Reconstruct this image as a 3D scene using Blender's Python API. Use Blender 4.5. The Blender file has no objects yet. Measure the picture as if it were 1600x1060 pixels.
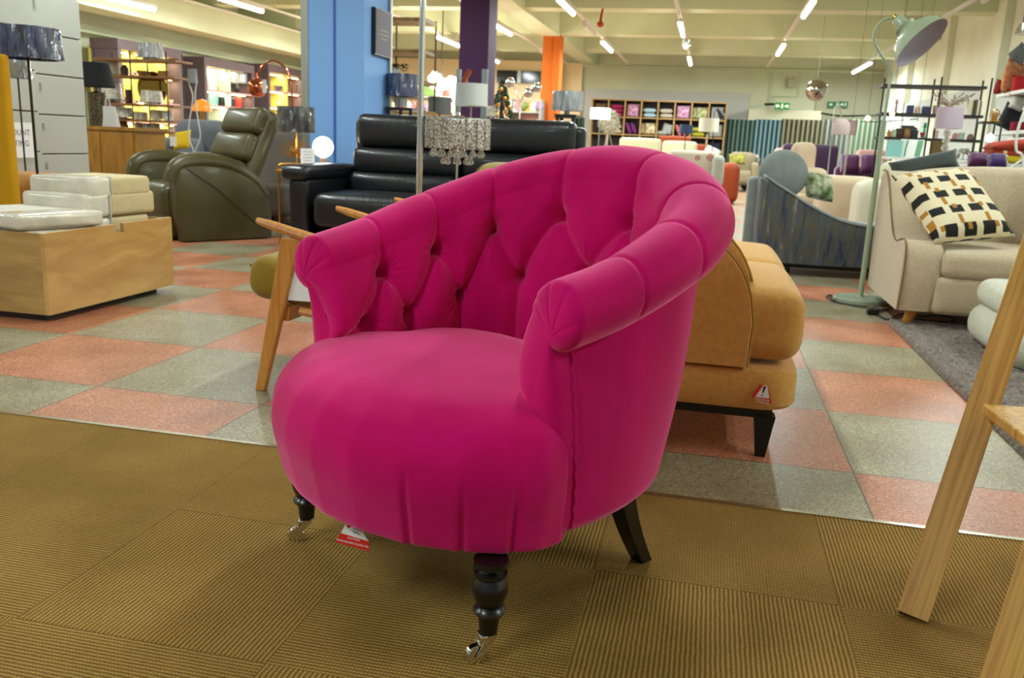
import bpy, bmesh, math, random
import numpy as np
from mathutils import Vector, Matrix, noise
random.seed(7)
sc = bpy.context.scene
COL = sc.collection
R_ = math.radians
PI = math.pi

# ---------------------------------------------------------------- camera
CAM = Vector((1.93829, -2.41681, 0.85877))
RT = Vector((0.97426315, 0.22150666, 0.04178654)); UP = Vector((-0.08926866, 0.20892084, 0.97384968)); FW = Vector((-0.20698411, 0.95251608, -0.22331748))
FPX = 1348.23
cd = bpy.data.cameras.new('camera'); cam = bpy.data.objects.new('camera', cd); COL.objects.link(cam)
m = Matrix.Identity(4)
for i in range(3):
    m[i][0] = RT[i]; m[i][1] = UP[i]; m[i][2] = -FW[i]; m[i][3] = CAM[i]
cam.matrix_world = m
cd.sensor_width = 36.0; cd.lens = FPX / 1600 * 36.0; cd.clip_end = 100
cd.dof.use_dof = True; cd.dof.focus_distance = 1.75; cd.dof.aperture_fstop = 8.0
sc.camera = cam
# ---------------------------------------------------------------- world, exposure
w = bpy.data.worlds.new('world'); sc.world = w; w.use_nodes = True
bg = w.node_tree.nodes['Background']; bg.inputs[0].default_value = (0.90, 0.98, 1.0, 1); bg.inputs[1].default_value = 0.25
vs = sc.view_settings; vs.view_transform = 'Standard'; vs.look = 'None'; vs.exposure = 0.25; vs.gamma = 1.0; vs.use_curve_mapping = False
sc.cycles.max_bounces = 8; sc.cycles.diffuse_bounces = 4; sc.cycles.glossy_bounces = 4; sc.cycles.transmission_bounces = 6; sc.cycles.transparent_max_bounces = 10
sc.cycles.sample_clamp_indirect = 4.0
LIGHT_W = 50.0      # watts of one lit tube
TUBE_Z = 2.8

def W(px, py, x=None, y=None, z=None):
    """the point of the place seen at a pixel of the photograph, on the plane x, y or z = const"""
    d = FW + RT * ((px - 800) / FPX) + UP * ((530 - py) / FPX)
    if z is not None: t = (z - CAM.z) / d.z
    elif y is not None: t = (y - CAM.y) / d.y
    else: t = (x - CAM.x) / d.x
    return CAM + d * t

# ---------------------------------------------------------------- materials
def lin(c):
    if isinstance(c, str):
        c = c.lstrip('#'); c = [int(c[i:i+2], 16) / 255 for i in (0, 2, 4)]
    return tuple((v / 12.92 if v <= .04045 else ((v + .055) / 1.055) ** 2.4) for v in c) + (1.0,)
_M = {}
def newmat(name):
    mt = bpy.data.materials.new(name); mt.use_nodes = True
    nt = mt.node_tree; b = nt.nodes['Principled BSDF']
    return mt, nt, b
def N(nt, kind, **kw):
    n = nt.nodes.new(kind)
    for k, v in kw.items():
        if isinstance(k, str) and k.startswith('i_'):
            n.inputs[k[2:].replace('_', ' ')].default_value = v
        else: setattr(n, k, v)
    return n
def mat(name, col, rough=.6, metal=0, sheen=0, noise_amt=0.0, noise_scale=8, bump=0, bump_scale=60, trans=0, emit=None, estr=0, alpha=1, coat=0, spec=.5, ior=1.45, stretch=None, col2=None):
    if name in _M: return _M[name]
    mt, nt, b = newmat(name)
    c = lin(col)
    b.inputs['Base Color'].default_value = c; b.inputs['Roughness'].default_value = rough; b.inputs['Metallic'].default_value = metal
    b.inputs['Specular IOR Level'].default_value = spec; b.inputs['IOR'].default_value = ior
    if sheen:
        b.inputs['Sheen Weight'].default_value = sheen; b.inputs['Sheen Roughness'].default_value = .35
    if trans: b.inputs['Transmission Weight'].default_value = trans
    if coat: b.inputs['Coat Weight'].default_value = coat; b.inputs['Coat Roughness'].default_value = .12
    if emit: b.inputs['Emission Color'].default_value = lin(emit); b.inputs['Emission Strength'].default_value = estr
    if alpha < 1: b.inputs['Alpha'].default_value = alpha
    tc = None
    if noise_amt or bump:
        tc = N(nt, 'ShaderNodeTexCoord'); mp = N(nt, 'ShaderNodeMapping')
        if stretch: mp.inputs['Scale'].default_value = stretch
        nt.links.new(tc.outputs['Object'], mp.inputs['Vector'])
    if noise_amt:
        n = N(nt, 'ShaderNodeTexNoise'); n.inputs['Scale'].default_value = noise_scale; n.inputs['Detail'].default_value = 4
        nt.links.new(mp.outputs[0], n.inputs['Vector'])
        cr = N(nt, 'ShaderNodeValToRGB')
        a = lin(col2) if col2 else tuple(min(1, v * (1 - noise_amt)) for v in c[:3]) + (1,)
        bb = c if col2 else tuple(min(1, v * (1 + noise_amt)) for v in c[:3]) + (1,)
        cr.color_ramp.elements[0].color = a; cr.color_ramp.elements[1].color = bb
        cr.color_ramp.elements[0].position = .35; cr.color_ramp.elements[1].position = .65
        nt.links.new(n.outputs['Fac'], cr.inputs[0]); nt.links.new(cr.outputs[0], b.inputs['Base Color'])
    if bump:
        n2 = N(nt, 'ShaderNodeTexNoise'); n2.inputs['Scale'].default_value = bump_scale; n2.inputs['Detail'].default_value = 3
        nt.links.new(mp.outputs[0], n2.inputs['Vector'])
        bp = N(nt, 'ShaderNodeBump'); bp.inputs['Strength'].default_value = bump; bp.inputs['Distance'].default_value = .01
        nt.links.new(n2.outputs['Fac'], bp.inputs['Height']); nt.links.new(bp.outputs[0], b.inputs['Normal'])
    _M[name] = mt
    return mt
def wood(name, c1, c2, scale=6, axis=(1, 1, 12), rough=.45):
    if name in _M: return _M[name]
    mt, nt, b = newmat(name)
    tc = N(nt, 'ShaderNodeTexCoord'); mp = N(nt, 'ShaderNodeMapping'); mp.inputs['Scale'].default_value = axis
    n = N(nt, 'ShaderNodeTexNoise'); n.inputs['Scale'].default_value = scale; n.inputs['Detail'].default_value = 5; n.inputs['Distortion'].default_value = .6
    cr = N(nt, 'ShaderNodeValToRGB'); cr.color_ramp.elements[0].color = lin(c1); cr.color_ramp.elements[1].color = lin(c2)
    cr.color_ramp.elements[0].position = .33; cr.color_ramp.elements[1].position = .67
    nt.links.new(tc.outputs['Object'], mp.inputs['Vector']); nt.links.new(mp.outputs[0], n.inputs['Vector'])
    nt.links.new(n.outputs['Fac'], cr.inputs[0]); nt.links.new(cr.outputs[0], b.inputs['Base Color'])
    b.inputs['Roughness'].default_value = rough
    _M[name] = mt
    return mt

# ---------------------------------------------------------------- mesh kit
class MB:
    def __init__(s): s.v = []; s.f = []; s.m = []
    def add(s, v, f, M=None, mi=0):
        o = len(s.v)
        if M is not None: v = [M @ Vector(p) for p in v]
        s.v += [tuple(p) for p in v]; s.f += [tuple(i + o for i in q) for q in f]; s.m += [mi] * len(f)
        return s
    def box(s, c, d, M=None, mi=0):
        x, y, z = d[0] / 2, d[1] / 2, d[2] / 2
        v = [Vector(c) + Vector((a * x, b * y, e * z)) for a in (-1, 1) for b in (-1, 1) for e in (-1, 1)]
        f = [(0, 1, 3, 2), (4, 6, 7, 5), (0, 4, 5, 1), (2, 3, 7, 6), (0, 2, 6, 4), (1, 5, 7, 3)]
        return s.add(v, f, M, mi)
    def span(s, a, b, M=None, mi=0):
        a, b = Vector(a), Vector(b)
        return s.box((a + b) / 2, [abs(b[i] - a[i]) for i in range(3)], M, mi)
    def tube(s, pts, r, n=8, caps=True, M=None, mi=0):
        pts = [Vector(p) for p in pts]; k = len(pts)
        rs = r if isinstance(r, (list, tuple)) else [r] * k
        v = []; f = []
        prev = None
        for i, p in enumerate(pts):
            t = (pts[min(i + 1, k - 1)] - pts[max(i - 1, 0)]).normalized()
            if prev is None:
                a = t.cross(Vector((0, 0, 1)))
                if a.length < 1e-4: a = t.cross(Vector((1, 0, 0)))
                a.normalize()
            else:
                a = prev - t * prev.dot(t); a.normalize()
            prev = a; b = t.cross(a)
            for j in range(n):
                q = 2 * PI * j / n
                v.append(p + (a * math.cos(q) + b * math.sin(q)) * rs[i])
        for i in range(k - 1):
            for j in range(n):
                f.append((i * n + j, i * n + (j + 1) % n, (i + 1) * n + (j + 1) % n, (i + 1) * n + j))
        if caps:
            f.append(tuple(range(n))[::-1]); f.append(tuple(range((k - 1) * n, k * n)))
        return s.add(v, f, M, mi)
    def lathe(s, prof, c=(0, 0, 0), n=20, M=None, mi=0, close=False):
        c = Vector(c); v = []; f = []; k = len(prof)
        for (r, z) in prof:
            for j in range(n):
                q = 2 * PI * j / n
                v.append(c + Vector((max(r, 1e-4) * math.cos(q), max(r, 1e-4) * math.sin(q), z)))
        for i in range(k - 1):
            for j in range(n):
                f.append((i * n + j, i * n + (j + 1) % n, (i + 1) * n + (j + 1) % n, (i + 1) * n + j))
        if close:
            f.append(tuple(range(n))[::-1]); f.append(tuple(range((k - 1) * n, k * n)))
        return s.add(v, f, M, mi)
    def sphere(s, c, r, n=16, M=None, mi=0, sx=1, sy=1, sz=1):
        prof = [(math.sin(PI * i / (n // 2 + 2)) , -math.cos(PI * i / (n // 2 + 2))) for i in range(n // 2 + 3)]
        T = Matrix.Translation(Vector(c)) @ Matrix.Diagonal((r * sx, r * sy, r * sz, 1))
        if M is not None: T = M @ T
        return s.lathe(prof, (0, 0, 0), n, T, mi)
    def prism(s, poly, a, b, axis='y', M=None, mi=0):
        """poly in the plane across the axis, run from a to b along it"""
        k = len(poly)
        def P(q, h): return {'y': (q[0], h, q[1]), 'x': (h, q[0], q[1]), 'z': (q[0], q[1], h)}[axis]
        v = [P(q, a) for q in poly] + [P(q, b) for q in poly]
        f = [tuple(range(k))[::-1], tuple(range(k, 2 * k))] + [(i, (i + 1) % k, k + (i + 1) % k, k + i) for i in range(k)]
        return s.add(v, f, M, mi)
    def grid(s, rows, M=None, mi=0, wrap=False, caps=False):
        n = len(rows[0]); k = len(rows)
        v = [p for r in rows for p in r]; f = []
        for i in range(k - 1):
            for j in range(n if wrap else n - 1):
                f.append((i * n + j, i * n + (j + 1) % n, (i + 1) * n + (j + 1) % n, (i + 1) * n + j))
        if caps:
            f.append(tuple(range(n))[::-1]); f.append(tuple(range((k - 1) * n, k * n)))
        return s.add(v, f, M, mi)
    def soft(s, c, d, r=.05, puff=(0, 0, 0), M=None, n=9, mi=0):
        """rounded, slightly stuffed block: centre, full size, corner radius, swell of the faces"""
        H = Vector(d) / 2; r = min(r, min(H) * .999); c = Vector(c)
        us = []
        for ax in range(3):
            h = H[ax]; a = [-h, -h + r * .3, -h + r * .65, -h + r]
            inner = [(-h + r) + (2 * h - 2 * r) * i / (n - 3) for i in range(1, n - 3)]
            us.append(a + inner + [-q for q in a[::-1]])
        v = []; f = []
        for ax in range(3):
            b, e = (ax + 1) % 3, (ax + 2) % 3
            for sg in (-1, 1):
                o = len(v); nb, ne = len(us[b]), len(us[e])
                for i in range(nb):
                    for j in range(ne):
                        p = Vector((0, 0, 0)); p[ax] = sg * H[ax]; p[b] = us[b][i]; p[e] = us[e][j]
                        q = Vector([max(-H[t] + r, min(H[t] - r, p[t])) for t in range(3)])
                        dd = p - q
                        if dd.length > 1e-9: p = q + dd.normalized() * r
                        fx = [1 - (abs(p[t]) / H[t]) ** 2 for t in range(3)]
                        p = p + Vector([math.copysign(1, p[t]) * puff[t] * fx[(t + 1) % 3] * fx[(t + 2) % 3] * min(1, abs(p[t]) / H[t] * 1.2) for t in range(3)])
                        v.append(c + p)
                for i in range(nb - 1):
                    for j in range(ne - 1):
                        q = (o + i * ne + j, o + (i + 1) * ne + j, o + (i + 1) * ne + j + 1, o + i * ne + j + 1)
                        f.append(q if sg > 0 else q[::-1])
        return s.add(v, f, M, mi)
    def pillow(s, wd, ht, th, M=None, n=14, mi=0, crown=.0):
        """scatter cushion lying in the xz plane, thickness along y, corners drawn out"""
        v = []; f = []
        for sg in (-1, 1):
            o = len(v)
            for i in range(n + 1):
                for j in range(n + 1):
                    u = -1 + 2 * i / n; t = -1 + 2 * j / n
                    pinch = 1 - .06 * (1 - u * u) * abs(t) ** 3; pinch2 = 1 - .06 * (1 - t * t) * abs(u) ** 3
                    hh = max(0, (1 - u ** 4) * (1 - t ** 4)) ** .55
                    v.append((u * wd / 2 * pinch2, sg * th / 2 * hh + crown * (u * u) * 1.0, t * ht / 2 * pinch))
            for i in range(n):
                for j in range(n):
                    q = (o + i * (n + 1) + j, o + (i + 1) * (n + 1) + j, o + (i + 1) * (n + 1) + j + 1, o + i * (n + 1) + j + 1)
                    f.append(q if sg < 0 else q[::-1])
        return s.add(v, f, M, mi)
    def build(s, name, mt, parent=None, smooth=True, merge=1e-4, sub=0, bevel=0, auto=True):
        me = bpy.data.meshes.new(name)
        me.from_pydata(s.v, [], s.f)
        ms = mt if isinstance(mt, (list, tuple)) else [mt]
        for q in ms: me.materials.append(q)
        if len(ms) > 1: me.polygons.foreach_set('material_index', s.m)
        bm = bmesh.new(); bm.from_mesh(me)
        if merge: bmesh.ops.remove_doubles(bm, verts=bm.verts, dist=merge)
        bmesh.ops.recalc_face_normals(bm, faces=bm.faces)
        bm.to_mesh(me); bm.free()
        if smooth:
            me.polygons.foreach_set('use_smooth', [True] * len(me.polygons))
            if auto: me.set_sharp_from_angle(angle=R_(38))
        o = bpy.data.objects.new(name, me); COL.objects.link(o)
        if parent is not None: o.parent = parent
        if bevel:
            b = o.modifiers.new('b', 'BEVEL'); b.width = bevel; b.segments = 2; b.limit_method = 'ANGLE'
        if sub:
            b = o.modifiers.new('s', 'SUBSURF'); b.levels = sub; b.render_levels = sub
        return o
def TR(loc=(0, 0, 0), rz=0, rx=0, ry=0, sc_=1):
    return Matrix.Translation(Vector(loc)) @ Matrix.Rotation(R_(rz), 4, 'Z') @ Matrix.Rotation(R_(ry), 4, 'Y') @ Matrix.Rotation(R_(rx), 4, 'X') @ Matrix.Scale(sc_, 4)
def thing(name, label, cat, loc=(0, 0, 0), rz=0, group=None):
    o = bpy.data.objects.new(name, None); COL.objects.link(o); o.empty_display_size = .05
    o.location = loc; o.rotation_euler = (0, 0, R_(rz)); o['label'] = label; o['category'] = cat
    if group: o['group'] = group
    return o
def tag(o, label, cat, group=None):
    o['label'] = label; o['category'] = cat
    if group: o['group'] = group
    return o
def struct(name, mb, mt, **kw):
    kw.setdefault('smooth', False)
    o = mb.build(name, mt, **kw); o['kind'] = 'structure'
    return o
def dup(root, loc=None, rz=None, label=None, group=None):
    r = root.copy(); COL.objects.link(r)
    if loc is not None: r.location = loc
    if rz is not None: r.rotation_euler = (0, 0, R_(rz))
    if label: r['label'] = label
    if group: r['group'] = group
    for ch in list(root.children):
        c = ch.copy(); COL.objects.link(c); c.parent = r
        for g in ch.children:
            d = g.copy(); COL.objects.link(d); d.parent = c
    return r
def setloc(o, loc, rz=0, rx=0, ry=0):
    o.matrix_world = TR(loc, rz, rx, ry); return o
def text(parent, s_, M, size, mt, name='lettering', align='CENTER', ext=.0004):
    cu = bpy.data.curves.new(name, 'FONT'); cu.body = s_; cu.size = size; cu.align_x = align; cu.align_y = 'CENTER'; cu.extrude = ext
    t = bpy.data.objects.new('tmp', cu); COL.objects.link(t)
    dg = bpy.context.evaluated_depsgraph_get(); dg.update()
    me = bpy.data.meshes.new_from_object(t.evaluated_get(dg)); me.name = name
    bpy.data.objects.remove(t)
    me.transform(M); me.materials.clear(); me.materials.append(mt)
    o = bpy.data.objects.new(name, me); COL.objects.link(o); o.parent = parent
    return o
# ================================================================ ceiling tubes: lamps of the room
M_tube = mat('tube_glow', '#ffffff', .4, emit='#fff7ea', estr=14)
M_batten = mat('batten_white', '#d8d6cc', .5)
def batten(x, y0, y1, on=True, label='', light=True, z=None):
    t = thing('ceiling_light', label, 'ceiling light', (x, (y0 + y1) / 2, z or TUBE_Z), group='tube lights on the ceiling tracks')
    L = y1 - y0
    MB().box((0, 0, .045), (.085, L, .05)).build('housing', M_batten, t, smooth=False, bevel=.006)
    MB().tube([(0, -L / 2 + .02, .0), (0, L / 2 - .02, .0)], .034, 10).build('tube', M_tube if on else M_batten, t)
    for q in (-.3, .3): MB().tube([(0, L * q, .07), (0, L * q, 3.42 - TUBE_Z)], .006, 6).build('hanger', M_batten, t)
    if on and light:
        ld = bpy.data.lights.new('tube_light', 'AREA'); ld.shape = 'RECTANGLE'; ld.size = .12; ld.size_y = L; ld.energy = LIGHT_W * (1.0 if y0 < 8 else 1.8) * (.4 if x == -6.7 else 1); ld.color = (.88, 1.0, .99)
        lo = bpy.data.objects.new('tube_light', ld); COL.objects.link(lo); lo.location = (0, 0, -.045); lo.parent = t
    return t
# ================================================================ setting
def floor_mat():
    mt, nt, b = newmat('terrazzo_tiles'); L = nt.links.new
    tc = N(nt, 'ShaderNodeTexCoord'); sx = N(nt, 'ShaderNodeSeparateXYZ'); L(tc.outputs['Object'], sx.inputs[0])
    def M(op, a, bb=None, c=None):
        n = N(nt, 'ShaderNodeMath', operation=op)
        for i, q in enumerate((a, bb, c)):
            if q is None: continue
            if isinstance(q, (int, float)): n.inputs[i].default_value = q
            else: L(q, n.inputs[i])
        return n.outputs[0]
    u = M('DIVIDE', sx.outputs[0], .6); v = M('DIVIDE', sx.outputs[1], .6)
    par = M('FLOORED_MODULO', M('ADD', M('FLOOR', u), M('FLOOR', v)), 2)
    def dist(q, half=1.0): # metres to nearest joint
        return M('MULTIPLY', M('ABSOLUTE', M('SUBTRACT', q, M('ROUND', q))), .6 * half)
    d = M('MINIMUM', dist(u), dist(v)); joint = M('LESS_THAN', d, .0026)
    du = M('MINIMUM', dist(M('MULTIPLY', u, 2), .5), dist(M('MULTIPLY', v, 2), .5)); joint2 = M('LESS_THAN', du, .0014)
    sp = N(nt, 'ShaderNodeTexVoronoi'); sp.inputs['Scale'].default_value = 260; L(tc.outputs['Object'], sp.inputs['Vector'])
    spk = N(nt, 'ShaderNodeSeparateColor'); L(sp.outputs['Color'], spk.inputs[0])
    ns = N(nt, 'ShaderNodeTexNoise'); ns.inputs['Scale'].default_value = 3.5; ns.inputs['Detail'].default_value = 5; L(tc.outputs['Object'], ns.inputs['Vector'])
    def ramp(f, cols):
        r = N(nt, 'ShaderNodeValToRGB'); L(f, r.inputs[0]); e = r.color_ramp.elements
        e[0].position = cols[0][0]; e[0].color = lin(cols[0][1]); e[1].position = cols[-1][0]; e[1].color = lin(cols[-1][1])
        for p, c in cols[1:-1]:
            k = e.new(p); k.color = lin(c)
        return r.outputs[0]
    red = ramp(spk.outputs[0], [(0, '#95503a'), (.3, '#bb7456'), (.75, '#ca8664'), (1, '#dcab8a')])
    gry = ramp(spk.outputs[0], [(0, '#6f6650'), (.3, '#968d73'), (.75, '#a69d82'), (1, '#c6bfa4')])
    def mix(f, a, bb, t='MIX'):
        n = N(nt, 'ShaderNodeMix', data_type='RGBA', blend_type=t)
        if isinstance(f, (int, float)): n.inputs[0].default_value = f
        else: L(f, n.inputs[0])
        for i, q in ((6, a), (7, bb)):
            if isinstance(q, str): n.inputs[i].default_value = lin(q)
            else: L(q, n.inputs[i])
        return n.outputs[2]
    base = mix(par, gry, red)
    worn = ramp(ns.outputs['Fac'], [(.3, '#d0c8bc'), (.7, '#ffffff')])
    base = mix(1.0, base, worn, 'MULTIPLY')
    base = mix(M('MULTIPLY', joint2, .22), base, '#7a6048')
    base = mix(M('MULTIPLY', joint, .85), base, '#4c4638')
    L(base, b.inputs['Base Color'])
    rr = N(nt, 'ShaderNodeMapRange'); L(ns.outputs['Fac'], rr.inputs[0]); rr.inputs[3].default_value = .30; rr.inputs[4].default_value = .42
    L(rr.outputs[0], b.inputs['Roughness']); b.inputs['Specular IOR Level'].default_value = .45
    return mt
def carpet_mat():
    mt, nt, b = newmat('ribbed_carpet'); L = nt.links.new
    tc = N(nt, 'ShaderNodeTexCoord'); sx = N(nt, 'ShaderNodeSeparateXYZ'); L(tc.outputs['Object'], sx.inputs[0])
    def M(op, a, bb=None):
        n = N(nt, 'ShaderNodeMath', operation=op)
        for i, q in enumerate((a, bb)):
            if q is None: continue
            if isinstance(q, (int, float)): n.inputs[i].default_value = q
            else: L(q, n.inputs[i])
        return n.outputs[0]
    wob = N(nt, 'ShaderNodeTexNoise'); wob.inputs['Scale'].default_value = 30; L(tc.outputs['Object'], wob.inputs['Vector'])
    wv = M('MULTIPLY', M('SUBTRACT', wob.outputs['Fac'], .5), .003)
    u = M('DIVIDE', M('SUBTRACT', sx.outputs[0], .818), .48); v = M('DIVIDE', M('SUBTRACT', sx.outputs[1], -.787), .48)
    par = M('FLOORED_MODULO', M('ADD', M('FLOOR', u), M('FLOOR', v)), 2)   # 1: ribs run along y
    X = M('ADD', sx.outputs[0], wv); Y = M('ADD', sx.outputs[1], wv)
    def mixf(f, a, bb): return M('ADD', M('MULTIPLY', f, bb), M('MULTIPLY', M('SUBTRACT', 1, f), a))
    A = mixf(par, Y, X); B = mixf(par, X, Y)
    rib = M('MULTIPLY_ADD', M('SINE', M('MULTIPLY', A, 2 * PI / .0085)), .5); rib.node.inputs[2].default_value = .5
    knot = M('MULTIPLY_ADD', M('SINE', M('MULTIPLY', B, 2 * PI / .0065)), .5); knot.node.inputs[2].default_value = .5
    h = M('MULTIPLY', rib, M('ADD', .55, M('MULTIPLY', knot, .45)))
    fine = N(nt, 'ShaderNodeTexNoise'); fine.inputs['Scale'].default_value = 240; fine.inputs['Detail'].default_value = 3; L(tc.outputs['Object'], fine.inputs['Vector'])
    big = N(nt, 'ShaderNodeTexNoise'); big.inputs['Scale'].default_value = 2.2; big.inputs['Detail'].default_value = 6; L(tc.outputs['Object'], big.inputs['Vector'])
    f = M('ADD', M('MULTIPLY', h, .72), M('MULTIPLY', fine.outputs['Fac'], .42))
    r = N(nt, 'ShaderNodeValToRGB'); L(f, r.inputs[0]); e = r.color_ramp.elements
    e[0].position = .1; e[0].color = lin('#614824'); e[1].position = .9; e[1].color = lin('#bb9b5a')
    k = e.new(.5); k.color = lin('#92733c')
    r2 = N(nt, 'ShaderNodeValToRGB'); L(big.outputs['Fac'], r2.inputs[0]); r2.color_ramp.elements[0].position = .3; r2.color_ramp.elements[0].color = lin('#c9c6b2'); r2.color_ramp.elements[1].position = .7; r2.color_ramp.elements[1].color = lin('#fffaf0')
    mx = N(nt, 'ShaderNodeMix', data_type='RGBA', blend_type='MULTIPLY'); mx.inputs[0].default_value = 1; L(r.outputs[0], mx.inputs[6]); L(r2.outputs[0], mx.inputs[7])
    du = M('MULTIPLY', M('ABSOLUTE', M('SUBTRACT', u, M('ROUND', u))), .48); dv = M('MULTIPLY', M('ABSOLUTE', M('SUBTRACT', v, M('ROUND', v))), .48)
    jt = M('MULTIPLY', M('LESS_THAN', M('MINIMUM', du, dv), .0018), .22)
    mj = N(nt, 'ShaderNodeMix', data_type='RGBA'); L(jt, mj.inputs[0]); L(mx.outputs[2], mj.inputs[6]); mj.inputs[7].default_value = lin('#3a2a12')
    L(mj.outputs[2], b.inputs['Base Color']); b.inputs['Roughness'].default_value = .95; b.inputs['Specular IOR Level'].default_value = .15
    bp = N(nt, 'ShaderNodeBump'); bp.inputs['Strength'].default_value = .6; bp.inputs['Distance'].default_value = .002; L(f, bp.inputs['Height']); L(bp.outputs[0], b.inputs['Normal'])
    return mt
M_floor = floor_mat(); M_carpet = carpet_mat()
struct('floor', MB().span((-9, -6, -.1), (7, 23, 0)), M_floor)
struct('trim_1', MB().span((-9, -6, 0), (7, -.345, .006)), M_carpet)            # the ribbed carpet tiles let into the floor
struct('trim_2', MB().span((-9, -.353, 0), (7, -.338, .009)), mat('aluminium_strip', '#c8c2b4', .25, 1))
M_wall = mat('cream_wall', '#d9dabd', .9, noise_amt=.05, noise_scale=1.2)
M_wallR = mat('pale_wall', '#dfe2cf', .9, noise_amt=.07, noise_scale=1.0)
M_ceil = mat('cream_ceiling', '#c9d2b0', .9, noise_amt=.04, noise_scale=.8)
M_beam = mat('cream_beam', '#d0d7b6', .85, noise_amt=.04, noise_scale=1)
struct('ceiling', MB().span((-9, -6, 3.45), (7, 23, 3.55)), M_ceil)
struct('wall_back', MB().span((-9, 22, 0), (7, 22.2, 3.5)), M_wall)
struct('wall_left', MB().span((-8.7, -6, 0), (-8.5, 22, 3.5)), M_wall)
struct('wall_right', MB().span((6.0, -6, 0), (6.2, 22, 3.5)), M_wallR)
tn = 3
for y in (9.2, 12.4, 15.8, 19.1):
    struct('trim_%d' % tn, MB().span((-8.5, y, 3.03), (6, y + .42, 3.45)), M_beam); tn += 1
struct('trim_7', MB().span((-1.7, -2, 2.98), (-1.3, 22, 3.45)), M_beam)            # long beam over the columns
struct('trim_8', MB().span((-7.6, -2, 2.52), (-7.05, 22, 3.0)), M_beam)            # boxed duct along the left
struct('trim_9', MB().span((-8.5, 0, 2.3), (-8.2, 22, 2.42)), M_beam)
for k, y in enumerate((12.0, 15.2, 18.4)):                                       # pilasters on the right wall
    struct('trim_%d' % (10 + k), MB().span((5.88, y, 0), (6.0, y + .5, 3.45)), M_wallR)
# recess shade laid on as a darker slab, and panels on the back wall
struct('trim_13', MB().span((4.45, 21.9, 0), (6, 22, 3.03)), mat('recess_shade', '#b9b69c', .9))
struct('trim_14', MB().span((-1.6, 21.93, 0), (2.75, 22, 2.35)), mat('grey_panel', '#cccac4', .85))
struct('trim_15', MB().span((5.93, 3, 0), (6.0, 21.9, 2.0)), mat('pale_grey_paint', '#c3cac6', .8))
struct('trim_16', MB().tube([(-8, 21.9, 2.95), (6, 21.9, 2.95)], .03, 8).tube([(3.3, 21.92, 2.95), (3.3, 21.92, 1.95), (3.9, 21.92, 1.95)], .015, 6).tube([(4.0, 21.92, 2.95), (4.0, 21.92, 2.3), (3.3, 21.92, 2.3)], .015, 6), M_beam)
# columns
M_blue = mat('blue_paint', '#7dacea', .6); M_blue2 = mat('blue_line', '#3f66b8', .5); M_purple = mat('purple_paint', '#3a173f', .8); M_orange = mat('orange_paint', '#bb5c0c', .8)
M_greytrim = mat('column_metal', '#a7a79f', .35, .6)
bx0, bx1 = W(483, 150, y=5).x, W(569, 150, y=5).x
struct('trim_17', MB().span((bx0, 5, 0), (bx1, 5.6, 3.45)), M_blue)
c0 = W(523, 100, y=5).x
struct('trim_18', MB().span((c0 - .008, 4.985, 0), (c0 + .008, 5, 3.45)), M_blue2)
struct('trim_19', MB().span((bx0 - .07, 4.99, 0), (bx0, 5.6, 3.45)).span((bx1, 5.56, 0), (bx1 + .03, 5.61, 3.45)), M_greytrim)
struct('trim_20', MB().span((W(717, 100, y=9).x, 9, 0), (W(762, 100, y=9).x, 9.42, 3.45)), M_purple)
ox0, ox1 = W(847, 100, y=15.8).x, W(874, 100, y=15.8).x
struct('trim_21', MB().span((ox0, 15.8, 0), (ox1, 16.2, 3.0)), M_orange)
struct('trim_22', MB().span(((ox0 + ox1) / 2 - .01, 15.78, 0), ((ox0 + ox1) / 2 + .01, 15.8, 3.0)), mat('orange_line', '#b85a0c', .6))
# tracks and tubes
rows = {-5.6: [(10.2, 11.55, 1), (14.0, 15.5, 1)], -3.55: [(14.7, 16.4, 1), (18.4, 19.8, 1)], -1.92: [(12.7, 14.1, 1), (17, 18.4, 0)], -.33: [(10.1, 11.45, 1), (15.1, 16.7, 1), (12.6, 13.9, 0)],  # farthest tube left of the purple column is added to brighten the peach wall
        1.25: [(12.3, 13.9, 1), (17.7, 19.3, 1)], 3.05: [(10.1, 11.45, 1), (15.0, 16.7, 1)], 5.05: [(18.0, 20.4, 1), (8.6, 10.0, 0)], -6.7: [(8.9, 10.2, 1)]}
word = {-5.6: 'row over the left aisle', -3.55: 'row left of the purple column', -1.92: 'row right of the purple column', -.33: 'row above the orange column', 1.25: 'row in the middle of the ceiling', 3.05: 'row leaning right above the exit sign', 5.05: 'rightmost row beside the green lamp shade', -6.7: 'row above the lit display wall'}
for x, ls in rows.items():
    ls = sorted(ls)
    for i, (a, b_, on) in enumerate(ls):
        pos = 'nearest' if i == 0 else ('farthest' if i == len(ls) - 1 else 'middle')
        if len(ls) == 1: pos = 'only visible'
        batten(x, a, b_, bool(on), '%s white tube light, %s, in the %s' % (pos, 'lit' if on else 'dark', word[x]), z=2.62 if x == -6.7 else None)
    tr = MB().span((x - .03, 8.0, TUBE_Z + .07), (x + .03, 20.5, TUBE_Z + .10)).build('lighting_track', M_batten, smooth=False)
    tag(tr, 'slim white lighting track carrying the %s' % word[x], 'track', 'lighting tracks')
    for yy in (9.0, 12.0, 15, 18, 20.3): MB().span((x - .004, yy - .004, TUBE_Z + .1), (x + .004, yy + .004, 3.03 if yy in (19,) else 3.449)).build('suspension_rod', M_batten, tr, smooth=False)
near = [(-5.6, -2.5), (-5.6, 1.5), (-5.6, 5.5), (-1.92, -2.0), (-1.92, 2.6), (-1.92, 7.2), (1.25, 1.6), (1.25, 5.8), (5.05, -.8), (4.6, 3.2), (4.6, 7.0), (.2, -3.4)]
where = {-5.6: 'far left', -1.92: 'left', .2: 'nearest the camera', 1.25: 'over the magenta armchair', 5.05: 'right', 4.6: 'over the oat sofa', 3.05: 'right'}
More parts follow.
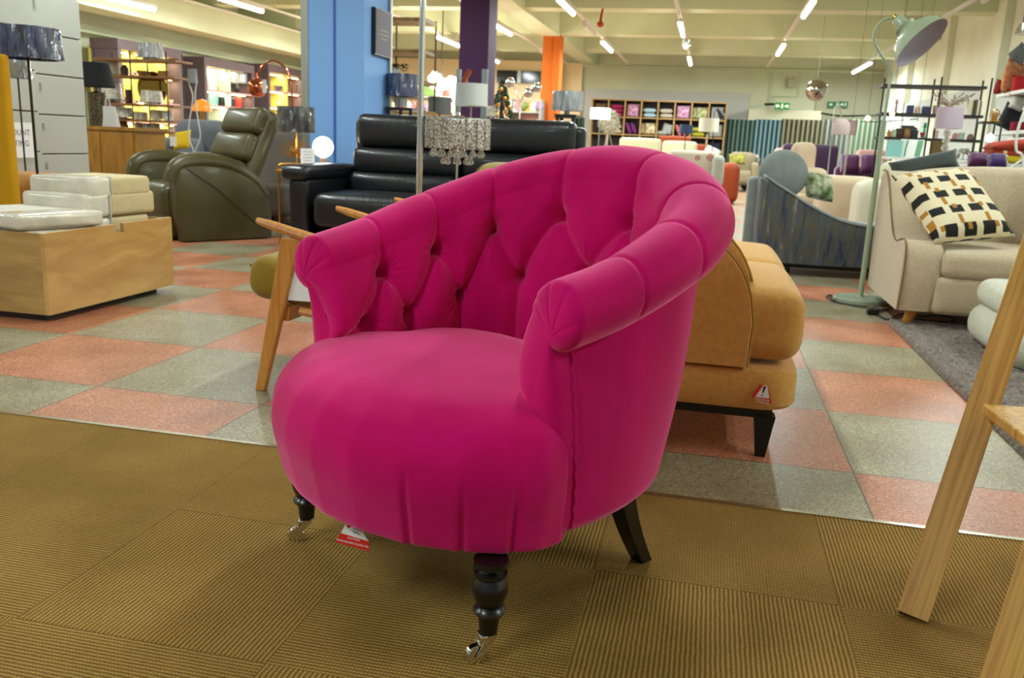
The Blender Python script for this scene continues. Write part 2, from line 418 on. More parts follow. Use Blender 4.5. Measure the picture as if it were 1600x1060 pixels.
place_ = {-2.5: 'over the carpet', 1.5: 'over the lockers', 5.5: 'over the grey sofa', -2.0: 'over the carpet edge', 2.6: 'over the black sofa', 7.2: 'past the blue column', 1.6: 'over the olive chairs', 5.8: 'in the middle aisle', -.8: 'over the ladder', 3.2: 'in front', 7.0: 'behind', -3.4: 'over the carpet'}
for k, (x, y) in enumerate(near):
    b_ = batten(x, y - .75, y + .75, True, 'lit tube light above the frame, %s, %s' % (where[x], place_[y]))
# ================================================================ the pink armchair
def velvet(name, c_dark, c_light, edge):
    mt, nt, b = newmat(name); L = nt.links.new
    tc = N(nt, 'ShaderNodeTexCoord')
    n = N(nt, 'ShaderNodeTexNoise'); n.inputs['Scale'].default_value = 7; n.inputs['Detail'].default_value = 5; n.inputs['Roughness'].default_value = .55
    mp = N(nt, 'ShaderNodeMapping'); mp.inputs['Scale'].default_value = (1, 1, .6); L(tc.outputs['Object'], mp.inputs[0]); L(mp.outputs[0], n.inputs['Vector'])
    r = N(nt, 'ShaderNodeValToRGB'); L(n.outputs['Fac'], r.inputs[0]); r.color_ramp.elements[0].position = .3; r.color_ramp.elements[0].color = lin(c_dark); r.color_ramp.elements[1].position = .72; r.color_ramp.elements[1].color = lin(c_light)
    L(r.outputs[0], b.inputs['Base Color'])
    b.inputs['Roughness'].default_value = .75; b.inputs['Specular IOR Level'].default_value = .04
    b.inputs['Sheen Weight'].default_value = 1.0; b.inputs['Sheen Roughness'].default_value = .42; b.inputs['Sheen Tint'].default_value = lin(edge)
    f = N(nt, 'ShaderNodeTexNoise'); f.inputs['Scale'].default_value = 700; L(tc.outputs['Object'], f.inputs['Vector'])
    bp = N(nt, 'ShaderNodeBump'); bp.inputs['Strength'].default_value = .12; bp.inputs['Distance'].default_value = .001; L(f.outputs['Fac'], bp.inputs['Height']); L(bp.outputs[0], b.inputs['Normal'])
    return mt
M_pink = velvet('pink_velvet', '#b8075c', '#d41072', '#ff90bd')
M_blackwood = mat('black_lacquer', '#0c0a0a', .32, coat=.3)
M_chrome = mat('chrome', '#dcdcdc', .12, 1)
chair = thing('armchair', 'magenta velvet tub armchair with buttoned back, standing on the brown carpet', 'armchair', (1.39, -.995, 0), math.degrees(math.atan2(-.546, .838)))

def cr(ctrl, s):      # catmull-rom through (s, values...) rows
    ks = [c[0] for c in ctrl]; s = max(ks[0], min(ks[-1], s))
    i = 0
    while i < len(ks) - 2 and s > ks[i + 1]: i += 1
    t = (s - ks[i]) / (ks[i + 1] - ks[i])
    P = lambda k: np.array(ctrl[max(0, min(len(ctrl) - 1, k))][1:], float)
    p0, p1, p2, p3 = P(i - 1), P(i), P(i + 1), P(i + 2)
    if i == 0: p0 = 2 * p1 - p2
    if i + 2 > len(ctrl) - 1: p3 = p1 * np.array([-1 if k in MIR else 1 for k in range(len(p1))])
    return .5 * ((2 * p1) + (-p0 + p2) * t + (2 * p0 - 5 * p1 + 4 * p2 - p3) * t * t + (-p0 + 3 * p1 - 3 * p2 + p3) * t ** 3)
# s: 0 arm front .. 1 middle of the back. columns: roll centre x,y,z, roll radius, base x,y, inner foot x,y
SH = [(0.00, .345, .085, .588, .060, .345, .125, .250, .110),
      (0.16, .358, .200, .612, .061, .352, .225, .258, .200),
      (0.34, .362, .335, .652, .064, .340, .340, .260, .300),
      (0.50, .345, .460, .692, .067, .308, .440, .245, .390),
      (0.66, .290, .560, .732, .070, .250, .515, .205, .460),
      (0.83, .170, .642, .770, .072, .140, .570, .115, .505),
      (1.00, .000, .672, .788, .073, .000, .590, .000, .525)]
MIR = (0, 4, 6)
def shell_row(t):     # t in -1..1 ; returns dict
    s = 1 - abs(t); q = cr(SH, s); sg = 1 if t >= 0 else -1
    q = q.copy()
    for k in MIR: q[k] *= sg
    q[0] -= .018; q[4] -= .006; q[6] -= .012; sm = min(1, abs(t) * 3); sm = sm * sm * (3 - 2 * sm)
    if sg < 0: q[4] -= .012 * sm
    else:
        f = max(0, 1 - s / .4); q[1] += .032 * f; q[7] += .02 * f; q[5] += .008 * f; q[0] -= .006 * sm
    return q
NT, PROF = 421, []
ts = np.linspace(-1, 1, NT)
ctr = np.array([shell_row(t) for t in ts])
# outward normals of the roll line in plan
tang = np.gradient(ctr[:, :2], axis=0); tang /= np.linalg.norm(tang, axis=1)[:, None]
nrm = np.stack([-tang[:, 1], tang[:, 0]], 1)          # towards the outside when running left to right round the back
if nrm[NT // 2][1] < 0: nrm = -nrm
arc = np.concatenate([[0], np.cumsum(np.linalg.norm(np.diff(ctr[:, :2], axis=0), axis=1))]); arc -= arc[NT // 2]
n_out, n_roll, n_in = 40, 64, 96
def profile(i):
    cx, cy, cz, r, bx, by, ix, iy = ctr[i]; n = nrm[i]
    P = []
    B = np.array([bx, by, .205]); C = np.array([cx, cy, cz]); n3 = np.array([n[0], n[1], 0])
    under = C + n3 * (.004) + np.array([0, 0, -r * 1.02 + .004])
    over = abs(ts[i]); k = max(0, min(1, (over - .25) / .45))
    under = under + n3 * (.012 * (1 - k)) + np.array([0, 0, .02 * (1 - k)])
    d = under - B
    for j in range(n_out):
        u = j / (n_out - 1)
        p = B + d * u + n3 * (.012 * math.sin(PI * u))
        if u < .06: p = p - n3 * (.012 * (1 - u / .06) ** 2)
        P.append(p)
    a0 = math.atan2(under[2] - C[2], np.dot(under - C, n3)); 
    a1 = PI * 1.02
    if a0 > 0: a0 -= 2 * PI
    for j in range(1, n_roll + 1):
        a = a0 + (a1 - a0) * j / n_roll
        rr = r * (1 + .02 * math.cos(2 * a))
        if j < 8:
            r0 = np.linalg.norm(under - C); rr = r0 + (rr - r0) * math.sin(PI / 2 * j / 8)
        P.append(C + n3 * (math.cos(a) * rr) + np.array([0, 0, math.sin(a) * rr]))
    E_ = P[-1]; F = np.array([ix, iy, .36])
    for j in range(1, n_in + 1):
        u = j / n_in
        p = E_ + (F - E_) * u - n3 * (.018 * math.sin(PI * min(1, u * 1.15)) )
        P.append(p)
    return np.array(P)
G = np.array([profile(i) for i in range(NT)])          # NT x K x 3
K = G.shape[1]
# coordinates along the profile, zero at the top of the inside wall
seg = np.concatenate([np.zeros((NT, 1)), np.cumsum(np.linalg.norm(np.diff(G, axis=1), axis=2), axis=1)], 1)
j0 = n_out + n_roll - 1
PB = seg - seg[:, j0:j0 + 1]                            # >0 down the inside, <0 over the roll
PA = np.repeat(arc[:, None], K, 1)
BT = []                                                 # buttons: (t, depth down inside)
up_t = [-.80, -.59, -.355, -.12, .12, .355, .59, .80]
lo_t = [-.90, -.70, -.475, -.238, 0, .238, .475, .70, .90]
def arc_t(t): return float(np.interp(t, ts, arc))
def drop(t): return .036 + .040 * (1 - abs(t))
def drop2(t): return .122 + .085 * (1 - abs(t) ** 3)
UPB = [(arc_t(t), drop(t), t) for t in up_t]; LOB = [(arc_t(t), drop2(t), t) for t in lo_t]
segs = []                                               # crease segments (a0,b0,a1,b1,depth,width)
for i, (a, b, t) in enumerate(UPB):
    segs.append((a, b, LOB[i][0], LOB[i][1], .011, .007)); segs.append((a, b, LOB[i + 1][0], LOB[i + 1][1], .011, .007))
    segs.append((a, b, a * 1.0, -.245, .0065, .0045))
for a, b, t in LOB: segs.append((a, b, a * .985, .45, .008, .007))
segs.append((LOB[0][0], LOB[0][1], arc[0] - .02, LOB[0][1] + .01, .006, .005)); segs.append((LOB[-1][0], LOB[-1][1], arc[-1] + .02, LOB[-1][1] + .01, .006, .005))
H = np.zeros_like(PA); D = np.full_like(PA, 9.)
for (a0, b0, a1, b1, dep, wd) in segs:
    dx, dy = a1 - a0, b1 - b0; L2 = dx * dx + dy * dy
    t = np.clip(((PA - a0) * dx + (PB - b0) * dy) / L2, 0, 1)
    d = np.hypot(PA - a0 - t * dx, PB - b0 - t * dy)
    D = np.minimum(D, d / (dep / .011))
    H -= dep * .55 * np.exp(-(d / wd) ** 2)
puff = .019 * (1 - np.exp(-(D / .032) ** 1.5))
fade = np.clip((PB + .07) / .12, .07, 1)
H += (puff - .012) * fade
for (a, b, t) in UPB + LOB:
    r = np.hypot(PA - a, PB - b); th = np.arctan2(PB - b, PA - a)
    H -= .030 * np.exp(-(r / .017) ** 2) + .013 * np.exp(-(r / .042) ** 2)
    H += .0016 * np.sin(th * 15 + a * 40) * np.exp(-((r - .03) / .022) ** 2)
mask = np.clip((PB + .25) / .03, 0, 1)
H *= mask
# gathers on the outside of the roll
H += (1 - mask) * 0
dG0 = np.gradient(G, axis=0); dG1 = np.gradient(G, axis=1)
NN = np.cross(dG0, dG1); NN /= (np.linalg.norm(NN, axis=2)[:, :, None] + 1e-9)
# make the normals point off the stuffing
chk = NN[NT // 2, n_out + n_roll + 30]
if chk[1] > 0: NN = -NN
G2 = G + NN * H[:, :, None]
# rounded arm fronts
def front_rows(i, sgn):
    cx, cy, cz, r, bx, by, ix, iy = ctr[i]; n3 = np.array([nrm[i][0], nrm[i][1], 0]); base = G2[i]
    fw = np.array([tang[i][0], tang[i][1], 0]) * sgn
    C = np.array([cx, cy, cz]); rowsf = []
    a_low = np.array([(bx + ix) / 2, (by + iy) / 2, 0])
    for e in (.25, .5, .7, .85, .95, 1.0):
        k = 1 - math.sqrt(max(0, 1 - e * e)) * 1.0
        sc_ = 1 - k * .98 if e < 1 else .02
        row = []
        for p in base:
            z = p[2]
            wz = max(0, min(1, (z - .46) / .08))
            axis_pt = np.array([a_low[0], a_low[1], z]) * (1 - wz) + (C + np.array([0, 0, -.028]) + n3 * .008) * wz
            u = max(0, min(1, (z - .2) / (cz - .2)))
            zz = p[2] if wz == 0 else p[2]
            q = axis_pt + (p - axis_pt) * (1 - k)
            jj = len(row); pl = 0
            for jc in (n_out + 34, n_out + 46, n_out + 57): pl += math.exp(-((jj - jc) / 1.3) ** 2)
            for jc in (n_out + 20, n_out + 112): pl += .6 * math.exp(-((jj - jc) / 1.6) ** 2)
            q = q + (axis_pt - q) * (.05 * pl * min(1, e * 1.6))
            row.append(q + fw * (.030 * e * (1 - .25 * wz) - .0025 * pl * e))
        rowsf.append(np.array(row))
    return rowsf
left = front_rows(0, -1)[::-1]; right = front_rows(NT - 1, 1)
ALL = np.array(left + list(G2) + right)
mb = MB(); mb.grid([[tuple(p) for p in row] for row in ALL])
shell = mb.build('back_and_arms', M_pink, chair, auto=False)
shell['label'] = 'deep buttoned curved back running into two rolled arms'
# buttons
for (a, b, t) in UPB + LOB:
    i = int(np.argmin(abs(arc - a))); j = int(np.argmin(abs(PB[i] - b)))
    p = Vector(G2[i, j]); n = Vector(NN[i, j])
    q = n.to_track_quat('Z', 'Y').to_matrix().to_4x4()
    MB().lathe([(.0001, .006), (.005, .0055), (.009, .003), (.0105, 0), (.008, -.003)], n=14, M=Matrix.Translation(p + n * .003) @ q).build('button', M_pink, chair)
# scalloped stitching down the arm fronts
for sg, i in ((1, NT - 8), (-1, 7)):
    rowp = G2[i]
    pts = []
    for z in np.linspace(.215, .535, 90):
        j = int(np.argmin(abs(rowp[:n_out + 6, 2] - z))); p = Vector(G2[i, j])
        n = Vector((nrm[i][0], nrm[i][1], 0))
        k = (z - .225) / .275 * 9
        pts.append(Vector((p.x, p.y, z)) + n * .0015 + Vector((tang[i][0], tang[i][1], 0)) * (-sg * .0035 * abs(math.sin(PI * k))))
    MB().tube(pts, .0026, 6).build('edge_stitching', M_pink, chair)
# seat
MIRS = None
OUT = [(-.02, -.112), (.09, -.098), (.18, -.07), (.255, -.022), (.308, .03), (.338, .085), (.342, .135)]
def out_r(th):   # radius of the outline from (0,.26), th measured from straight ahead
    pts = [(0, -.108)] + OUT[1:] + [(.30, .20), (.29, .33), (.25, .43), (.16, .50), (0, .54)]
    best = None
    d = Vector((math.sin(th), -math.cos(th)))
    for (a, b) in zip(pts[:-1], pts[1:]):
        A = Vector(a) - Vector((0, .26)); B = Vector(b) - Vector((0, .26)); E2 = B - A
        den = d.x * E2.y - d.y * E2.x
        if abs(den) < 1e-9: continue
        t = (A.x * E2.y - A.y * E2.x) / den; u = (A.x * d.y - A.y * d.x) / den
        if t > 0 and -1e-6 <= u <= 1 + 1e-6: best = t if best is None else max(best, t)
    return best or .3
nth = 760; rows_ = []
rad = [out_r(abs(((k / nth) * 2 * PI + PI) % (2 * PI) - PI)) for k in range(nth)]
for _ in range(2): rad = [(rad[k - 2] + 2 * rad[k - 1] + 3 * rad[k] + 2 * rad[(k + 1) % nth] + rad[(k + 2) % nth]) / 9 for k in range(nth)]
prof = [(-.03, .190), (.002, .193), (.012, .208), (.022, .25), (.031, .29), (.033, .325), (.026, .36), (.008, .393), (-.022, .418), (-.060, .436), (-.11, .449), (-.17, .458), (-.24, .463)]
ZS = []
for (dr, z) in prof:
    row = []
    for k in range(nth):
        th = ((k / nth) * 2 * PI + PI) % (2 * PI) - PI; a = abs(th)
        fr = max(0, min(1, ((1.42 if th > 0 else 1.8) - a) / .42)); fr = fr * fr * (3 - 2 * fr)
        ddr = dr * fr if dr > 0 else dr
        r = rad[k] + ddr
        if dr <= -.24: r = max(.02, (rad[k]) * .22)
        elif dr < -.06: r = rad[k] * (1 - (-dr) / .24 * .78)
        # pleats low on the front
        amp = 0
        for tp in (-1.05, -.97, -.90, -.82, -.74, -.64, .52, .76, .97):
            w_ = .011 + .004 * abs(tp)
            amp -= .0060 * math.exp(-((th - tp) / w_) ** 2) * (1 if tp > -.5 else .8)
        zf = max(0, min(1, (.345 - z) / .08))
        r += amp * zf if dr > -.02 else 0
        qq = max(0, min(1, (a - 1.7) / 1.4)); zz = z - .024 * qq * qq * (3 - 2 * qq) * max(0, min(1, (z - .38) / .05)) * max(0, min(1, (-dr + .0) / .01)) * (1 - max(0, min(1, (-dr - .06) / .18)))
        row.append((r * math.sin(th) * (1.09 if th < 0 else 1) - .008, .26 - r * math.cos(th), zz))
    rows_.append(row)
# refine rows by interpolation
fine = []
for i in range(len(rows_) - 1):
    for s_ in range(4):
        u = s_ / 4
        p0 = rows_[max(0, i - 1)]; p1 = rows_[i]; p2 = rows_[i + 1]; p3 = rows_[min(len(rows_) - 1, i + 2)]
        fine.append([tuple(.5 * (2 * b1 + (c1 - a1) * u + (2 * a1 - 5 * b1 + 4 * c1 - d1) * u * u + (3 * b1 - a1 - 3 * c1 + d1) * u ** 3) for a1, b1, c1, d1 in zip(q0, q1, q2, q3)) for q0, q1, q2, q3 in zip(p0, p1, p2, p3)])
fine.append(rows_[-1])
mb = MB(); mb.grid(fine, wrap=True, caps=True)
so = mb.build('seat', M_pink, chair, auto=False); so['label'] = 'round fronted sprung seat, plain velvet'
# dark dust cover
mb = MB(); pl = []
for k in range(60):
    th = -PI + 2 * PI * k / 60; r = out_r(abs(th)) - .02
    pl.append((r * math.sin(th), .26 - r * math.cos(th)))
mb.prism(pl, .188, .203, 'z'); mb.build('dust_cover', mat('black_cloth', '#0e0c0e', .9), chair)
# turned front legs on castors
legp = [(.0, .19), (.026, .19), (.027, .180), (.0225, .176), (.0195, .172), (.025, .168), (.0255, .163), (.0205, .158), (.022, .154), (.0262, .146), (.0272, .137), (.0255, .126), (.0215, .115), (.0185, .108), (.0235, .104), (.0255, .099), (.0235, .094), (.0172, .090), (.0160, .083), (.0148, .070), (.0138, .058), (.0, .058)]
for sx_ in (-1, 1):
    lx_ = .298 if sx_ > 0 else -.275; ly_ = .008 if sx_ > 0 else .008
    lg = MB().lathe([(r * 1.12, z) for r, z in legp], (lx_, ly_, 0), 26).box((0, 0, .186), (.048, .042, .010), M=Matrix.Translation((lx_, ly_, 0)) @ Matrix.Rotation(R_(36), 4, 'Z')).build('front_leg', M_blackwood, chair)
    cz = MB(); cx = lx_
    ang = -20 if sx_ > 0 else -35
    T = Matrix.Translation((cx, ly_, 0)) @ Matrix.Rotation(R_(ang), 4, 'Z')
    cz.lathe([(.0145, .058), (.0155, .062), (.0155, .070), (.0145, .074)], n=20, M=T)
    cz.soft((0, -.004, .052), (.026, .028, .010), .004, M=T, n=6)
    for q in (-1, 1):
        rwz = []
        for (y, z, hw) in ((.002, .056, .009), (-.004, .046, .008), (-.012, .034, .0062), (-.019, .024, .0050), (-.023, .015, .0040)):
            rwz.append([(q * .0105, y - hw, z), (q * .0135, y - hw, z), (q * .0135, y + hw, z), (q * .0105, y + hw, z)])
        cz.grid(rwz, wrap=True, caps=True, M=T)
    ca = cz.build('castor', M_chrome, lg)
    wprof = [(.001, -.0085), (.010, -.0085), (.0165, -.0075), (.0185, -.005), (.0185, .005), (.0165, .0075), (.010, .0085), (.001, .0085)]
    MB().lathe(wprof, n=32, M=T @ Matrix.Translation((0, -.022, .0188)) @ Matrix.Rotation(R_(90), 4, 'Y')).build('castor_wheel', M_chrome, lg)
for sx_ in (-1, 1):
    rws = []
    for u in np.linspace(0, 1, 9):
        z = .2 * (1 - u); off = .075 * u ** 1.6; hw = .023 - .007 * u
        x = sx_ * (.225 + .02 * u); y = .43 + off
        rws.append([(x - hw, y - hw, z), (x + hw, y - hw, z), (x + hw, y + hw, z), (x - hw, y + hw, z)])
    MB().grid(rws, wrap=True, caps=True).build('back_leg', M_blackwood, chair, bevel=.002)
# ================================================================ near furniture
M_card = mat('white_card', '#eeeeee', .6); M_red = mat('tag_red', '#dd2a22', .5); M_ink = mat('black_ink', '#151515', .6); M_grey_ink = mat('grey_ink', '#6f6f78', .7)
def flat(parent, name, pts, y, th, mt, off=0):
    """thin card whose face stands on the plane y (pixel corners)"""
    pl = [W(px, py, y=y) for px, py in pts]
    mb = MB(); mb.prism([(p.x, p.z) for p in pl], y - off - th, y - off, 'y')
    return mb.build(name, mt, parent, smooth=False)
# fire label hanging from the pink chair
ty = -1.083
t = thing('swing_tag', 'small white and red fire safety tag hanging below the front of the magenta armchair', 'tag', tuple(W(550, 815, y=ty)))
def rel(o, t):
    o.data.transform(Matrix.Translation(-Vector(t.location))); return o
rel(flat(t, 'card', [(543, 813), (548, 811), (563, 822), (571, 838), (576, 846), (533, 833)], ty, .0008, M_card), t)
rel(flat(t, 'red_band', [(533, 833), (576, 846), (578, 862), (523, 847)], ty, .0008, M_red), t)
rel(flat(t, 'tick_mark', [(541, 819), (544, 821), (551, 817), (552, 820), (544, 826)], ty, .0004, M_red, off=.0008), t)
for k, (x0, y0, x1, y1) in enumerate([(551, 822, 563, 826), (552, 825, 566, 830), (549, 828, 561, 832), (552, 831, 563, 835)]):
    rel(flat(t, 'printed_line', [(x0, y0), (x1, y1), (x1, y1 + 1.2), (x0, y0 + 1.2)], ty, .0003, M_grey_ink, off=.0008), t)
a_, b_ = W(528, 845, y=ty), W(577, 857, y=ty); dirv = (b_ - a_); an = math.atan2(dirv.z, dirv.x)
mid = W(553, 848.5, y=ty); FM = lambda p: Matrix.Translation(Vector((p.x, ty - .0010, p.z)) - Vector(t.location)) @ Matrix.Rotation(-an, 4, 'Y') @ Matrix.Rotation(R_(90), 4, 'X')
text(t, 'CARELESSNESS CAUSES FIRE', FM(W(551, 849, y=ty)), .0050, M_card); text(t, 'CAUTION', FM(W(553, 842.5, y=ty)), .0052, M_card)
MB().tube([W(552, 808, y=ty + .01) - Vector(t.location), W(549, 813, y=ty) - Vector(t.location)], .001, 5).build('tie', M_ink, t)

# ---- olive easy chairs with beech frames
M_beech = wood('beech', '#b8762f', '#cf9247', 3, (26, 26, 1.6), .38); M_olive = mat('olive_wool', '#8d7320', .9, sheen=.3, bump=.15, bump_scale=350, noise_amt=.06, noise_scale=20)
M_oliveseam = mat('olive_piping', '#5f4d14', .8)
def easy_chair(loc, label, detail=True):
    t = thing('easy_chair', label, 'armchair', loc, group='olive easy chairs with wooden arms')
    for y in (0, .62):
        rows = []
        for u in np.linspace(0, 1, 14):
            x = .015 + .62 * u; z = .573 - .155 * u + .03 * u * u; hw = .024 - .006 * abs(u - .3); hh = .014 + .002 * math.sin(PI * u)
            if u == 0: hw *= .7; hh *= .7
            rows.append([(x, y - hw + hw * .0, z), (x, y - hw * .8, z + hh * .7), (x, y - hw * .3, z + hh), (x, y + hw * .3, z + hh), (x, y + hw * .8, z + hh * .7), (x, y + hw, z), (x, y + hw * .8, z - hh * .7), (x, y + hw * .3, z - hh), (x, y - hw * .3, z - hh), (x, y - hw * .8, z - hh * .7)])
        MB().grid(rows, wrap=True, caps=True).build('armrest', M_beech, t)
        def leg(p0, p1, w0, w1):
            rws = []
            for u in np.linspace(0, 1, 8):
                p = Vector(p0) * (1 - u) + Vector(p1) * u; a = w0 * (1 - u) + w1 * u
                rws.append([(p.x - a, p.y - .013, p.z), (p.x + a, p.y - .013, p.z), (p.x + a, p.y + .013, p.z), (p.x - a, p.y + .013, p.z)])
            return MB().grid(rws, wrap=True, caps=True)
        leg((.135, y, .525), (.012, y, 0), .034, .017).build('leg', M_beech, t, bevel=.004)
        leg((.60, y, .43), (.72, y, 0), .030, .017).build('leg', M_beech, t, bevel=.004)
        MB().tube([(.16, y, .285), (.36, y, .265), (.63, y, .235)], .014, 8).build('side_rail', M_beech, t)
    MB().box((.10, .31, .27), (.03, .60, .05)).build('front_rail', M_beech, t, bevel=.004)
    c = MB().soft((0, 0, 0), (.64, .56, .145), .055, (.012, .006, .016), M=TR((.262, .31, .348), ry=6)).build('seat_cushion', M_olive, t)
    MB().tube([Matrix.Identity(3) @ (TR((.262, .31, .348), ry=6) @ Vector(p)) for p in ((-.316, -.25, .034), (-.320, 0, .036), (-.316, .25, .034))], .0035, 6).build('piping', M_oliveseam, c)
    rows = []
    for u in np.linspace(-1, 1, 25):           # rounded back cushion, outline in the y z plane
        pass
    bk = MB(); T = TR((.62, .31, .36), ry=18)
    n = 40; out = []
    for k in range(n):
        a = 2 * PI * k / n; cx, cy = math.cos(a), math.sin(a)
        out.append((math.copysign(abs(cx) ** .45, cx) * .27, .215 + math.copysign(abs(cy) ** .62, cy) * .235))
    rws = []
    for (sc_, x) in ((.0, -.055), (.5, -.053), (.85, -.045), (.96, -.03), (1, 0), (.96, .03), (.85, .042), (.5, .048), (0, .05)):
        rws.append([(x, p[0] * max(sc_, .01), .215 + (p[1] - .215) * max(sc_, .01)) for p in out])
    bk.grid(rws, wrap=True, M=T); b = bk.build('back_cushion', M_olive, t)
    MB().tube([T @ Vector((-.036, p[0] * .93, .215 + (p[1] - .215) * .93)) for p in out[:21]], .003, 6).build('piping', M_oliveseam, b)
    return t
ec = easy_chair((.505, .15, 0), 'olive easy chair with beech arms, front leg showing left of the magenta armchair')
ec2 = dup(ec, (.505, 1.42, 0), 0, 'farther olive easy chair, only its wooden arm tip shows above the magenta arm')
t = thing('price_card', 'blank white price card pinned to the olive chair seat', 'card', (W(468, 445, y=.128).x, .128, W(468, 445, y=.128).z))
rel(flat(t, 'card', [(453, 417), (490, 420), (487, 472), (450, 469)], .150, .0008, M_card), t)
rel(flat(t, 'staple', [(465, 420.5), (473, 421), (473, 422.2), (465, 421.7)], .150, .0006, M_greytrim, off=.0008), t)
# ---- mustard sofa behind the armchair
M_must = mat('mustard_weave', '#cf9a4f', .9, sheen=.35, bump=.3, bump_scale=420, noise_amt=.07, noise_scale=60)
M_mpipe = mat('mustard_piping', '#a4783a', .85)
t = thing('sofa', 'mustard low sofa on black feet, seen end on behind the magenta armchair', 'sofa', (1.9, 1.0, 0))
def lt(mb, name, mt, **k):
    o = mb.build(name, mt, t, **k); o.data.transform(Matrix.Translation(-Vector(t.location))); return o
def rrect(x0, x1, y0, y1, r, n=8):
    pl = []
    for (cx, cy, a0) in ((x1 - r, y0 + r, -90), (x1 - r, y1 - r, 0), (x0 + r, y1 - r, 90), (x0 + r, y0 + r, 180)):
        for k in range(n + 1):
            a = R_(a0 + 90 * k / n); pl.append((cx + r * math.cos(a), cy + r * math.sin(a)))
    return pl
rws = []
for (ins, z) in ((.03, .148), (.008, .152), (0, .165), (0, .24), (.006, .262), (.03, .272)):
    rws.append([(x, y, z) for x, y in rrect(1.55 + ins, 2.232 - ins, 0 + ins, 1.95 - ins, .10)])
lt(MB().grid(rws, wrap=True, caps=True), 'base', M_must)
def arm_prof(x1, zt, dx=0):
    pl = [(1.56, .272), (x1, .272), (x1 + .004, .40)]
    for k in range(1, 11):
        u = k / 10; a = PI / 2 * u
        pl.append((x1 - .20 + .20 * math.cos(a), .40 + (zt - .40) * math.sin(a)))
    pl += [(1.72, zt + .02), (1.56, zt + .01)]
    return pl
for (y0, y1, x1, zt, nm) in ((-.005, .105, 2.085, .635, 'arm_panel'), (.11, .20, 2.095, .662, 'arm_cushion')):
    pf = arm_prof(x1, zt); cx = sum(p[0] for p in pf) / len(pf); cz = .45
    rws = []
    for (f, y) in ((.97, y0), (1, y0 + .012), (1, y1 - .012), (.97, y1)):
        rws.append([(cx + (p[0] - cx) * f, y, cz + (p[1] - cz) * f if p[1] > .3 else p[1] + .001) for p in pf])
    o = lt(MB().grid(rws, wrap=True, caps=True), nm, M_must)
    q = MB().tube([(p[0] + .001, y0 + .010, p[1]) for p in pf[1:-1]], .0048, 6).build('piping', M_mpipe, o); q.data.transform(Matrix.Translation(-Vector(t.location)))
for k, (y0, y1) in enumerate(((.03, .70), (.71, 1.36))):
    lt(MB().soft((1.90, (y0 + y1) / 2, .385), (.66, y1 - y0, .20), .055, (.012, .01, .035)), 'seat_cushion', M_must)
lt(MB().soft((1.66, 1.08, .46), (.17, 1.7, .40), .06, (.015, 0, .015)), 'backrest', M_must)
fr = MB(); 
for y in (.06, 1.8):
    lt(MB().span((1.6, y - .02, .118), (2.17, y + .02, .148)), 'rail', M_blackwood, smooth=False)
    for x in (1.62, 2.15):
        rws = [[(x - a, y - a, z), (x + a, y - a, z), (x + a, y + a, z), (x - a, y + a, z)] for a, z in ((.030, .125), (.025, .09), (.014, 0))]
        lt(MB().grid(rws, wrap=True, caps=True), 'leg', M_blackwood, smooth=False)
# warning tag on it
tg = thing('swing_tag', 'red and white exclamation tag hanging on the mustard sofa base', 'tag', tuple(W(1190, 605, y=-.008)))
ty = -.012
rel(flat(tg, 'card', [(1187, 601), (1200, 603), (1206, 632), (1174, 620)], ty, .0008, M_red), tg)
rel(flat(tg, 'white_triangle', [(1193, 602), (1199, 603), (1202, 623), (1180, 620)], ty, .0004, M_card, off=.0008), tg)
rel(flat(tg, 'exclamation_mark', [(1193, 604), (1197, 604), (1193, 614), (1191, 614)], ty, .0003, M_ink, off=.0012), tg)
MB().lathe([(0, 0), (.0022, 0), (.0022, .0003), (0, .0003)], n=12, M=Matrix.Translation(W(1190.5, 618, y=ty - .0013) - Vector(tg.location)) @ Matrix.Rotation(R_(90), 4, 'X')).build('exclamation_dot', M_ink, tg)
FM2 = lambda p: Matrix.Translation(Vector((p.x, ty - .0010, p.z)) - Vector(tg.location)) @ Matrix.Rotation(R_(6), 4, 'Y') @ Matrix.Rotation(R_(90), 4, 'X')
text(tg, 'CARELESSNESS', FM2(W(1191, 624.5, y=ty)), .0062, M_card); text(tg, 'CAUSES FIRE', FM2(W(1192, 629, y=ty)), .0062, M_card)
# ---- wooden step ladder shelf at the right edge
M_pine = wood('pine', '#bd883c', '#e2b461', 3, (30, 30, 1.1), .42)
t = thing('ladder_shelf', 'pine step ladder shelf standing half out of the frame on the right', 'ladder', (2.389, -.792, 0))
def beam(p0, p1, w_, d_, ux, name='leg', bev=.002):
    p0, p1 = Vector(p0), Vector(p1); ax = (p1 - p0).normalized(); u = Vector(ux); u = (u - ax * u.dot(ax)).normalized(); v = ax.cross(u)
    o = MB().box((0, 0, (p1 - p0).length / 2), (w_, d_, (p1 - p0).length)).build(name, M_pine, t, smooth=False, bevel=bev)
    Q = Matrix.Identity(4)
    for i in range(3): Q[i][0] = u[i]; Q[i][1] = v[i]; Q[i][2] = ax[i]; Q[i][3] = p0[i]
    Q[2][3] += .008
    o.matrix_basis = Q
    return o
beam((0, 0, 0), (.258, .40, .85), .056, .024, (1, -.3, 0))
beam((.085, -.215, 0), (.343, .185, .85), .056, .024, (1, -.3, 0))
beam((.60, .0, 0), (.37, .38, .85), .044, .022, (1, .3, 0), 'leg'); beam((.68, -.2, 0), (.45, .17, .85), .044, .022, (1, .3, 0), 'leg')
sh = MB(); a0, a1, a2, a3 = [W(px, py, z=.40) - Vector(t.location) for px, py in ((1535, 635), (1600, 636), (1600, 690), (1538, 650))]
dx = Vector((1, .12, 0)).normalized()
P0 = a0; P3 = Vector((W(1600, 690, z=.4).x - t.location.x, W(1600, 690, z=.4).y - t.location.y, .4)); 
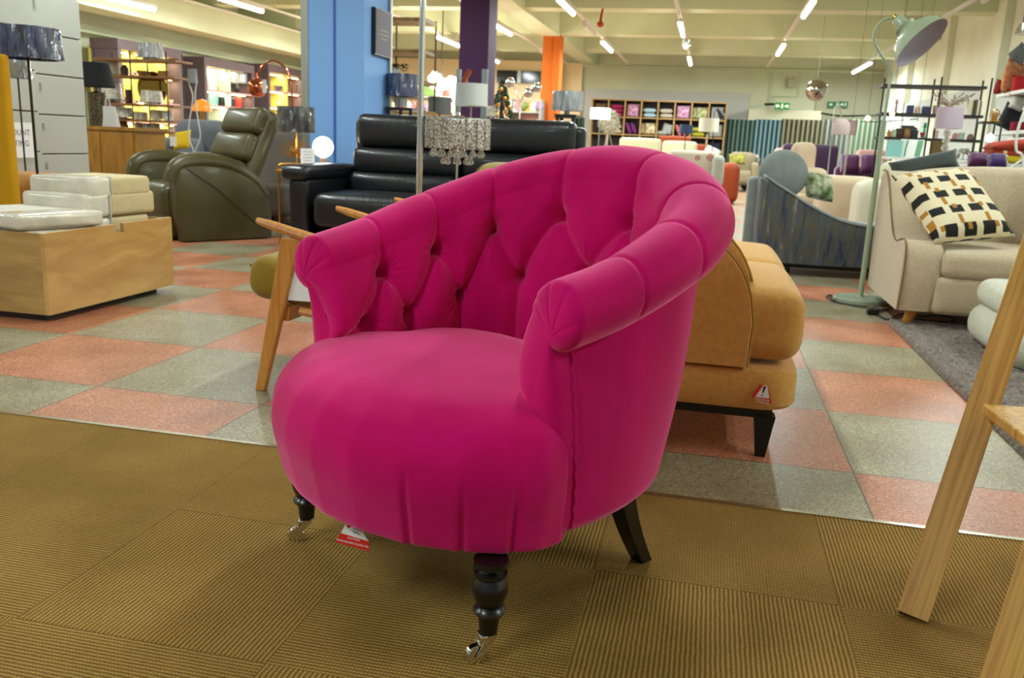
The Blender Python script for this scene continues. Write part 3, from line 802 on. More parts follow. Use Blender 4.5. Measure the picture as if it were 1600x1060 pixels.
pl = [(P0.x, P0.y), (P3.x + .012, P3.y - .06), (P3.x + .52, P3.y - .02), (P0.x + .5, P0.y + .06)]
MB().prism(pl, .385, .405, 'z').build('shelf_board', M_pine, t, smooth=False, bevel=.003)
MB().prism([(.20, .30), (.33, .05), (.52, .06), (.42, .34)], .84, .862, 'z').build('top_board', M_pine, t, smooth=False, bevel=.003)
# ---- shaggy rug
def rug_mat():
    return mat('shag_pile', '#75685e', .95, sheen=.4, noise_amt=.35, noise_scale=90, bump=.6, bump_scale=130)
rb = MB(); nx, ny = 200, 260
x0, x1, y0, y1 = 2.925, 4.75, .02, 2.42
rr = [[(x0 + (x1 - x0) * i / nx + random.uniform(-.003, .003), y0 + (y1 - y0) * j / ny + random.uniform(-.004, .004), (.003 if i in (0, nx) or j in (0, ny) else .022 + random.uniform(-.012, .012) + .006 * noise.noise(Vector((i * .12, j * .12, 0))))) for i in range(nx + 1)] for j in range(ny + 1)]
rb.grid(rr); rug = rb.build('shaggy_rug', rug_mat(), auto=False)
tag(rug, 'grey brown shaggy rug under the beige sofa', 'rug')
def smooth_path(P, k=6):
    P = [Vector(p) for p in P]; out = []
    for i in range(len(P) - 1):
        p0 = P[max(0, i - 1)]; p1 = P[i]; p2 = P[i + 1]; p3 = P[min(len(P) - 1, i + 2)]
        for j in range(k):
            u = j / k; out.append(.5 * ((2 * p1) + (p2 - p0) * u + (2 * p0 - 5 * p1 + 4 * p2 - p3) * u * u + (3 * p1 - p0 - 3 * p2 + p3) * u ** 3))
    return out + [P[-1]]
# ================================================================ right hand group
M_cream = mat('oat_boucle', '#bfae92', .9, sheen=.3, bump=.5, bump_scale=260, noise_amt=.08, noise_scale=70)
M_bpipe = mat('brown_piping', '#7a5c33', .8)
M_legwood = wood('oak_leg', '#b8812f', '#d09a48', 6, (9, 9, 1.5), .4)
t = thing('sofa', 'oat coloured sofa with curved arm, brown piping and wooden legs on the shaggy rug', 'sofa', (2.93, 2.25, 0))
def place(mb, name, mt, t=None, **k):
    o = mb.build(name, mt, t, **k); o.data.transform(t.matrix_world.inverted() if False else Matrix.Translation(-Vector(t.location))); return o
def side_prof():
    top = [(2.262, .10), (2.24, .25), (2.245, .36), (2.27, .425), (2.32, .455), (2.40, .450), (2.48, .432), (2.56, .436), (2.65, .480), (2.76, .575), (2.88, .685), (2.97, .75), (3.05, .785), (3.13, .78), (3.15, .6), (3.12, .10)]
    return top
pf = side_prof(); rws = []
cy = 2.7; cz = .3
for (f, x) in ((.93, 2.925), (1, 2.945), (1, 3.07), (.97, 3.10), (.9, 3.115)):
    rws.append([(x, cy + (p[0] - cy) * (1 - (1 - f) * .4), cz + (p[1] - cz) * f if p[1] > .12 else p[1]) for p in pf])
arm = place(MB().grid(rws, wrap=True, caps=True), 'arm', M_cream, t)
o = MB().tube(smooth_path([(2.932, p[0] - .002, p[1] + .001) for p in pf[:14]], 3), .0045, 6).build('piping', M_bpipe, arm); o.data.transform(Matrix.Translation(-Vector(t.location)))
rws2 = [[(7.85 - x, y, z) for (x, y, z) in r] for r in rws]
place(MB().grid(rws2, wrap=True, caps=True), 'arm', M_cream, t)
place(MB().soft((3.92, 2.62, .19), (1.66, .80, .19), .03), 'base', M_cream, t)
for k in range(2):
    c = place(MB().soft((3.105 + .405 + .815 * k, 2.58, .347), (.81, .74, .135), .045, (.0, .006, .018)), 'seat_cushion', M_cream, t)
bk = MB(); rws = []
for i in range(25):
    x = 3.0 + (4.85 - 3.0) * i / 24; u = abs(i / 12 - 1)
    zt = .835 - .07 * u ** 4
    rws.append([(x, 3.16, .1), (x, 3.17, .5), (x, 3.16, zt - .05), (x, 3.13, zt - .01), (x, 3.08, zt), (x, 3.02, zt - .012), (x, 2.985, zt - .05), (x, 2.94, .55), (x, 2.92, .3), (x, 2.92, .1)])
place(bk.grid(rws, wrap=True, caps=True), 'backrest', M_cream, t)
for (x, y, lx, ly) in ((3.03, 2.34, -.035, .02), (3.03, 3.02, .01, 0), (4.8, 2.34, .035, .02), (4.8, 3.02, 0, 0)):
    place(MB().tube([(x, y, .11), (x + lx, y + ly, 0)], [.034, .017], 14), 'leg', M_legwood, t)
# patterned cushion
def cushion_pattern():
    mt, nt, b = newmat('woven_blocks'); L = nt.links.new
    tc = N(nt, 'ShaderNodeTexCoord'); sx = N(nt, 'ShaderNodeSeparateXYZ'); L(tc.outputs['Object'], sx.inputs[0])
    def M(op, a, bb=None):
        n = N(nt, 'ShaderNodeMath', operation=op)
        for i, q in enumerate((a, bb)):
            if q is None: continue
            if isinstance(q, (int, float)): n.inputs[i].default_value = q
            else: L(q, n.inputs[i])
        return n.outputs[0]
    x = M('ADD', sx.outputs[0], 2.0); z = M('ADD', sx.outputs[2], 2.02)
    rowi = M('FLOOR', M('DIVIDE', z, .118))
    fz = M('FLOORED_MODULO', z, .118); fx = M('FLOORED_MODULO', M('ADD', x, M('MULTIPLY', rowi, .030)), .100)
    blk = M('MULTIPLY', M('LESS_THAN', fz, .052), M('LESS_THAN', fx, .066))
    gx = M('FLOORED_MODULO', M('ADD', x, M('MULTIPLY', M('FLOOR', M('DIVIDE', z, .13)), .034)), .142); gz = M('FLOORED_MODULO', M('ADD', z, .03), .13)
    gold = M('MULTIPLY', M('LESS_THAN', gx, .022), M('LESS_THAN', gz, .085))
    def mix(f, a, bb):
        n = N(nt, 'ShaderNodeMix', data_type='RGBA'); L(f, n.inputs[0])
        for i, q in ((6, a), (7, bb)):
            if isinstance(q, str): n.inputs[i].default_value = lin(q)
            else: L(q, n.inputs[i])
        return n.outputs[2]
    L(mix(gold, mix(blk, '#dccfae', '#12100f'), '#a87526'), b.inputs['Base Color']); b.inputs['Roughness'].default_value = .9
    return mt
M_pat = cushion_pattern()
def pillow3(name, BL, BR, TL, th, mt, label, cat='cushion', group=None, back=None, crown=0):
    BL, BR, TL = Vector(BL), Vector(BR), Vector(TL); u = BR - BL; v = TL - BL
    wd, ht = u.length, v.length; un = u.normalized(); vn = v.normalized(); n = un.cross(vn).normalized()   # local +y -> -n
    c = BL + u / 2 + v / 2; yv = vn.cross(un).normalized()
    Mx = Matrix.Identity(4)
    for i in range(3): Mx[i][0] = un[i]; Mx[i][1] = yv[i]; Mx[i][2] = vn[i]; Mx[i][3] = c[i]
    o = MB().pillow(wd, ht, th, crown=crown).build(name, mt, smooth=True, auto=False); o.matrix_world = Mx
    return tag(o, label, cat, group)
pillow3('cushion', W(1462, 378, y=2.30), W(1592, 372, y=2.42), W(1388, 272, y=2.70), .15, M_pat, 'cream cushion with black blocks and ochre bars leaning on the oat sofa arm')
pillow3('cushion', (3.62, 2.62, .43), (4.12, 2.66, .43), (3.66, 2.84, .90), .14, M_cream, 'plain oat cushion against the back of the oat sofa, cut by the frame')
# white boucle stool
M_boucle = mat('white_boucle', '#d2d2bf', .95, sheen=.4, bump=.7, bump_scale=180, noise_amt=.06, noise_scale=40)
t = thing('pouffe', 'white boucle pouffe of two rounded tiers, cut by the right frame edge', 'pouffe', (3.62, 1.72, 0))
MB().soft((0, 0, .115), (.84, .72, .19), .085, (.01, .01, .01)).build('lower_tier', M_boucle, t)
MB().soft((0, 0, .26), (.80, .68, .13), .06, (.01, .01, .015)).build('upper_tier', M_boucle, t)
for (x, y) in ((-.3, -.25), (.3, -.25), (-.3, .25), (.3, .25)): MB().tube([(x, y, .001), (x, y, .05)], .02, 10).build('foot', M_blackwood, t)
# green floor lamp
M_sage = mat('sage_enamel', '#95a48c', .35, coat=.2); M_inner = mat('shade_inside', '#9a94a4', .5); M_brass = mat('brass', '#c79a3c', .25, 1)
t = thing('floor_lamp', 'tall sage green floor lamp with dome shade and round base beside the oat sofa', 'lamp', (2.886, 3.065, 0))
MB().lathe([(0, 0), (.150, 0), (.155, .006), (.155, .024), (.150, .030), (.02, .032), (.012, .05), (0, .05)], n=40).build('base', M_sage, t)
Lp = [(0, 0, .03), (.0, 0, 1.0)]; MB().tube(Lp, .0155, 12).build('pole', M_sage, t)
neck = [W(1386, 160, y=3.065) - Vector(t.location), W(1391, 112, y=3.065), W(1376, 85, y=3.065), W(1366, 64, y=3.065), W(1368, 46, y=3.06), W(1380, 32, y=3.05), W(1396, 27, y=3.04)]
neck = [Vector((0, 0, 1.0)), Vector((0.003, 0, 1.25))] + [p - Vector(t.location) for p in neck[1:]]
MB().tube(smooth_path(neck), .0075, 10).build('neck', M_sage, t)
MB().tube([(0, 0, .98), (0, 0, 1.06)], .016, 12).build('collar', M_sage, t)
ap = W(1399, 27, y=3.04) - Vector(t.location); ax = Vector((.63, -.40, -.66)).normalized()
q = ax.to_track_quat('Z', 'Y').to_matrix().to_4x4(); T = Matrix.Translation(ap) @ q
MB().lathe([(0, -.012), (.012, -.012), (.012, .012), (.0, .012)], n=14, M=T).build('joint', M_brass, t)
kk = .76
sh = MB().lathe([(r * (kk if r > .06 else 1), z * .95) for r, z in [(.001, .012), (.030, .014), (.034, .02), (.034, .07), (.058, .085), (.064, .10), (.075, .115), (.115, .130), (.16, .155), (.19, .185), (.208, .225), (.212, .232)]], n=44, M=T).build('lamp_shade', M_sage, t)
MB().lathe([(r * kk, z * .95) for r, z in [(.210, .231), (.205, .225), (.187, .187), (.157, .158), (.11, .134), (.06, .120), (.03, .116), (0.001, .115)]], n=44, M=T).build('shade_lining', M_inner, sh)
# flex and plug
M_flex = mat('black_flex', '#121212', .5)
fl = MB().tube(smooth_path([(2.74, 3.0, .007), (2.70, 3.12, .007), (2.74, 3.2, .007), (2.71, 2.98, .007), (2.80, 2.88, .007), (2.90, 2.82, .007), (3.0, 2.80, .007)], 8), .0045, 6).build('lamp_flex', M_flex)
tag(fl, 'black lamp flex curled on the tiles round the sage lamp base', 'cable')
t = thing('plug', 'black three pin plug lying on the tiles beside the sage lamp base', 'plug', tuple(W(1363, 492, z=0)))
MB().soft((0, 0, .017), (.062, .05, .034), .008).build('plug_body', M_flex, t)
for (x, y) in ((-.016, .0), (.016, 0), (0, .014)): MB().box((x, y, .042), (.007, .004, .018)).build('pin', M_chrome, t, smooth=False)
cb = MB().tube(smooth_path([tuple(W(px, py, z=.008)) for px, py in ((1370, 491), (1380, 497), (1390, 499), (1400, 494), (1415, 490), (1440, 494), (1470, 493), (1493, 499), (1480, 503), (1440, 500), (1420, 496))], 6), .0042, 6).build('flex', M_flex)
tag(cb, 'black plug cable running under the oat sofa leg', 'cable')
cb = MB().tube(smooth_path([tuple(W(px, py, z=.008)) for px, py in ((1372, 488), (1385, 484), (1398, 480), (1412, 480))], 6), .0042, 6).build('flex', M_flex)
tag(cb, 'short black cable from the plug passing in front of the rear sofa leg', 'cable')
# patterned tub sofa seen from behind
def streaks():
    mt, nt, b = newmat('streaked_velvet'); L = nt.links.new
    tc = N(nt, 'ShaderNodeTexCoord'); mp = N(nt, 'ShaderNodeMapping'); mp.inputs['Scale'].default_value = (26, 26, 2.6); L(tc.outputs['Object'], mp.inputs[0])
    n = N(nt, 'ShaderNodeTexNoise'); n.inputs['Scale'].default_value = 1; n.inputs['Detail'].default_value = 6; n.inputs['Roughness'].default_value = .65; L(mp.outputs[0], n.inputs['Vector'])
    r = N(nt, 'ShaderNodeValToRGB'); L(n.outputs['Fac'], r.inputs[0]); e = r.color_ramp.elements
    e[0].position = .30; e[0].color = lin('#11161d'); e[1].position = .74; e[1].color = lin('#c4c4ca')
    for p, c in ((.42, '#37435a'), (.50, '#56522f'), (.56, '#404c66'), (.64, '#6c6844')): k = e.new(p); k.color = lin(c)
    L(r.outputs[0], b.inputs['Base Color']); b.inputs['Roughness'].default_value = .8; b.inputs['Sheen Weight'].default_value = .3
    return mt
M_streak = streaks(); M_greyvel = mat('grey_velvet', '#7d8482', .85, sheen=.5, noise_amt=.08, noise_scale=12)
t = thing('tub_sofa', 'curved grey sofa seen from behind, back covered in dark streaky blue and olive velvet', 'sofa', (2.9, 4.5, 0))
pr_ = W(1390, 354, y=4.06)
tp = [W(1172, 277, y=4.42), W(1178, 273, y=4.30), W(1192, 277, y=4.12), W(1230, 298, y=4.02), W(1270, 322, y=4.0), W(1310, 341, y=4.0), W(1350, 351, y=4.03), pr_, (3.6, 4.14, pr_.z), (3.95, 4.24, pr_.z + .01), (4.1, 4.5, pr_.z + .03)]
tp = smooth_path(tp, 5)
rws = []; rim = []
for k, p in enumerate(tp):
    a = tp[max(0, k - 1)]; b_ = tp[min(len(tp) - 1, k + 1)]; d = Vector((b_.x - a.x, b_.y - a.y, 0)).normalized(); n = Vector((d.y, -d.x, 0))    # outwards
    zt = p.z; base = Vector((p.x, p.y, 0)) + Vector((.05, .0, 0)) * max(0, 1 - k / 12)
    out = lambda z, off: tuple(base + n * off + Vector((0, 0, z)))
    rws.append([out(.09, -.02), out(.3, .0), out(zt - .015, .0), out(zt - .02, -.10), out(.35, -.12), out(.09, -.12)])
    rim.append(Vector(out(zt, -.045)))
pb = place(MB().grid(rws, wrap=True, caps=True), 'back_shell', M_streak, t)
place(MB().grid([[(q.x - .055 * 0, q.y - .052, q.z - .012), (q.x, q.y - .045, q.z + .004), (q.x, q.y + .03, q.z + .006), (q.x, q.y + .05, q.z - .02)] for q in rim]), 'rim_band', M_greyvel, t)
p0 = tp[0]
place(MB().soft((p0.x + .035, p0.y - .04, .38), (.10, .24, .60), .045), 'front_edge', M_greyvel, t)
place(MB().soft((3.15, 4.55, .24), (1.65, .80, .22), .06), 'seat', M_greyvel, t)
place(MB().soft((3.1, 4.5, .075), (1.6, .75, .05), .02), 'plinth', M_blackwood, t)
for (x, y) in ((2.55, 4.2), (3.85, 4.3), (2.5, 4.8), (3.85, 4.8)): place(MB().tube([(x, y, 0), (x, y, .06)], .02, 8), 'foot', M_blackwood, t)
place(MB().lathe([(0, 0), (.011, 0), (.011, .003), (0, .003)], n=12, M=Matrix.Translation(W(1205, 393, y=4.0)) @ Matrix.Rotation(R_(90), 4, 'X')), 'badge', M_brass, t)
o = MB().sphere((0, 0, 0), .185, 24, sy=.45, sz=.98).build('cushion', M_greyvel); o.matrix_world = TR(tuple(W(1224, 272, y=4.42)), 10, -10); tag(o, 'round grey velvet cushion standing in the streaky backed sofa', 'cushion')
M_leaf = mat('leaf_print', '#cfcdb4', .85, noise_amt=1, noise_scale=13, col2='#3c5c14')
pillow3('cushion', W(1262, 306, y=4.35), W(1302, 318, y=4.45), W(1258, 266, y=4.45), .12, M_leaf, 'cushion printed with green leaves beside the round grey cushion')
# grey velvet sofa behind the oat sofa with a lumbar cushion on top
t = thing('sofa', 'dark grey velvet sofa behind the oat sofa, only its top edge shows', 'sofa', (4.3, 3.9, 0))
M_dgrey = mat('dark_grey_velvet', '#3c4541', .85, sheen=.4)
place(MB().soft((4.45, 3.70, .43), (1.9, .20, .74), .06), 'backrest', M_dgrey, t); 
for (x, y) in ((3.75, 3.7), (5.4, 3.7)): place(MB().tube([(x, y, 0), (x, y, .06)], .02, 8), 'foot', M_blackwood, t)
pillow3('cushion', W(1394, 276, y=3.66), W(1503, 266, y=3.72), W(1385, 249, y=3.68), .13, M_dgrey, 'dark grey green velvet lumbar cushion behind the oat sofa back')
# ================================================================ left hand group
M_birch = wood('birch_ply', '#b58a4c', '#cfa768', 2.2, (1.5, 1.5, 5), .4); M_birch2 = wood('birch_ply_dark', '#9a7a44', '#b8955a', 3.0, (1.2, 1.2, 6), .45)
t = thing('storage_box', 'open birch plywood box on a dark plinth holding packed bedding', 'box', (-1.3, 1.19, 0))
place(MB().prism([(.738, .035), (1.649, .035), (1.649, .394), (1.262, .394), (1.262, .352), (1.205, .352), (1.205, .392), (.738, .390)], -.829, -.808, 'x'), 'front_panel', M_birch, t, smooth=False)
place(MB().span((-1.95, .738, .035), (-.829, .758, .390)), 'side_panel', M_birch2, t, smooth=False)
place(MB().span((-1.95, 1.629, .035), (-.829, 1.649, .390)), 'side_panel', M_birch2, t, smooth=False)
place(MB().span((-1.97, .738, .035), (-1.95, 1.649, .390)), 'back_panel', M_birch2, t, smooth=False)
place(MB().span((-1.95, .758, .30), (-.829, 1.629, .315)), 'inner_shelf', M_birch2, t, smooth=False)
place(MB().span((-1.9, .78, 0), (-.87, 1.58, .035)), 'plinth', M_blackwood, t, smooth=False)
def plastic():
    return mat('clear_plastic', '#ffffff', .08, trans=1.0, ior=1.2, bump=.9, bump_scale=14, spec=.6)
M_plas = plastic()
M_lin1 = mat('cream_linen', '#cbb98e', .8, noise_amt=.05, noise_scale=20); M_lin2 = mat('white_linen', '#cfc9bb', .7, noise_amt=.04, noise_scale=12)
M_glossw = mat('glossy_wrap', '#d8d2c2', .12, noise_amt=.12, noise_scale=9, bump=.8, bump_scale=10, coat=.6)
def pack(loc, rz, size, m1, label, group):
    t = thing('bedding_pack', label, 'bedding', loc, rz, group)
    x, y, z = size
    MB().soft((0, y * .16, z / 2), (x, y * .66, z - .004), .022, (.002, .0, .003)).build('folded_linen', m1, t)
    MB().soft((0, -y * .34, z / 2), (x * .995, y * .34, z - .002), .02, (.004, .004, .006)).build('clear_window', M_glossw, t)
    MB().box((0, -y * .165, z / 2), (x * 1.006, .004, z * 1.004)).build('seam', mat('seam_white', '#dedbd0', .6), t, smooth=False)
    return t
a_ = W(188, 355, x=-1.02)
pack((-1.10, 1.42, .315), -2, (.34, .44, .095), M_lin1, 'cream bedding pack, lowest of the stack inside the birch box', 'bedding packs in the birch box')
pack((-1.10, 1.42, .412), -2, (.36, .52, .118), M_lin1, 'cream bedding pack in the middle of the stack in the birch box', 'bedding packs in the birch box')
pack((-1.095, 1.425, .506), -2, (.35, .45, .100), M_lin1, 'cream bedding pack on top of the stack in the birch box', 'bedding packs in the birch box')
pack((-1.13, 1.02, .315), 78, (.42, .50, .075), M_lin2, 'white bedding pack lying at the near corner of the birch box, lower one', 'bedding packs in the birch box')
pack((-1.12, 1.01, .392), 74, (.42, .50, .072), M_lin2, 'white shiny bedding pack on top at the near corner of the birch box', 'bedding packs in the birch box')
# lockers
M_lock = mat('locker_grey', '#b4b4ac', .5, noise_amt=.03, noise_scale=2); M_gap = mat('locker_gap', '#55554f', .7)
t = thing('locker_bank', 'bank of pale grey lockers with small locks behind the navy floor lamp', 'lockers', (-2.5, 2.1, 0))
place(MB().span((-2.75, 1.15, 0), (-2.215, 2.80, 2.28)), 'carcass', M_gap, t, smooth=False)
zs = [.0, .18, .41, .655, .90, 1.145, 1.39, 1.64, 1.89, 2.14, 2.28]
for c, (y0, y1, xo) in enumerate(((2.36, 2.80, 0), (1.92, 2.35, .02), (1.48, 1.91, .02))):
    for i in range(len(zs) - 1):
        dz = .015 * c
        d = place(MB().span((-2.215, y0, zs[i] + .004 + dz), (-2.195 + xo, y1, zs[i + 1] - .004 + dz)), 'locker_door', M_lock, t, smooth=False, bevel=.003)
        lk = MB().span((-2.196 + xo, y0 + .035, (zs[i] + zs[i + 1]) / 2 + .03), (-2.188 + xo, y0 + .05, (zs[i] + zs[i + 1]) / 2 + .07)).build('lock', M_greytrim, d, smooth=False); lk.data.transform(Matrix.Translation(-Vector(t.location)))
t = thing('sign', 'white paper sign reading DISCOUNT LIGHTING on the lockers', 'sign', (-2.172, 2.13, .74))
MB().box((0, 0, 0), (.002, .30, .21)).build('sheet', M_card, t, smooth=False)
FMx = lambda y, z: Matrix.Translation((.0016, y, z)) @ Matrix.Rotation(R_(90), 4, 'Z') @ Matrix.Rotation(R_(90), 4, 'X')
text(t, 'DISCOUNT', FMx(0, .045), .05, M_grey_ink); text(t, 'LIGHTING', FMx(0, -.02), .05, M_grey_ink); text(t, 'SALE', FMx(0, -.075), .03, mat('orange_ink', '#d0703a', .6)) if False else None
# tan armchair and yellow panel cut by the frame
M_tan = mat('tan_suede', '#9a6418', .85, sheen=.3, noise_amt=.12, noise_scale=5)
t = thing('armchair', 'tan suede armchair cut by the left frame edge, behind the birch box', 'armchair', (-2.05, 1.9, 0))
place(MB().soft((-1.85, 1.83, .30), (.19, .62, .52), .07, (.01, .01, .01)), 'arm', M_tan, t)
place(MB().soft((-2.02, 1.95, .32), (.30, .3, .48), .06, (.01, 0, .01)), 'backrest', M_tan, t)
for y in (1.6, 2.05): place(MB().tube([(-1.85, y, 0), (-1.85, y, .05)], .02, 8), 'foot', M_blackwood, t)
M_yel = mat('yellow_fabric', '#c99400', .8, noise_amt=.06, noise_scale=6)
t = thing('display_banner', 'tall mustard yellow fabric covered panel at the left frame edge', 'panel', (-1.85, 1.5, 0))
a_ = W(8, 90, y=1.52); b_ = W(20, 270, y=1.52)
place(MB().soft(((a_.x - .26), 1.53, .62), (.52, .05, 1.13), .02), 'panel', M_yel, t)
place(MB().span((-2.1, 1.50, 0), (-1.75, 1.56, .06)), 'foot', M_blackwood, t, smooth=False)
# wrapped drum shades
def wrapped(name, c1, c2):
    if name in _M: return _M[name]
    mt, nt, b = newmat(name); L = nt.links.new
    tc = N(nt, 'ShaderNodeTexCoord'); mp = N(nt, 'ShaderNodeMapping'); mp.inputs['Scale'].default_value = (3, 3, .6); L(tc.outputs['Object'], mp.inputs[0])
    n = N(nt, 'ShaderNodeTexNoise'); n.inputs['Scale'].default_value = 5; n.inputs['Detail'].default_value = 3; n.inputs['Distortion'].default_value = 1.2; L(mp.outputs[0], n.inputs['Vector'])
    r = N(nt, 'ShaderNodeValToRGB'); L(n.outputs['Fac'], r.inputs[0]); r.color_ramp.elements[0].position = .35; r.color_ramp.elements[1].position = .6; r.color_ramp.elements[0].color = lin(c1); r.color_ramp.elements[1].color = lin(c2)
    L(r.outputs[0], b.inputs['Base Color']); b.inputs['Roughness'].default_value = .35; b.inputs['Coat Weight'].default_value = 1; b.inputs['Coat Roughness'].default_value = .03; b.inputs['Coat IOR'].default_value = 1.9
    bp = N(nt, 'ShaderNodeBump'); bp.inputs['Strength'].default_value = 1; bp.inputs['Distance'].default_value = .05; L(n.outputs['Fac'], bp.inputs['Height']); L(bp.outputs[0], b.inputs['Coat Normal'])
    _M[name] = mt; return mt
M_navy = wrapped('wrapped_navy', '#0f1838', '#203068'); M_blk = wrapped('wrapped_black', '#111114', '#26262e'); M_gry = wrapped('wrapped_grey', '#5f6468', '#8b9094')
def drum(r0, r1, z0, z1, n=32, wrap=0):
    if wrap:                     # shade in loose crinkled film
        n = 96; rows = []; sd = random.uniform(0, 50)
        for k, (f, u) in enumerate([(.9, 0), (1.0, 0), (1, .08), (1, .2), (1, .35), (1, .5), (1, .65), (1, .8), (1, .92), (1.0, 1), (.9, 1)]):
            row = []
            for j in range(n):
                a = 2 * PI * j / n; r = (r0 + (r1 - r0) * u) * f
                q = noise.noise(Vector((math.cos(a) * 5 + sd, math.sin(a) * 5, u * 1.2))) * .075 + noise.noise(Vector((math.cos(a) * 13 + sd, math.sin(a) * 13, u * 2))) * .05
                r *= 1 + (q if f == 1 else 0); row.append((r * math.cos(a), r * math.sin(a), z0 + (z1 - z0) * u))
            rows.append(row)
        return MB().grid(rows, wrap=True)
    return MB().lathe([(r0 * .97, z0), (r0, z0), (r1, z1), (r1 * .97, z1), (r0 * .97, z0)], n=n)
def tlamp(name, loc, label, shade, prof, mshade, mbase, cat='lamp', group=None, rz=0, trim=None):
    """lamp: loc of its foot, shade (r bottom, r top, z0, z1), turned base profile"""
    t = thing(name, label, cat, loc, rz, group)
    MB().lathe(prof, n=20).build('base', mbase, t)
    ls = drum(*shade).build('lamp_shade', mshade, t)
    MB().tube([(0, 0, prof[-1][1]), (0, 0, shade[2] + (shade[3] - shade[2]) * .6)], .005, 6).build('stem', M_greytrim, t)
    return t
b0 = W(58, 330, y=1.72)
t = thing('floor_lamp', 'floor lamp with plastic wrapped navy drum shade and thin black pole before the lockers', 'lamp', (W(44, 92, y=1.75).x, 1.75, 0))
z1 = W(35, 43, y=1.75).z; z0 = W(40, 92, y=1.75).z
o = drum(.168, .165, z0, z1, wrap=1).build('lamp_shade', M_navy, t)
MB().tube([(0, 0, .02), (0, 0, z0 + .12)], .0075, 8).build('pole', M_blackwood, t)
MB().lathe([(0, 0), (.12, 0), (.12, .015), (0.01, .02)], n=24).build('base', M_blackwood, t)
t = thing('floor_lamp', 'smaller silver wrapped lamp shade hanging behind the navy floor lamp', 'lamp', (W(27, 110, y=2.0).x, 2.0, 0))
drum(.075, .07, W(20, 122, y=2.0).z, W(20, 92, y=2.0).z, wrap=1).build('lamp_shade', M_gry, t); MB().tube([(0, 0, .0), (0, 0, W(20, 100, y=2).z)], .005, 6).build('pole', M_blackwood, t)
# ================================================================ middle distance
M_olea = mat('olive_leather', '#47401f', .42, coat=.15, noise_amt=.06, noise_scale=6, bump=.12, bump_scale=160)
t = thing('recliner', 'olive brown leather recliner chair behind the birch box', 'recliner', (-1.925, 3.428, 0), math.degrees(math.atan2(-.54, .84)))
pfl = [(.02, .012), (-.03, .25), (-.035, .48), (.0, .575), (.08, .615), (.22, .63), (.38, .61), (.52, .55), (.64, .46), (.71, .36), (.76, .2), (.76, .012)]
for (x0, x1) in ((-.13, 0), (-.86, -.73)):
    rws = []
    for (f, x) in ((.95, x0), (1, x0 + .015), (1, x1 - .015), (.95, x1)):
        rws.append([(x, .36 + (p[0] - .36) * f, .012 + (p[1] - .012) * f) for p in pfl])
    sp = MB().grid(rws, wrap=True, caps=True).build('side_panel', M_olea, t)
    MB().tube([((x0 + x1) / 2, p[0], p[1] - .025) for p in smooth_path([(0, q[0], q[1]) for q in pfl[2:10]], 4) for p in [(p.y, p.z)]], [.06 + .012 * math.sin(PI * k / 28) for k in range(29)], 14).build('arm_pad', M_olea, t)
MB().tube([(.003, .05, .56), (.006, .3, .40), (.003, .6, .14)], .003, 5).build('seam', mat('dark_seam', '#2c2812', .6), t)
MB().soft((-.43, .24, .30), (.60, .62, .26), .07, (0, .01, .02)).build('seat_cushion', M_olea, t)
MB().soft((-.43, .0, .17), (.58, .10, .30), .04).build('footrest', M_olea, t)
T = TR((-.43, .52, .36), rx=-24)
MB().soft((0, .08, .34), (.62, .13, .80), .05, (.01, .01, 0), M=T).build('back_shell', M_olea, t)
MB().soft((0, 0, .62), (.60, .13, .225), .055, (.0, .02, 0), M=T).build('headrest', M_olea, t)
MB().soft((0, -.01, .385), (.585, .13, .24), .055, (.0, .02, 0), M=T).build('back_cushion', M_olea, t)
MB().soft((0, -.03, .17), (.58, .13, .18), .055, (.0, .02, 0), M=T).build('back_cushion', M_olea, t)
MB().span((-.8, .1, 0), (-.06, .68, .02)).build('base', M_blackwood, t, smooth=False)
# black leather sofa
M_blea = mat('black_leather', '#15161a', .38, coat=.2, noise_amt=.1, noise_scale=8, bump=.35, bump_scale=22, stretch=(3, 1, .6))
t = thing('sofa', 'black leather two seat recliner sofa with high back beside the blue column', 'sofa', (0, 3.6, 0))
place(MB().soft((-.855, 3.62, .29), (.15, .86, .52), .04), 'arm', M_blea, t); place(MB().soft((-.86, 3.60, .585), (.21, .92, .10), .045, (0, 0, .01)), 'arm_pad', M_blea, t)
place(MB().soft((1.10, 3.62, .29), (.15, .86, .52), .04), 'arm', M_blea, t); place(MB().soft((1.10, 3.60, .585), (.21, .92, .10), .045, (0, 0, .01)), 'arm_pad', M_blea, t)
M_side = mat('side_panel_grey', '#8b7f78', .6)
zt = W(620, 180, y=3.98).z; z1 = W(620, 233, y=3.95).z; z2 = W(620, 272, y=3.90).z
for (x0, x1) in ((-.74, .12), (.13, .98)):
    xm = (x0 + x1) / 2; wd = x1 - x0
    place(MB().soft((xm, 3.46, .335), (wd - .01, .62, .24), .06, (0, .012, .012)), 'seat_cushion', M_blea, t)
    place(MB().soft((xm, 3.99, (zt + z1) / 2 + .003), (wd - .03, .17, zt - z1), .06, (0, .02, .0)), 'headrest', M_blea, t)
    place(MB().soft((xm, 3.93, (z1 + z2) / 2), (wd - .02, .18, z1 - z2 + .005), .05, (0, .025, 0)), 'back_cushion', M_blea, t)
    place(MB().soft((xm, 3.87, (.42 + z2) / 2), (wd - .02, .18, z2 - .41), .05, (0, .02, 0)), 'lumbar_cushion', M_blea, t)
place(MB().soft((.12, 4.08, .52), (1.80, .12, .92), .04), 'back_shell', M_blea, t)
place(MB().span((-.9, 3.25, .02), (1.15, 4.05, .12)), 'plinth', M_blackwood, t, smooth=False)
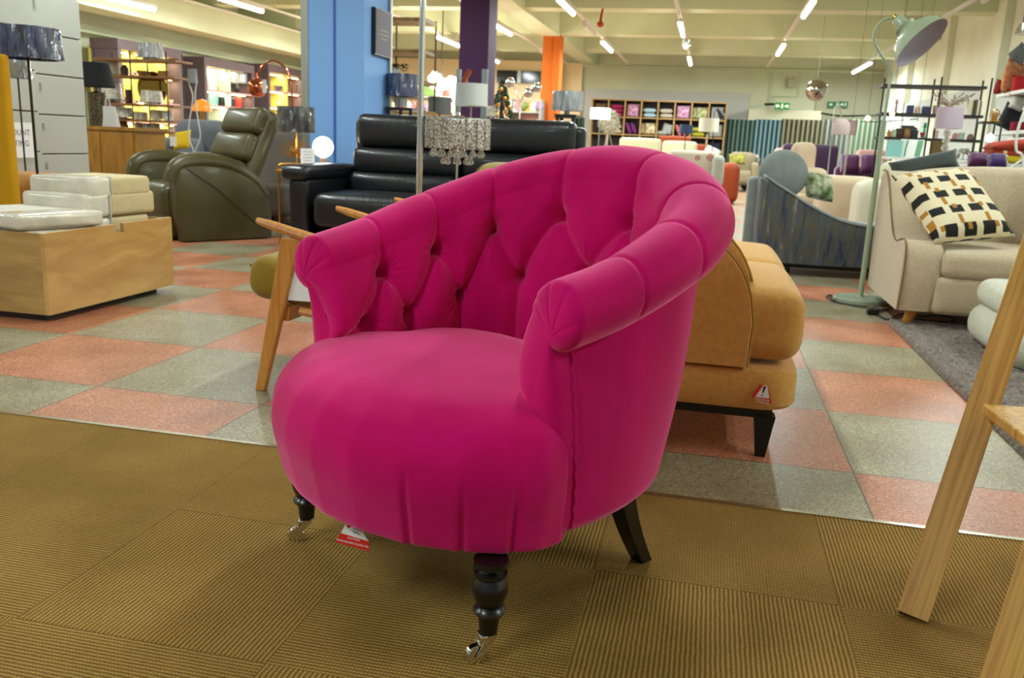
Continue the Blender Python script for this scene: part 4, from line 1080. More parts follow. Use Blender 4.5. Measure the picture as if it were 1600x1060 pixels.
# taupe sofa end behind the gold table
M_taupe = mat('taupe_leather', '#6f675f', .6, noise_amt=.05, noise_scale=5)
t = thing('sofa', 'taupe leather sofa end standing left of the blue column', 'sofa', (-2.6, 5.6, 0))
a_, b_ = W(423, 222, y=5.3), W(474, 222, y=5.3)
place(MB().soft(((a_.x + b_.x) / 2 - .2, 5.65, .48), (b_.x - a_.x + .55, .7, .80), .07), 'backrest', M_taupe, t)
place(MB().soft(((a_.x + b_.x) / 2 - .2, 5.2, .24), (b_.x - a_.x + .55, .7, .30), .07), 'seat', M_taupe, t)
for x in (a_.x, b_.x - .1): place(MB().tube([(x, 5.3, 0), (x, 5.3, .1)], .02, 8), 'foot', M_blackwood, t)
# gold side table with lamps
M_gold = mat('gold_metal', '#c99438', .28, 1)
ta, tb = W(438, 268, y=3.62), W(517, 268, y=3.95)
tz = .575
t = thing('side_table', 'slim gold metal side table behind the black sofa arm', 'side table', (-1.15, 3.93, 0))
place(MB().soft((-1.15, 3.93, tz - .012), (.30, .42, .024), .008), 'table_top', M_gold, t)
for (x, y) in ((-1.28, 3.74), (-1.02, 3.74), (-1.28, 4.12), (-1.02, 4.12)): place(MB().tube([(x, y, 0), (x, y, tz - .01)], .009, 8), 'leg', M_gold, t)
place(MB().tube([(-1.29, 3.74, tz), (-1.29, 3.74, tz + .025), (-1.29, 3.78, tz + .04), (-1.29, 4.08, tz + .04), (-1.29, 4.12, tz + .025), (-1.29, 4.12, tz)], .007, 8), 'rail', M_gold, t)
t = thing('table_lamp', 'table lamp with wrapped black drum shade on a gold sunburst fan base', 'lamp', (W(463, 240, y=4.02).x, 4.02, tz))
zz = lambda py, y=4.02: W(463, py, y=y).z - tz
MB().lathe([(0, 0), (.055, 0), (.055, .012), (.01, .016), (.006, .05)], n=20).build('foot', M_gold, t)
for k in range(17):
    a = R_(8 + 164 * k / 16); c = Vector((0, 0, zz(247)))
    MB().tube([c + Vector((math.cos(a) * .03, -.012, math.sin(a) * .03)), c + Vector((math.cos(a) * .15, -.012, math.sin(a) * .15))], .0038, 5).build('ray', M_gold, t)
MB().tube([(0, 0, .02), (0, 0, zz(190))], .007, 8).build('stem', M_gold, t)
drum(.148, .140, zz(207), zz(167), wrap=1).build('lamp_shade', M_blk, t)
M_glow = mat('lit_globe', '#ffffff', .4, emit='#fff4e4', estr=7)
t = thing('globe_lamp', 'lit white globe lamp on the gold table beside the blue column', 'lamp', (W(505, 262, y=4.06).x, 4.06, tz))
MB().lathe([(0, 0), (.034, 0), (.034, .09), (.0, .09)], n=24).build('base', mat('stone_base', '#a08c7c', .6), t)
MB().sphere((0, 0, W(505, 230, y=4.06).z - tz), .081, 24).build('globe', M_glow, t)
t = thing('menu_card', 'white printed card standing behind the black sofa arm', 'card', (W(481, 265, y=3.78).x, 3.78, tz))
c1, c2 = W(469, 232, y=3.7), W(493, 263, y=3.78)
MB().box((0, 0, (c1.z - tz) / 2), (.115, .004, c1.z - tz)).build('card', M_card, t, smooth=False)
for k in range(5): MB().box((0, -.0025, (c1.z - tz) * (.85 - .13 * k)), (.07 - .01 * (k % 2), .0006, .003)).build('printed_line', M_grey_ink, t, smooth=False)
# chrome pole lamp and crystal lamp
t = thing('arc_lamp', 'tall polished chrome lamp pole rising in front of the black sofa', 'lamp', (W(655, 300, y=2.1).x, 2.1, 0))
MB().lathe([(0, 0), (.11, 0), (.11, .02), (.02, .03), (0, .03)], n=32).build('base', M_chrome, t)
MB().tube([(0, 0, .02), (0, 0, 1.0), (.002, 0, 1.9)], [.020, .0165, .014], 20).build('pole', M_chrome, t)
M_cry = mat('crystal', '#e8e6e2', .03, trans=.85, ior=1.5); 
def crystal_panel():
    mt, nt, b = newmat('crystal_panels'); L = nt.links.new
    tc = N(nt, 'ShaderNodeTexCoord'); v = N(nt, 'ShaderNodeTexVoronoi'); v.inputs['Scale'].default_value = 210; L(tc.outputs['Object'], v.inputs['Vector'])
    r = N(nt, 'ShaderNodeValToRGB'); s_ = N(nt, 'ShaderNodeSeparateColor'); L(v.outputs['Color'], s_.inputs[0]); L(s_.outputs[0], r.inputs[0])
    e = r.color_ramp.elements; e[0].color = lin('#38332a'); e[1].color = lin('#f6f4ff'); k = e.new(.5); k.color = lin('#9c8f74')
    L(r.outputs[0], b.inputs['Base Color']); b.inputs['Roughness'].default_value = .12; b.inputs['Metallic'].default_value = .4
    bp = N(nt, 'ShaderNodeBump'); bp.inputs['Strength'].default_value = .6; bp.inputs['Distance'].default_value = .004; L(v.outputs['Distance'], bp.inputs['Height']); L(bp.outputs[0], b.inputs['Normal'])
    return mt
M_cp = crystal_panel()
cl = W(714, 260, y=2.2); z0, z1 = W(714, 233, y=2.2).z, W(714, 187, y=2.2).z
t = thing('crystal_lamp', 'crystal drum lamp with hanging glass drops in front of the black sofa', 'lamp', (cl.x, 2.2, 0))
MB().lathe([(0, 0), (.08, 0), (.08, .02), (.01, .03)], n=24).build('base', M_chrome, t)
MB().tube([(0, 0, .02), (0, 0, z0 + .02)], .006, 10).build('pole', M_chrome, t)
rr_ = (W(763, 210, y=2.2).x - W(668, 210, y=2.2).x) / 2
for k in range(18):
    a = 2 * PI * k / 18; 
    MB().soft((0, 0, (z0 + z1) / 2), (.050, .012, z1 - z0), .004, M=Matrix.Rotation(a, 4, 'Z') @ Matrix.Translation((0, -rr_, 0)), n=6).build('crystal_panel', M_cp, t)
MB().lathe([(rr_ - .012, z1), (rr_ + .004, z1), (rr_ + .004, z1 + .008), (rr_ - .012, z1 + .008), (rr_ - .012, z1)], n=36).build('rim', M_chrome, t)
MB().lathe([(.05, z1 + .004), (.035, z1 + .018), (.012, z1 + .024), (.008, z1 + .04), (.0, z1 + .046)], n=16).build('finial', M_chrome, t)
for k in range(3):
    a = 2 * PI * k / 3; MB().tube([(.04 * math.cos(a), .04 * math.sin(a), z1 + .008), (rr_ * math.cos(a), rr_ * math.sin(a), z1 + .006)], .003, 5).build('spoke', M_chrome, t)
for ring, (rd, z, n_) in enumerate(((rr_ * .80, z0 - .022, 14), (rr_ * .45, z0 - .062, 8))):
    for k in range(n_):
        a = 2 * PI * (k + .5) / n_
        MB().lathe([(.0005, .026), (.007, .012), (.0155, -.004), (.014, -.014), (.007, -.020), (.0005, -.022)], (rd * math.cos(a), rd * math.sin(a), z), 12).build('glass_drop', M_cry, t)
MB().sphere((0, 0, z0 - .03), .022, 14, sz=1.5).build('bulb_cover', M_cry, t)
# a copper arc lamp over the recliner
M_cop = mat('copper', '#c9714e', .14, 1)
def PY(px, py, y, t): p = W(px, py, y=y); return p - Vector(t.location)
Yc = 6.6
t = thing('arc_lamp', 'copper arc lamp with round shade hanging over the olive recliner', 'lamp', (W(457, 200, y=Yc).x, Yc, 0))
MB().tube(smooth_path([(0, 0, 0), (0, 0, .8), PY(456, 150, Yc, t), PY(452, 118, Yc, t), PY(440, 101, Yc, t), PY(425, 95, Yc, t), PY(411, 102, Yc, t), PY(403, 117, Yc, t)], 6), .011, 8).build('pole', M_cop, t)
MB().lathe([(0, 0), (.16, 0), (.16, .03), (0, .035)], n=28).build('base', M_cop, t)
c = PY(402, 137, Yc, t); MB().sphere(c, .105, 28, M=None, sz=.98).build('lamp_shade', M_cop, t); MB().tube([c + Vector((0, 0, .09)), c + Vector((-.01, 0, .15))], .018, 10).build('cap', M_cop, t)
MB().box(PY(413, 135, Yc - .11, t), (.05, .002, .14)).build('price_tag', M_card, t, smooth=False)
# white looped floor lamp left of the recliner
Yc = 5.4
t = thing('floor_lamp', 'white looped wire floor lamp stem with silver wrapped shade left of the recliner', 'lamp', (W(304, 200, y=Yc).x, Yc, 0))
M_white = mat('white_gloss', '#d9d9d4', .3)
for sg in (-1, 1):
    MB().tube(smooth_path([(sg * .01, 0, .02), (sg * .03, 0, .25), (0, 0, .45)] + [PY(304 + sg * 1, 238, Yc, t), PY(304 + sg * 9, 215, Yc, t), PY(303 + sg * 7, 190, Yc, t), PY(303 + sg * 3, 165, Yc, t), PY(303 + sg * 2, 148, Yc, t), PY(301 + sg * 6, 130, Yc, t)], 4), .007, 8).build('stem', M_white, t)
MB().lathe([(0, 0), (.12, 0), (.12, .02), (0, .025)], n=20).build('base', M_white, t)
a_, b_ = PY(304, 131, Yc, t), PY(304, 108, Yc, t); drum(.045, .04, a_.z, b_.z, 18, wrap=1).build('lamp_shade', M_gry, t)
# grey sofa with yellow cushion
M_gsofa = mat('slate_fabric', '#666b72', .85, sheen=.3, noise_amt=.06, noise_scale=10)
Yc = 6.6
t = thing('sofa', 'grey sofa with a high curved back seen past the oak sideboard and recliner', 'sofa', (W(300, 240, y=Yc).x, Yc, 0))
def px2(x0, x1, y0, y1, Y): a, b = W(x0, y1, y=Y), W(x1, y0, y=Y); m = W((x0 + x1) / 2, (y0 + y1) / 2, y=Y); return m, abs(b.x - a.x), abs(W((x0 + x1) / 2, y0, y=Y).z - W((x0 + x1) / 2, y1, y=Y).z)
c, w_, h_ = px2(268, 350, 178, 250, Yc + .3)
place(MB().soft((c.x + .05, Yc + .35, h_ / 2 + .1 + .15), (w_, .3, h_ + .35), .16), 'backrest', M_gsofa, t)
c2, w2, h2 = px2(247, 285, 215, 265, Yc - .2)
place(MB().soft((c2.x, Yc - .1, c2.z - .1), (w2 + .05, .8, h2 + .2), .11), 'arm', M_gsofa, t)
place(MB().soft((c.x + .1, Yc - .2, c2.z - .12), (w_, .7, .3), .1), 'seat', M_gsofa, t)
for x in (c.x - .2, c.x + .3): place(MB().tube([(x, Yc, 0), (x, Yc, .35)], .025, 8), 'foot', M_blackwood, t)
pillow3('cushion', W(273, 233, y=Yc - .45), W(298, 233, y=Yc - .45), W(272, 205, y=Yc - .35), .07, mat('bright_yellow', '#d8b400', .8), 'bright yellow cushion on the grey sofa left of the recliner')
t2 = thing('price_card', 'white price card standing before the yellow cushion', 'card', tuple(W(271, 230, y=Yc - .52)))
MB().box((0, 0, .06), (.075, .003, .10)).build('card', M_card, t2, smooth=False)
# orange domed lamp
Yc = 7.2
t = thing('table_lamp', 'orange mushroom dome lamp glowing behind the recliner headrest', 'lamp', (W(316, 180, y=Yc).x, Yc, 0))
cz = W(316, 174, y=Yc).z; hz = W(316, 155, y=Yc).z - cz
MB().lathe([(.115, cz), (.112, cz + .03), (.09, cz + hz * .6), (.05, cz + hz * .9), (.0, cz + hz)], n=24).build('lamp_shade', mat('orange_glass', '#d98620', .4, emit='#e08020', estr=.5), t)
MB().tube([(0, 0, 0), (0, 0, cz + .05)], .02, 8).build('stem', M_brass, t); MB().lathe([(0, 0), (.1, 0), (.1, .02), (0, .02)], n=20).build('base', M_brass, t)
# oak sideboard and what stands on it
M_oak = wood('honey_oak', '#9a6a24', '#b9852f', 3, (6, 1, 1), .45)
Ys = 4.7
a_, b_ = W(128, 197, y=Ys), W(211, 199, y=Ys); ztop = W(170, 198, y=Ys).z
t = thing('sideboard', 'honey oak sideboard between the lockers and the grey sofa', 'sideboard', ((a_.x + b_.x) / 2, Ys + .2, 0))
place(MB().span((a_.x, Ys, .06), (b_.x, Ys + .45, ztop - .03)), 'body', M_oak, t, smooth=False)
place(MB().span((a_.x - .02, Ys - .02, ztop - .03), (b_.x + .02, Ys + .47, ztop)), 'top', M_oak, t, smooth=False)
xm = W(159, 240, y=Ys).x
place(MB().span((a_.x + .02, Ys - .015, .1), (xm - .005, Ys, ztop - .05)), 'door', M_oak, t, smooth=False, bevel=.004); place(MB().span((xm + .005, Ys - .015, .1), (b_.x - .02, Ys, ztop - .05)), 'door', M_oak, t, smooth=False, bevel=.004)
place(MB().span((a_.x + .03, Ys + .03, 0), (b_.x - .03, Ys + .4, .06)), 'plinth', M_blackwood, t, smooth=False)
Yl = Ys + .15
def lampat(label, Y, sh, foot_py=None, foot_z=None, mshade=None, mbase=None, taper=0.0, base='rod', br=.02, name='table_lamp', group=None, glow=False, cx=None):
    """sh: x0, x1, y0, y1 of the shade in the photo"""
    x0, x1, y0, y1 = sh; xc = (x0 + x1) / 2 if cx is None else cx
    f = W(xc, foot_py, y=Y) if foot_py is not None else W(xc, y1, y=Y); fz = f.z if foot_z is None else foot_z
    t = thing(name, label, 'lamp', (W(xc, y1, y=Y).x, Y, fz), group=group)
    r = abs(W(x1, y1, y=Y).x - W(x0, y1, y=Y).x) / 2; z0 = W(xc, y1, y=Y).z - fz; z1 = W(xc, y0, y=Y).z - fz
    if mshade in (M_navy, M_blk, M_gry): drum(r, r * (1 - taper), z0, z1, 64, wrap=1).build('lamp_shade', mshade, t)
    else: MB().lathe([(r * .96, z0), (r, z0), (r * (1 - taper), z1), (r * (1 - taper) * .95, z1), (r * .96, z0)], n=26).build('lamp_shade', mshade, t)
    if base == 'rod': MB().lathe([(0, 0), (min(.10, r * .8), 0), (min(.10, r * .8), .015), (br * .4, .02), (br * .4, z1 * .9), (0, z1 * .9)], n=16).build('base', mbase, t)
    elif base == 'cyl': MB().lathe([(0, 0), (br, 0), (br, z0 * .85), (br * .3, z0 * .88), (.006, z0 * .9), (.006, z0 * 1.1)], n=20).build('base', mbase, t)
    elif base == 'urn': MB().lathe([(0, 0), (br * .6, 0), (br * .4, z0 * .1), (br, z0 * .45), (br * .85, z0 * .65), (br * .25, z0 * .85), (.006, z0 * .9), (.006, z0 * 1.1)], n=20).build('base', mbase, t)
    elif base == 'balls':
        nb = 4
        MB().lathe([(0, 0), (br * 1.2, 0), (br * 1.2, .015), (0.01, .02)], n=20).build('foot', M_chrome, t)
        for k in range(nb): MB().sphere((0, 0, .02 + z0 * .92 * (k + .5) / nb), z0 * .46 / nb * 1.02, 16).build('glass_ball', mbase, t)
        MB().tube([(0, 0, 0), (0, 0, z1 * .6)], .004, 6).build('stem', M_chrome, t)
    elif base == 'tripod':
        for k in range(3):
            a = 2 * PI * k / 3 + .5; MB().tube([(math.cos(a) * r * .9, math.sin(a) * r * .9, 0), (0, 0, z0 + .03)], br * .5, 6).build('leg', mbase, t)
    return t
M_mos = mat('black_mosaic', '#191512', .25, noise_amt=1, noise_scale=60, col2='#6a5a34', coat=.5)
M_blkshade = mat('black_fabric_shade', '#1b1b1d', .8)
t = lampat('black tapered lamp shade on a tall mosaic cylinder base on the oak sideboard', Yl, (126, 177, 98, 136), foot_z=ztop, mshade=M_blkshade, mbase=M_mos, taper=.28, base='cyl', br=.085, cx=150)
bg_ = W(172, 197, y=Ys + .12)
t = thing('paper_bag', 'white paper carrier bag with handles standing on the oak sideboard', 'bag', (bg_.x + .01, Ys + .12, ztop))
hb = W(172, 166, y=Ys + .12).z - ztop
rws = [[(-.07, -.03, 0), (.08, -.03, 0), (.08, .03, 0), (-.07, .03, 0)], [(-.06, -.025, hb * .5), (.065, -.025, hb * .5), (.065, .025, hb * .5), (-.06, .025, hb * .5)], [(-.07, -.01, hb), (.05, -.01, hb), (.05, .012, hb), (-.07, .012, hb)]]
MB().grid(rws, wrap=True, caps=True).build('bag_body', mat('white_paper', '#d8d8d6', .7), t, smooth=False)
for x in (-.045,): MB().tube([(x, -.01, hb - .01), (x + .015, -.01, hb + .075), (x + .045, -.01, hb + .075), (x + .06, -.01, hb - .01)], .003, 6).build('handle', M_card, t)
# ================================================================ open metal shelving at left with lamps
M_iron = mat('black_iron', '#17140f', .5); M_shelfw = wood('walnut_shelf', '#6a431d', '#8d6030', 3, (1, 6, 6), .5)
Yf = 7.6
def shelf_unit(name, label, Y, posts, shelves, depth, mpost, mshelf, z_top_py, th=.025, pr=.009):
    """posts: pixel columns; shelves: pixel rows (left x, right x, y)"""
    xs = [W(p[0], p[1], y=Y).x for p in posts]; zt = W(posts[0][0], z_top_py, y=Y).z
    t = thing(name, label, 'shelving', ((xs[0] + xs[-1]) / 2, Y + depth / 2, 0))
    for x in xs:
        for yy in (Y, Y + depth): place(MB().tube([(x, yy, 0), (x, yy, zt)], pr, 6), 'upright', mpost, t)
    zs = []
    for (x0, x1, py) in shelves:
        a, b = W(x0, py, y=Y), W(x1, py, y=Y); z = W((x0 + x1) / 2, py, y=Y).z
        place(MB().span((a.x, Y - .01, z - th), (b.x, Y + depth + .01, z)), 'shelf', mshelf, t, smooth=False); zs.append(z)
    return t, zs
t, zL = shelf_unit('shelving_unit', 'black iron shelving with walnut boards in front of the yellow lit display', Yf, [(151, 150), (206, 150), (262, 150)], [(145, 275, 92), (150, 272, 118), (150, 272, 162), (150, 272, 187), (150, 272, 204), (150, 272, 222)], .35, M_iron, M_shelfw, 78)
M_beige = mat('beige_shade', '#b3a58b', .85, noise_amt=.1, noise_scale=30); M_silver = mat('silver_shade', '#b9b4a4', .5, noise_amt=.35, noise_scale=22, coat=.4)
M_amber = mat('amber_glass', '#a9701c', .15, trans=.5); M_dbrown = mat('dark_brown', '#3a2114', .5); M_rattan = mat('rattan', '#8a5c2c', .8, noise_amt=.3, noise_scale=40)
Yq = Yf + .17
for sh, zi, lab, ms, mb_, bs in [
    ((218, 253, 68, 91), 0, 'silver blue wrapped shade standing on top of the iron shelving', M_gry, M_greytrim, 'cyl'),
    ((152, 185, 96, 116), 1, 'beige rounded shade on the left of the second iron shelf', M_beige, M_dbrown, 'cyl'),
    ((162, 190, 130, 155), 2, 'large pearl white shade on the left of the third iron shelf', M_silver, M_dbrown, 'cyl'),
    ((222, 253, 142, 160), 2, 'speckled silver drum shade before the round mirror on the iron shelving', M_silver, M_chrome, 'cyl'),
    ((186, 207, 168, 183), 3, 'small pale taper shade at left on the fourth iron shelf', M_silver, M_dbrown, 'cyl'),
    ((210, 230, 175, 187), 3, 'small taupe shade in the middle of the fourth iron shelf', M_beige, M_brass, 'cyl'),
    ((236, 254, 172, 186), 3, 'brown taupe shade right of the middle on the fourth iron shelf', M_beige, M_chrome, 'cyl'),
    ((255, 270, 173, 187), 3, 'pale grey shade at the right end of the fourth iron shelf', M_silver, M_chrome, 'cyl'),
    ((212, 223, 192, 203), 4, 'little beige shade at left on the fifth iron shelf', M_beige, M_dbrown, 'cyl'),
    ((224, 236, 193, 204), 4, 'little pearl shade in the middle of the fifth iron shelf', M_silver, M_chrome, 'cyl'),
    ((237, 250, 193, 204), 4, 'little taupe shade right of the middle on the fifth iron shelf', M_beige, M_brass, 'cyl')]:
    lampat(lab, Yq, sh, foot_z=zL[zi], mshade=ms, mbase=mb_, taper=.12, base='rod', br=.03, group='lamps on the iron shelving')
def orn(name, label, cat, px, py, Y, h_px, kind, mt, z=None, group=None, w=1.0):
    """a small ornament standing at pixel px, foot row py, of given pixel height"""
    p = W(px, py, y=Y); top = W(px, py - h_px, y=Y); h = top.z - p.z; fz = p.z if z is None else z
    t = MB(); r = h * .35 * w
    if kind == 'vase': t.lathe([(0, 0), (r * .55, 0), (r, h * .35), (r * .8, h * .6), (r * .35, h * .85), (r * .5, h), (r * .42, h), (0, h * .9)], n=18)
    elif kind == 'jar': t.lathe([(0, 0), (r, 0), (r * 1.05, h * .5), (r, h * .8), (r * .6, h * .84), (r * .65, h), (0, h)], n=18)
    elif kind == 'glass': t.lathe([(0, 0), (r * .8, 0), (r, h), (r * .93, h), (r * .73, h * .05), (0, h * .05)], n=18)
    elif kind == 'goblet': t.lathe([(0, 0), (r, 0), (r * .15, h * .08), (r * .12, h * .5), (r * .7, h * .6), (r, h * .8), (r * .8, h), (r * .74, h), (0, h * .62)], n=16)
    elif kind == 'ball': t.sphere((0, 0, h / 2), h / 2, 18)
    elif kind == 'bowl': t.lathe([(0, 0), (r, 0), (r * 2.0, h * .7), (r * 2.2, h), (r * 2.0, h), (0, h * .3)], n=20)
    elif kind == 'book': t.box((0, 0, h / 2), (h * .2 * w, h * .7, h))
    elif kind == 'box': t.soft((0, 0, h / 2), (h * w, h * .8, h), h * .05, n=6)
    elif kind == 'dome': t.lathe([(r * 1.3, 0), (r * 1.3, h * .4), (r * .95, h * .8), (0, h)], n=20)
    elif kind == 'candle': t.lathe([(0, 0), (r * .7, 0), (r * .2, h * .06), (r * .15, h * .7), (r * .4, h * .74), (r * .2, h * .78), (r * .2, h), (0, h)], n=12)
    elif kind == 'figure': t.lathe([(0, 0), (r, 0), (r * .7, h * .2), (r * .3, h * .45), (r * .8, h * .55), (r * .25, h * .75), (r * .4, h * .85), (r * .3, h), (0, h)], n=12)
    o = t.build(name, mt); o.location = (p.x, Y, fz)
    return tag(o, label, cat, group)
M_yglow = mat('lit_panel_paint', '#b9a04a', .7)
orn('vase', 'dark brown ring handled jug on the second iron shelf', 'vase', 195, 117, Yq, 17, 'jar', M_dbrown, zL[1])
orn('bowl', 'long rattan bowl on the second iron shelf', 'bowl', 222, 117, Yq, 9, 'bowl', M_rattan, zL[1], w=1.2)
orn('basket', 'brown woven basket right on the second iron shelf', 'basket', 255, 117, Yq, 10, 'box', M_rattan, zL[1], w=1.5)
orn('vase', 'small glowing amber vase on the third iron shelf', 'vase', 197, 161, Yq, 10, 'vase', M_amber, zL[2])
orn('vase', 'bronze cylinder vase left of the round mirror', 'vase', 202, 161, Yq, 22, 'glass', M_dbrown, zL[2], w=.7)
orn('rattan_dome', 'brown rattan dome under the iron shelving lamps', 'lamp', 193, 204, Yq, 16, 'dome', M_rattan, zL[4], w=1.1)
c = W(238, 141, y=Yf + .3)
t = thing('round_mirror', 'round brass framed mirror standing on the iron shelving', 'mirror', (c.x, Yf + .30, zL[2]))
rm = c.z - zL[2] + .02
MB().tube([(math.cos(a) * rm, 0, rm + math.sin(a) * rm) for a in [2 * PI * k / 40 for k in range(41)]], .012, 8, caps=False).build('frame', M_brass, t)
MB().lathe([(0, -.002), (rm, -.002), (rm, .002), (0, .002)], n=40, M=Matrix.Translation((0, 0.004, rm)) @ Matrix.Rotation(R_(90), 4, 'X')).build('mirror_glass', mat('amber_mirror', '#8c7440', .05, 1), t)
orn('pouffe', 'dark leather object below the iron shelving beside the grey sofa', 'stool', 222, 240, Yf - .2, 14, 'jar', M_dbrown, 0, w=1.5)
# ================================================================ lit display units on the left wall
M_mauve = mat('mauve_frame', '#5d4c50', .6); M_cell = mat('display_lining', '#c9bf62', .75); M_cellw = mat('display_lining_pale', '#c3d2c2', .75)
M_led = mat('led_strip', '#fff6d8', .5, emit='#ffe9a0', estr=9)
M_teal = mat('teal_glaze', '#7fb3ac', .35); M_redc = mat('red_glaze', '#b3322a', .4); M_whitec = mat('white_glaze', '#dadad2', .35); M_ambc = mat('amber_glaze', '#b9731e', .35); M_dark = mat('charcoal', '#1c2326', .5); M_pinkc = mat('pale_pink', '#c99a94', .6)
M_greenc = mat('leaf_green', '#33541f', .7)
XW = -7.55
def display(name, label, px0, px1, pyt, zs, cols, lining, led_w=7):
    """unit against the left wall, face on x = XW; zs shelf heights"""
    y0 = W(px0, pyt, x=XW).y; y1 = W(px1, pyt, x=XW).y; zt = zs[-1]
    t = thing(name, label, 'display unit', (-8.0, (y0 + y1) / 2, 0))
    place(MB().span((-8.10, y0, 0), (-8.05, y1, zt + .05)), 'back_panel', lining, t, smooth=False)
    place(MB().span((-8.05, y0, 0), (XW, y0 + .08, zt)), 'side_panel', M_mauve, t, smooth=False)
    place(MB().span((-8.05, y1 - .08, 0), (XW, y1, zt)), 'side_panel', M_mauve, t, smooth=False)
    place(MB().span((-8.06, y0 - .01, zt), (XW + .01, y1 + .01, zt + .16)), 'top_panel', M_mauve, t, smooth=False)
    place(MB().span((-8.05, y0 + .08, 0), (XW + .0, y1 - .08, zs[0])), 'plinth', M_mauve, t, smooth=False)
    for z in zs[1:-1]: place(MB().span((-8.05, y0 + .08, z - .03), (XW - .02, y1 - .08, z)), 'shelf', M_pinkc, t, smooth=False)
    for k in range(1, cols):
        yy = y0 + (y1 - y0) * k / cols; place(MB().span((-8.05, yy - .03, zs[0]), (XW - .02, yy + .03, zt)), 'divider', lining, t, smooth=False)
    for a, b in zip(zs[:-1], zs[1:]):
        place(MB().span((-7.72, y0 + .15, b - .045), (-7.67, y1 - .15, b - .032)), 'led_strip', M_led, t, smooth=False)
        ld = bpy.data.lights.new('led_light', 'AREA'); ld.shape = 'RECTANGLE'; ld.size = .12; ld.size_y = (y1 - y0) * .85; ld.energy = led_w * (y1 - y0) / 2; ld.color = (1, .93, .62)
        lo = bpy.data.objects.new('led_light', ld); COL.objects.link(lo); lo.location = Vector((-7.70, (y0 + y1) / 2, b - .055)) - t.location; lo.parent = t
    return y0, y1
def ornx(name, label, cat, px, py, h_px, kind, mt, z, group=None, w=1.0, X=-7.75):
    p = W(px, py, x=X); return orn(name, label, cat, px, py, p.y, h_px, kind, mt, z, group, w)
def zat(px, py, X=-7.6): return W(px, py, x=X).z
zz1 = [zat(200, 230), zat(240, 192), zat(240, 160), zat(240, 118), zat(240, 86)]
display('display_unit', 'mauve display unit with yellow lit niches behind the iron shelving', 184, 283, 74, zz1, 4, M_cell, 12)
zz2 = [zat(350, 200), zat(350, 166), zat(350, 143), zat(350, 108)]
display('display_unit', 'mauve display unit with pale lit niches above the olive recliner headrest', 319, 396, 99, zz2, 2, M_cellw, 9)
zz3 = [zat(440, 200), zat(440, 168), zat(440, 143), zat(440, 116)]
display('display_unit', 'mauve display unit with yellow lit niches left of the blue column', 419, 478, 113, zz3, 2, M_cell, 9)
G_ = 'ornaments in the lit display niches'
ornx('vase', 'white square vase in the top lit niche nearest the recliner', 'vase', 327, 140, 30, 'box', M_whitec, zz2[2], G_, w=.5)
ornx('vase', 'amber vase low in the pale top niche', 'vase', 338, 140, 11, 'vase', M_ambc, zz2[2], G_)
o = lampat('wide grey drum shade lamp inside the pale lit niche', W(368, 143, x=-7.8).y, (356, 384, 115, 130), foot_z=zz2[2], mshade=M_gry, mbase=M_dark, base='urn', br=.07)
ornx('vase', 'pale teal cylinder vase on the lower pale niche shelf', 'vase', 333, 164, 19, 'glass', M_teal, zz2[1], G_, w=1.4)
ornx('box', 'black box on the lower pale niche shelf', 'box', 349, 164, 15, 'box', M_dark, zz2[1], G_, w=.9)
ornx('box', 'black box beside the red frame on the lower niche shelf', 'box', 360, 164, 15, 'box', M_dark, zz2[1], G_, w=.7)
ornx('framed_picture', 'red framed picture on the lower pale niche shelf', 'picture', 373, 164, 18, 'book', M_redc, zz2[1], G_)
ornx('vase', 'white and green vase right of the red frame', 'vase', 387, 164, 18, 'jar', M_whitec, zz2[1], G_, w=1.3)
ornx('bowl', 'blue grey feathered bowl in the top niche left of the blue column', 'bowl', 435, 142, 9, 'bowl', M_navy, zz3[2], G_)
ornx('globe_lamp', 'glowing round bulb lamp in the niche left of the blue column', 'lamp', 441, 142, 11, 'ball', M_glow, zz3[2], G_)
ornx('framed_picture', 'black square picture low in the niche left of the blue column', 'picture', 442, 166, 15, 'book', M_dark, zz3[1], G_)
ornx('vase', 'white figure ornament low in the niche left of the blue column', 'ornament', 436, 166, 11, 'figure', M_whitec, zz3[1], G_)
ornx('vase', 'amber vase at the right of the niche left of the blue column', 'vase', 466, 165, 10, 'jar', M_ambc, zz3[1], G_)
ornx('candle_holder', 'small dark candle holder in the top niche beside the blue column', 'candle holder', 464, 142, 15, 'candle', M_dark, zz3[2], G_)
ornx('bowl', 'green and white bowl in the right column of the yellow lit unit', 'bowl', 268, 151, 7, 'bowl', M_whitec, zz1[2], G_)
ornx('vase', 'orange glazed panel vase low right in the yellow lit unit', 'vase', 274, 180, 16, 'glass', M_ambc, zz1[1], G_)
# ================================================================ centre: between the blue and purple columns
Ym = 6.6
M_lshelf = wood('light_shelf', '#7a5a24', '#a27c38', 3, (6, 1, 1), .5)
t, zC = shelf_unit('shelving_unit', 'tall iron rod shelving with two oak boards right of the blue column', Ym, [(598, 150), (661, 150)], [(590, 664, 27), (590, 662, 77), (590, 664, 125), (600, 664, 172)], .4, M_iron, M_lshelf, 24, th=.035)
iv = MB(); random.seed(3)
c = W(618, 106, y=Ym + .1)
for k in range(110):
    a = random.uniform(0, 2 * PI); r = random.uniform(.0, .13); p = Vector((c.x + r * math.cos(a) + .02, Ym + .1 + r * math.sin(a) * .6, c.z + random.uniform(-.02, .05) - r * .15))
    q = Matrix.Translation(p) @ Matrix.Rotation(random.uniform(0, 6), 4, 'Z') @ Matrix.Rotation(random.uniform(-.8, .8), 4, 'X')
    iv.add([(-.018, 0, 0), (0, -.014, .006), (.022, 0, 0), (0, .014, .006)], [(0, 1, 2, 3)], q)
t = thing('potted_plant', 'small green leafy plant in a pale pot on the iron rod shelving', 'plant', (c.x, Ym + .1, zC[2]))
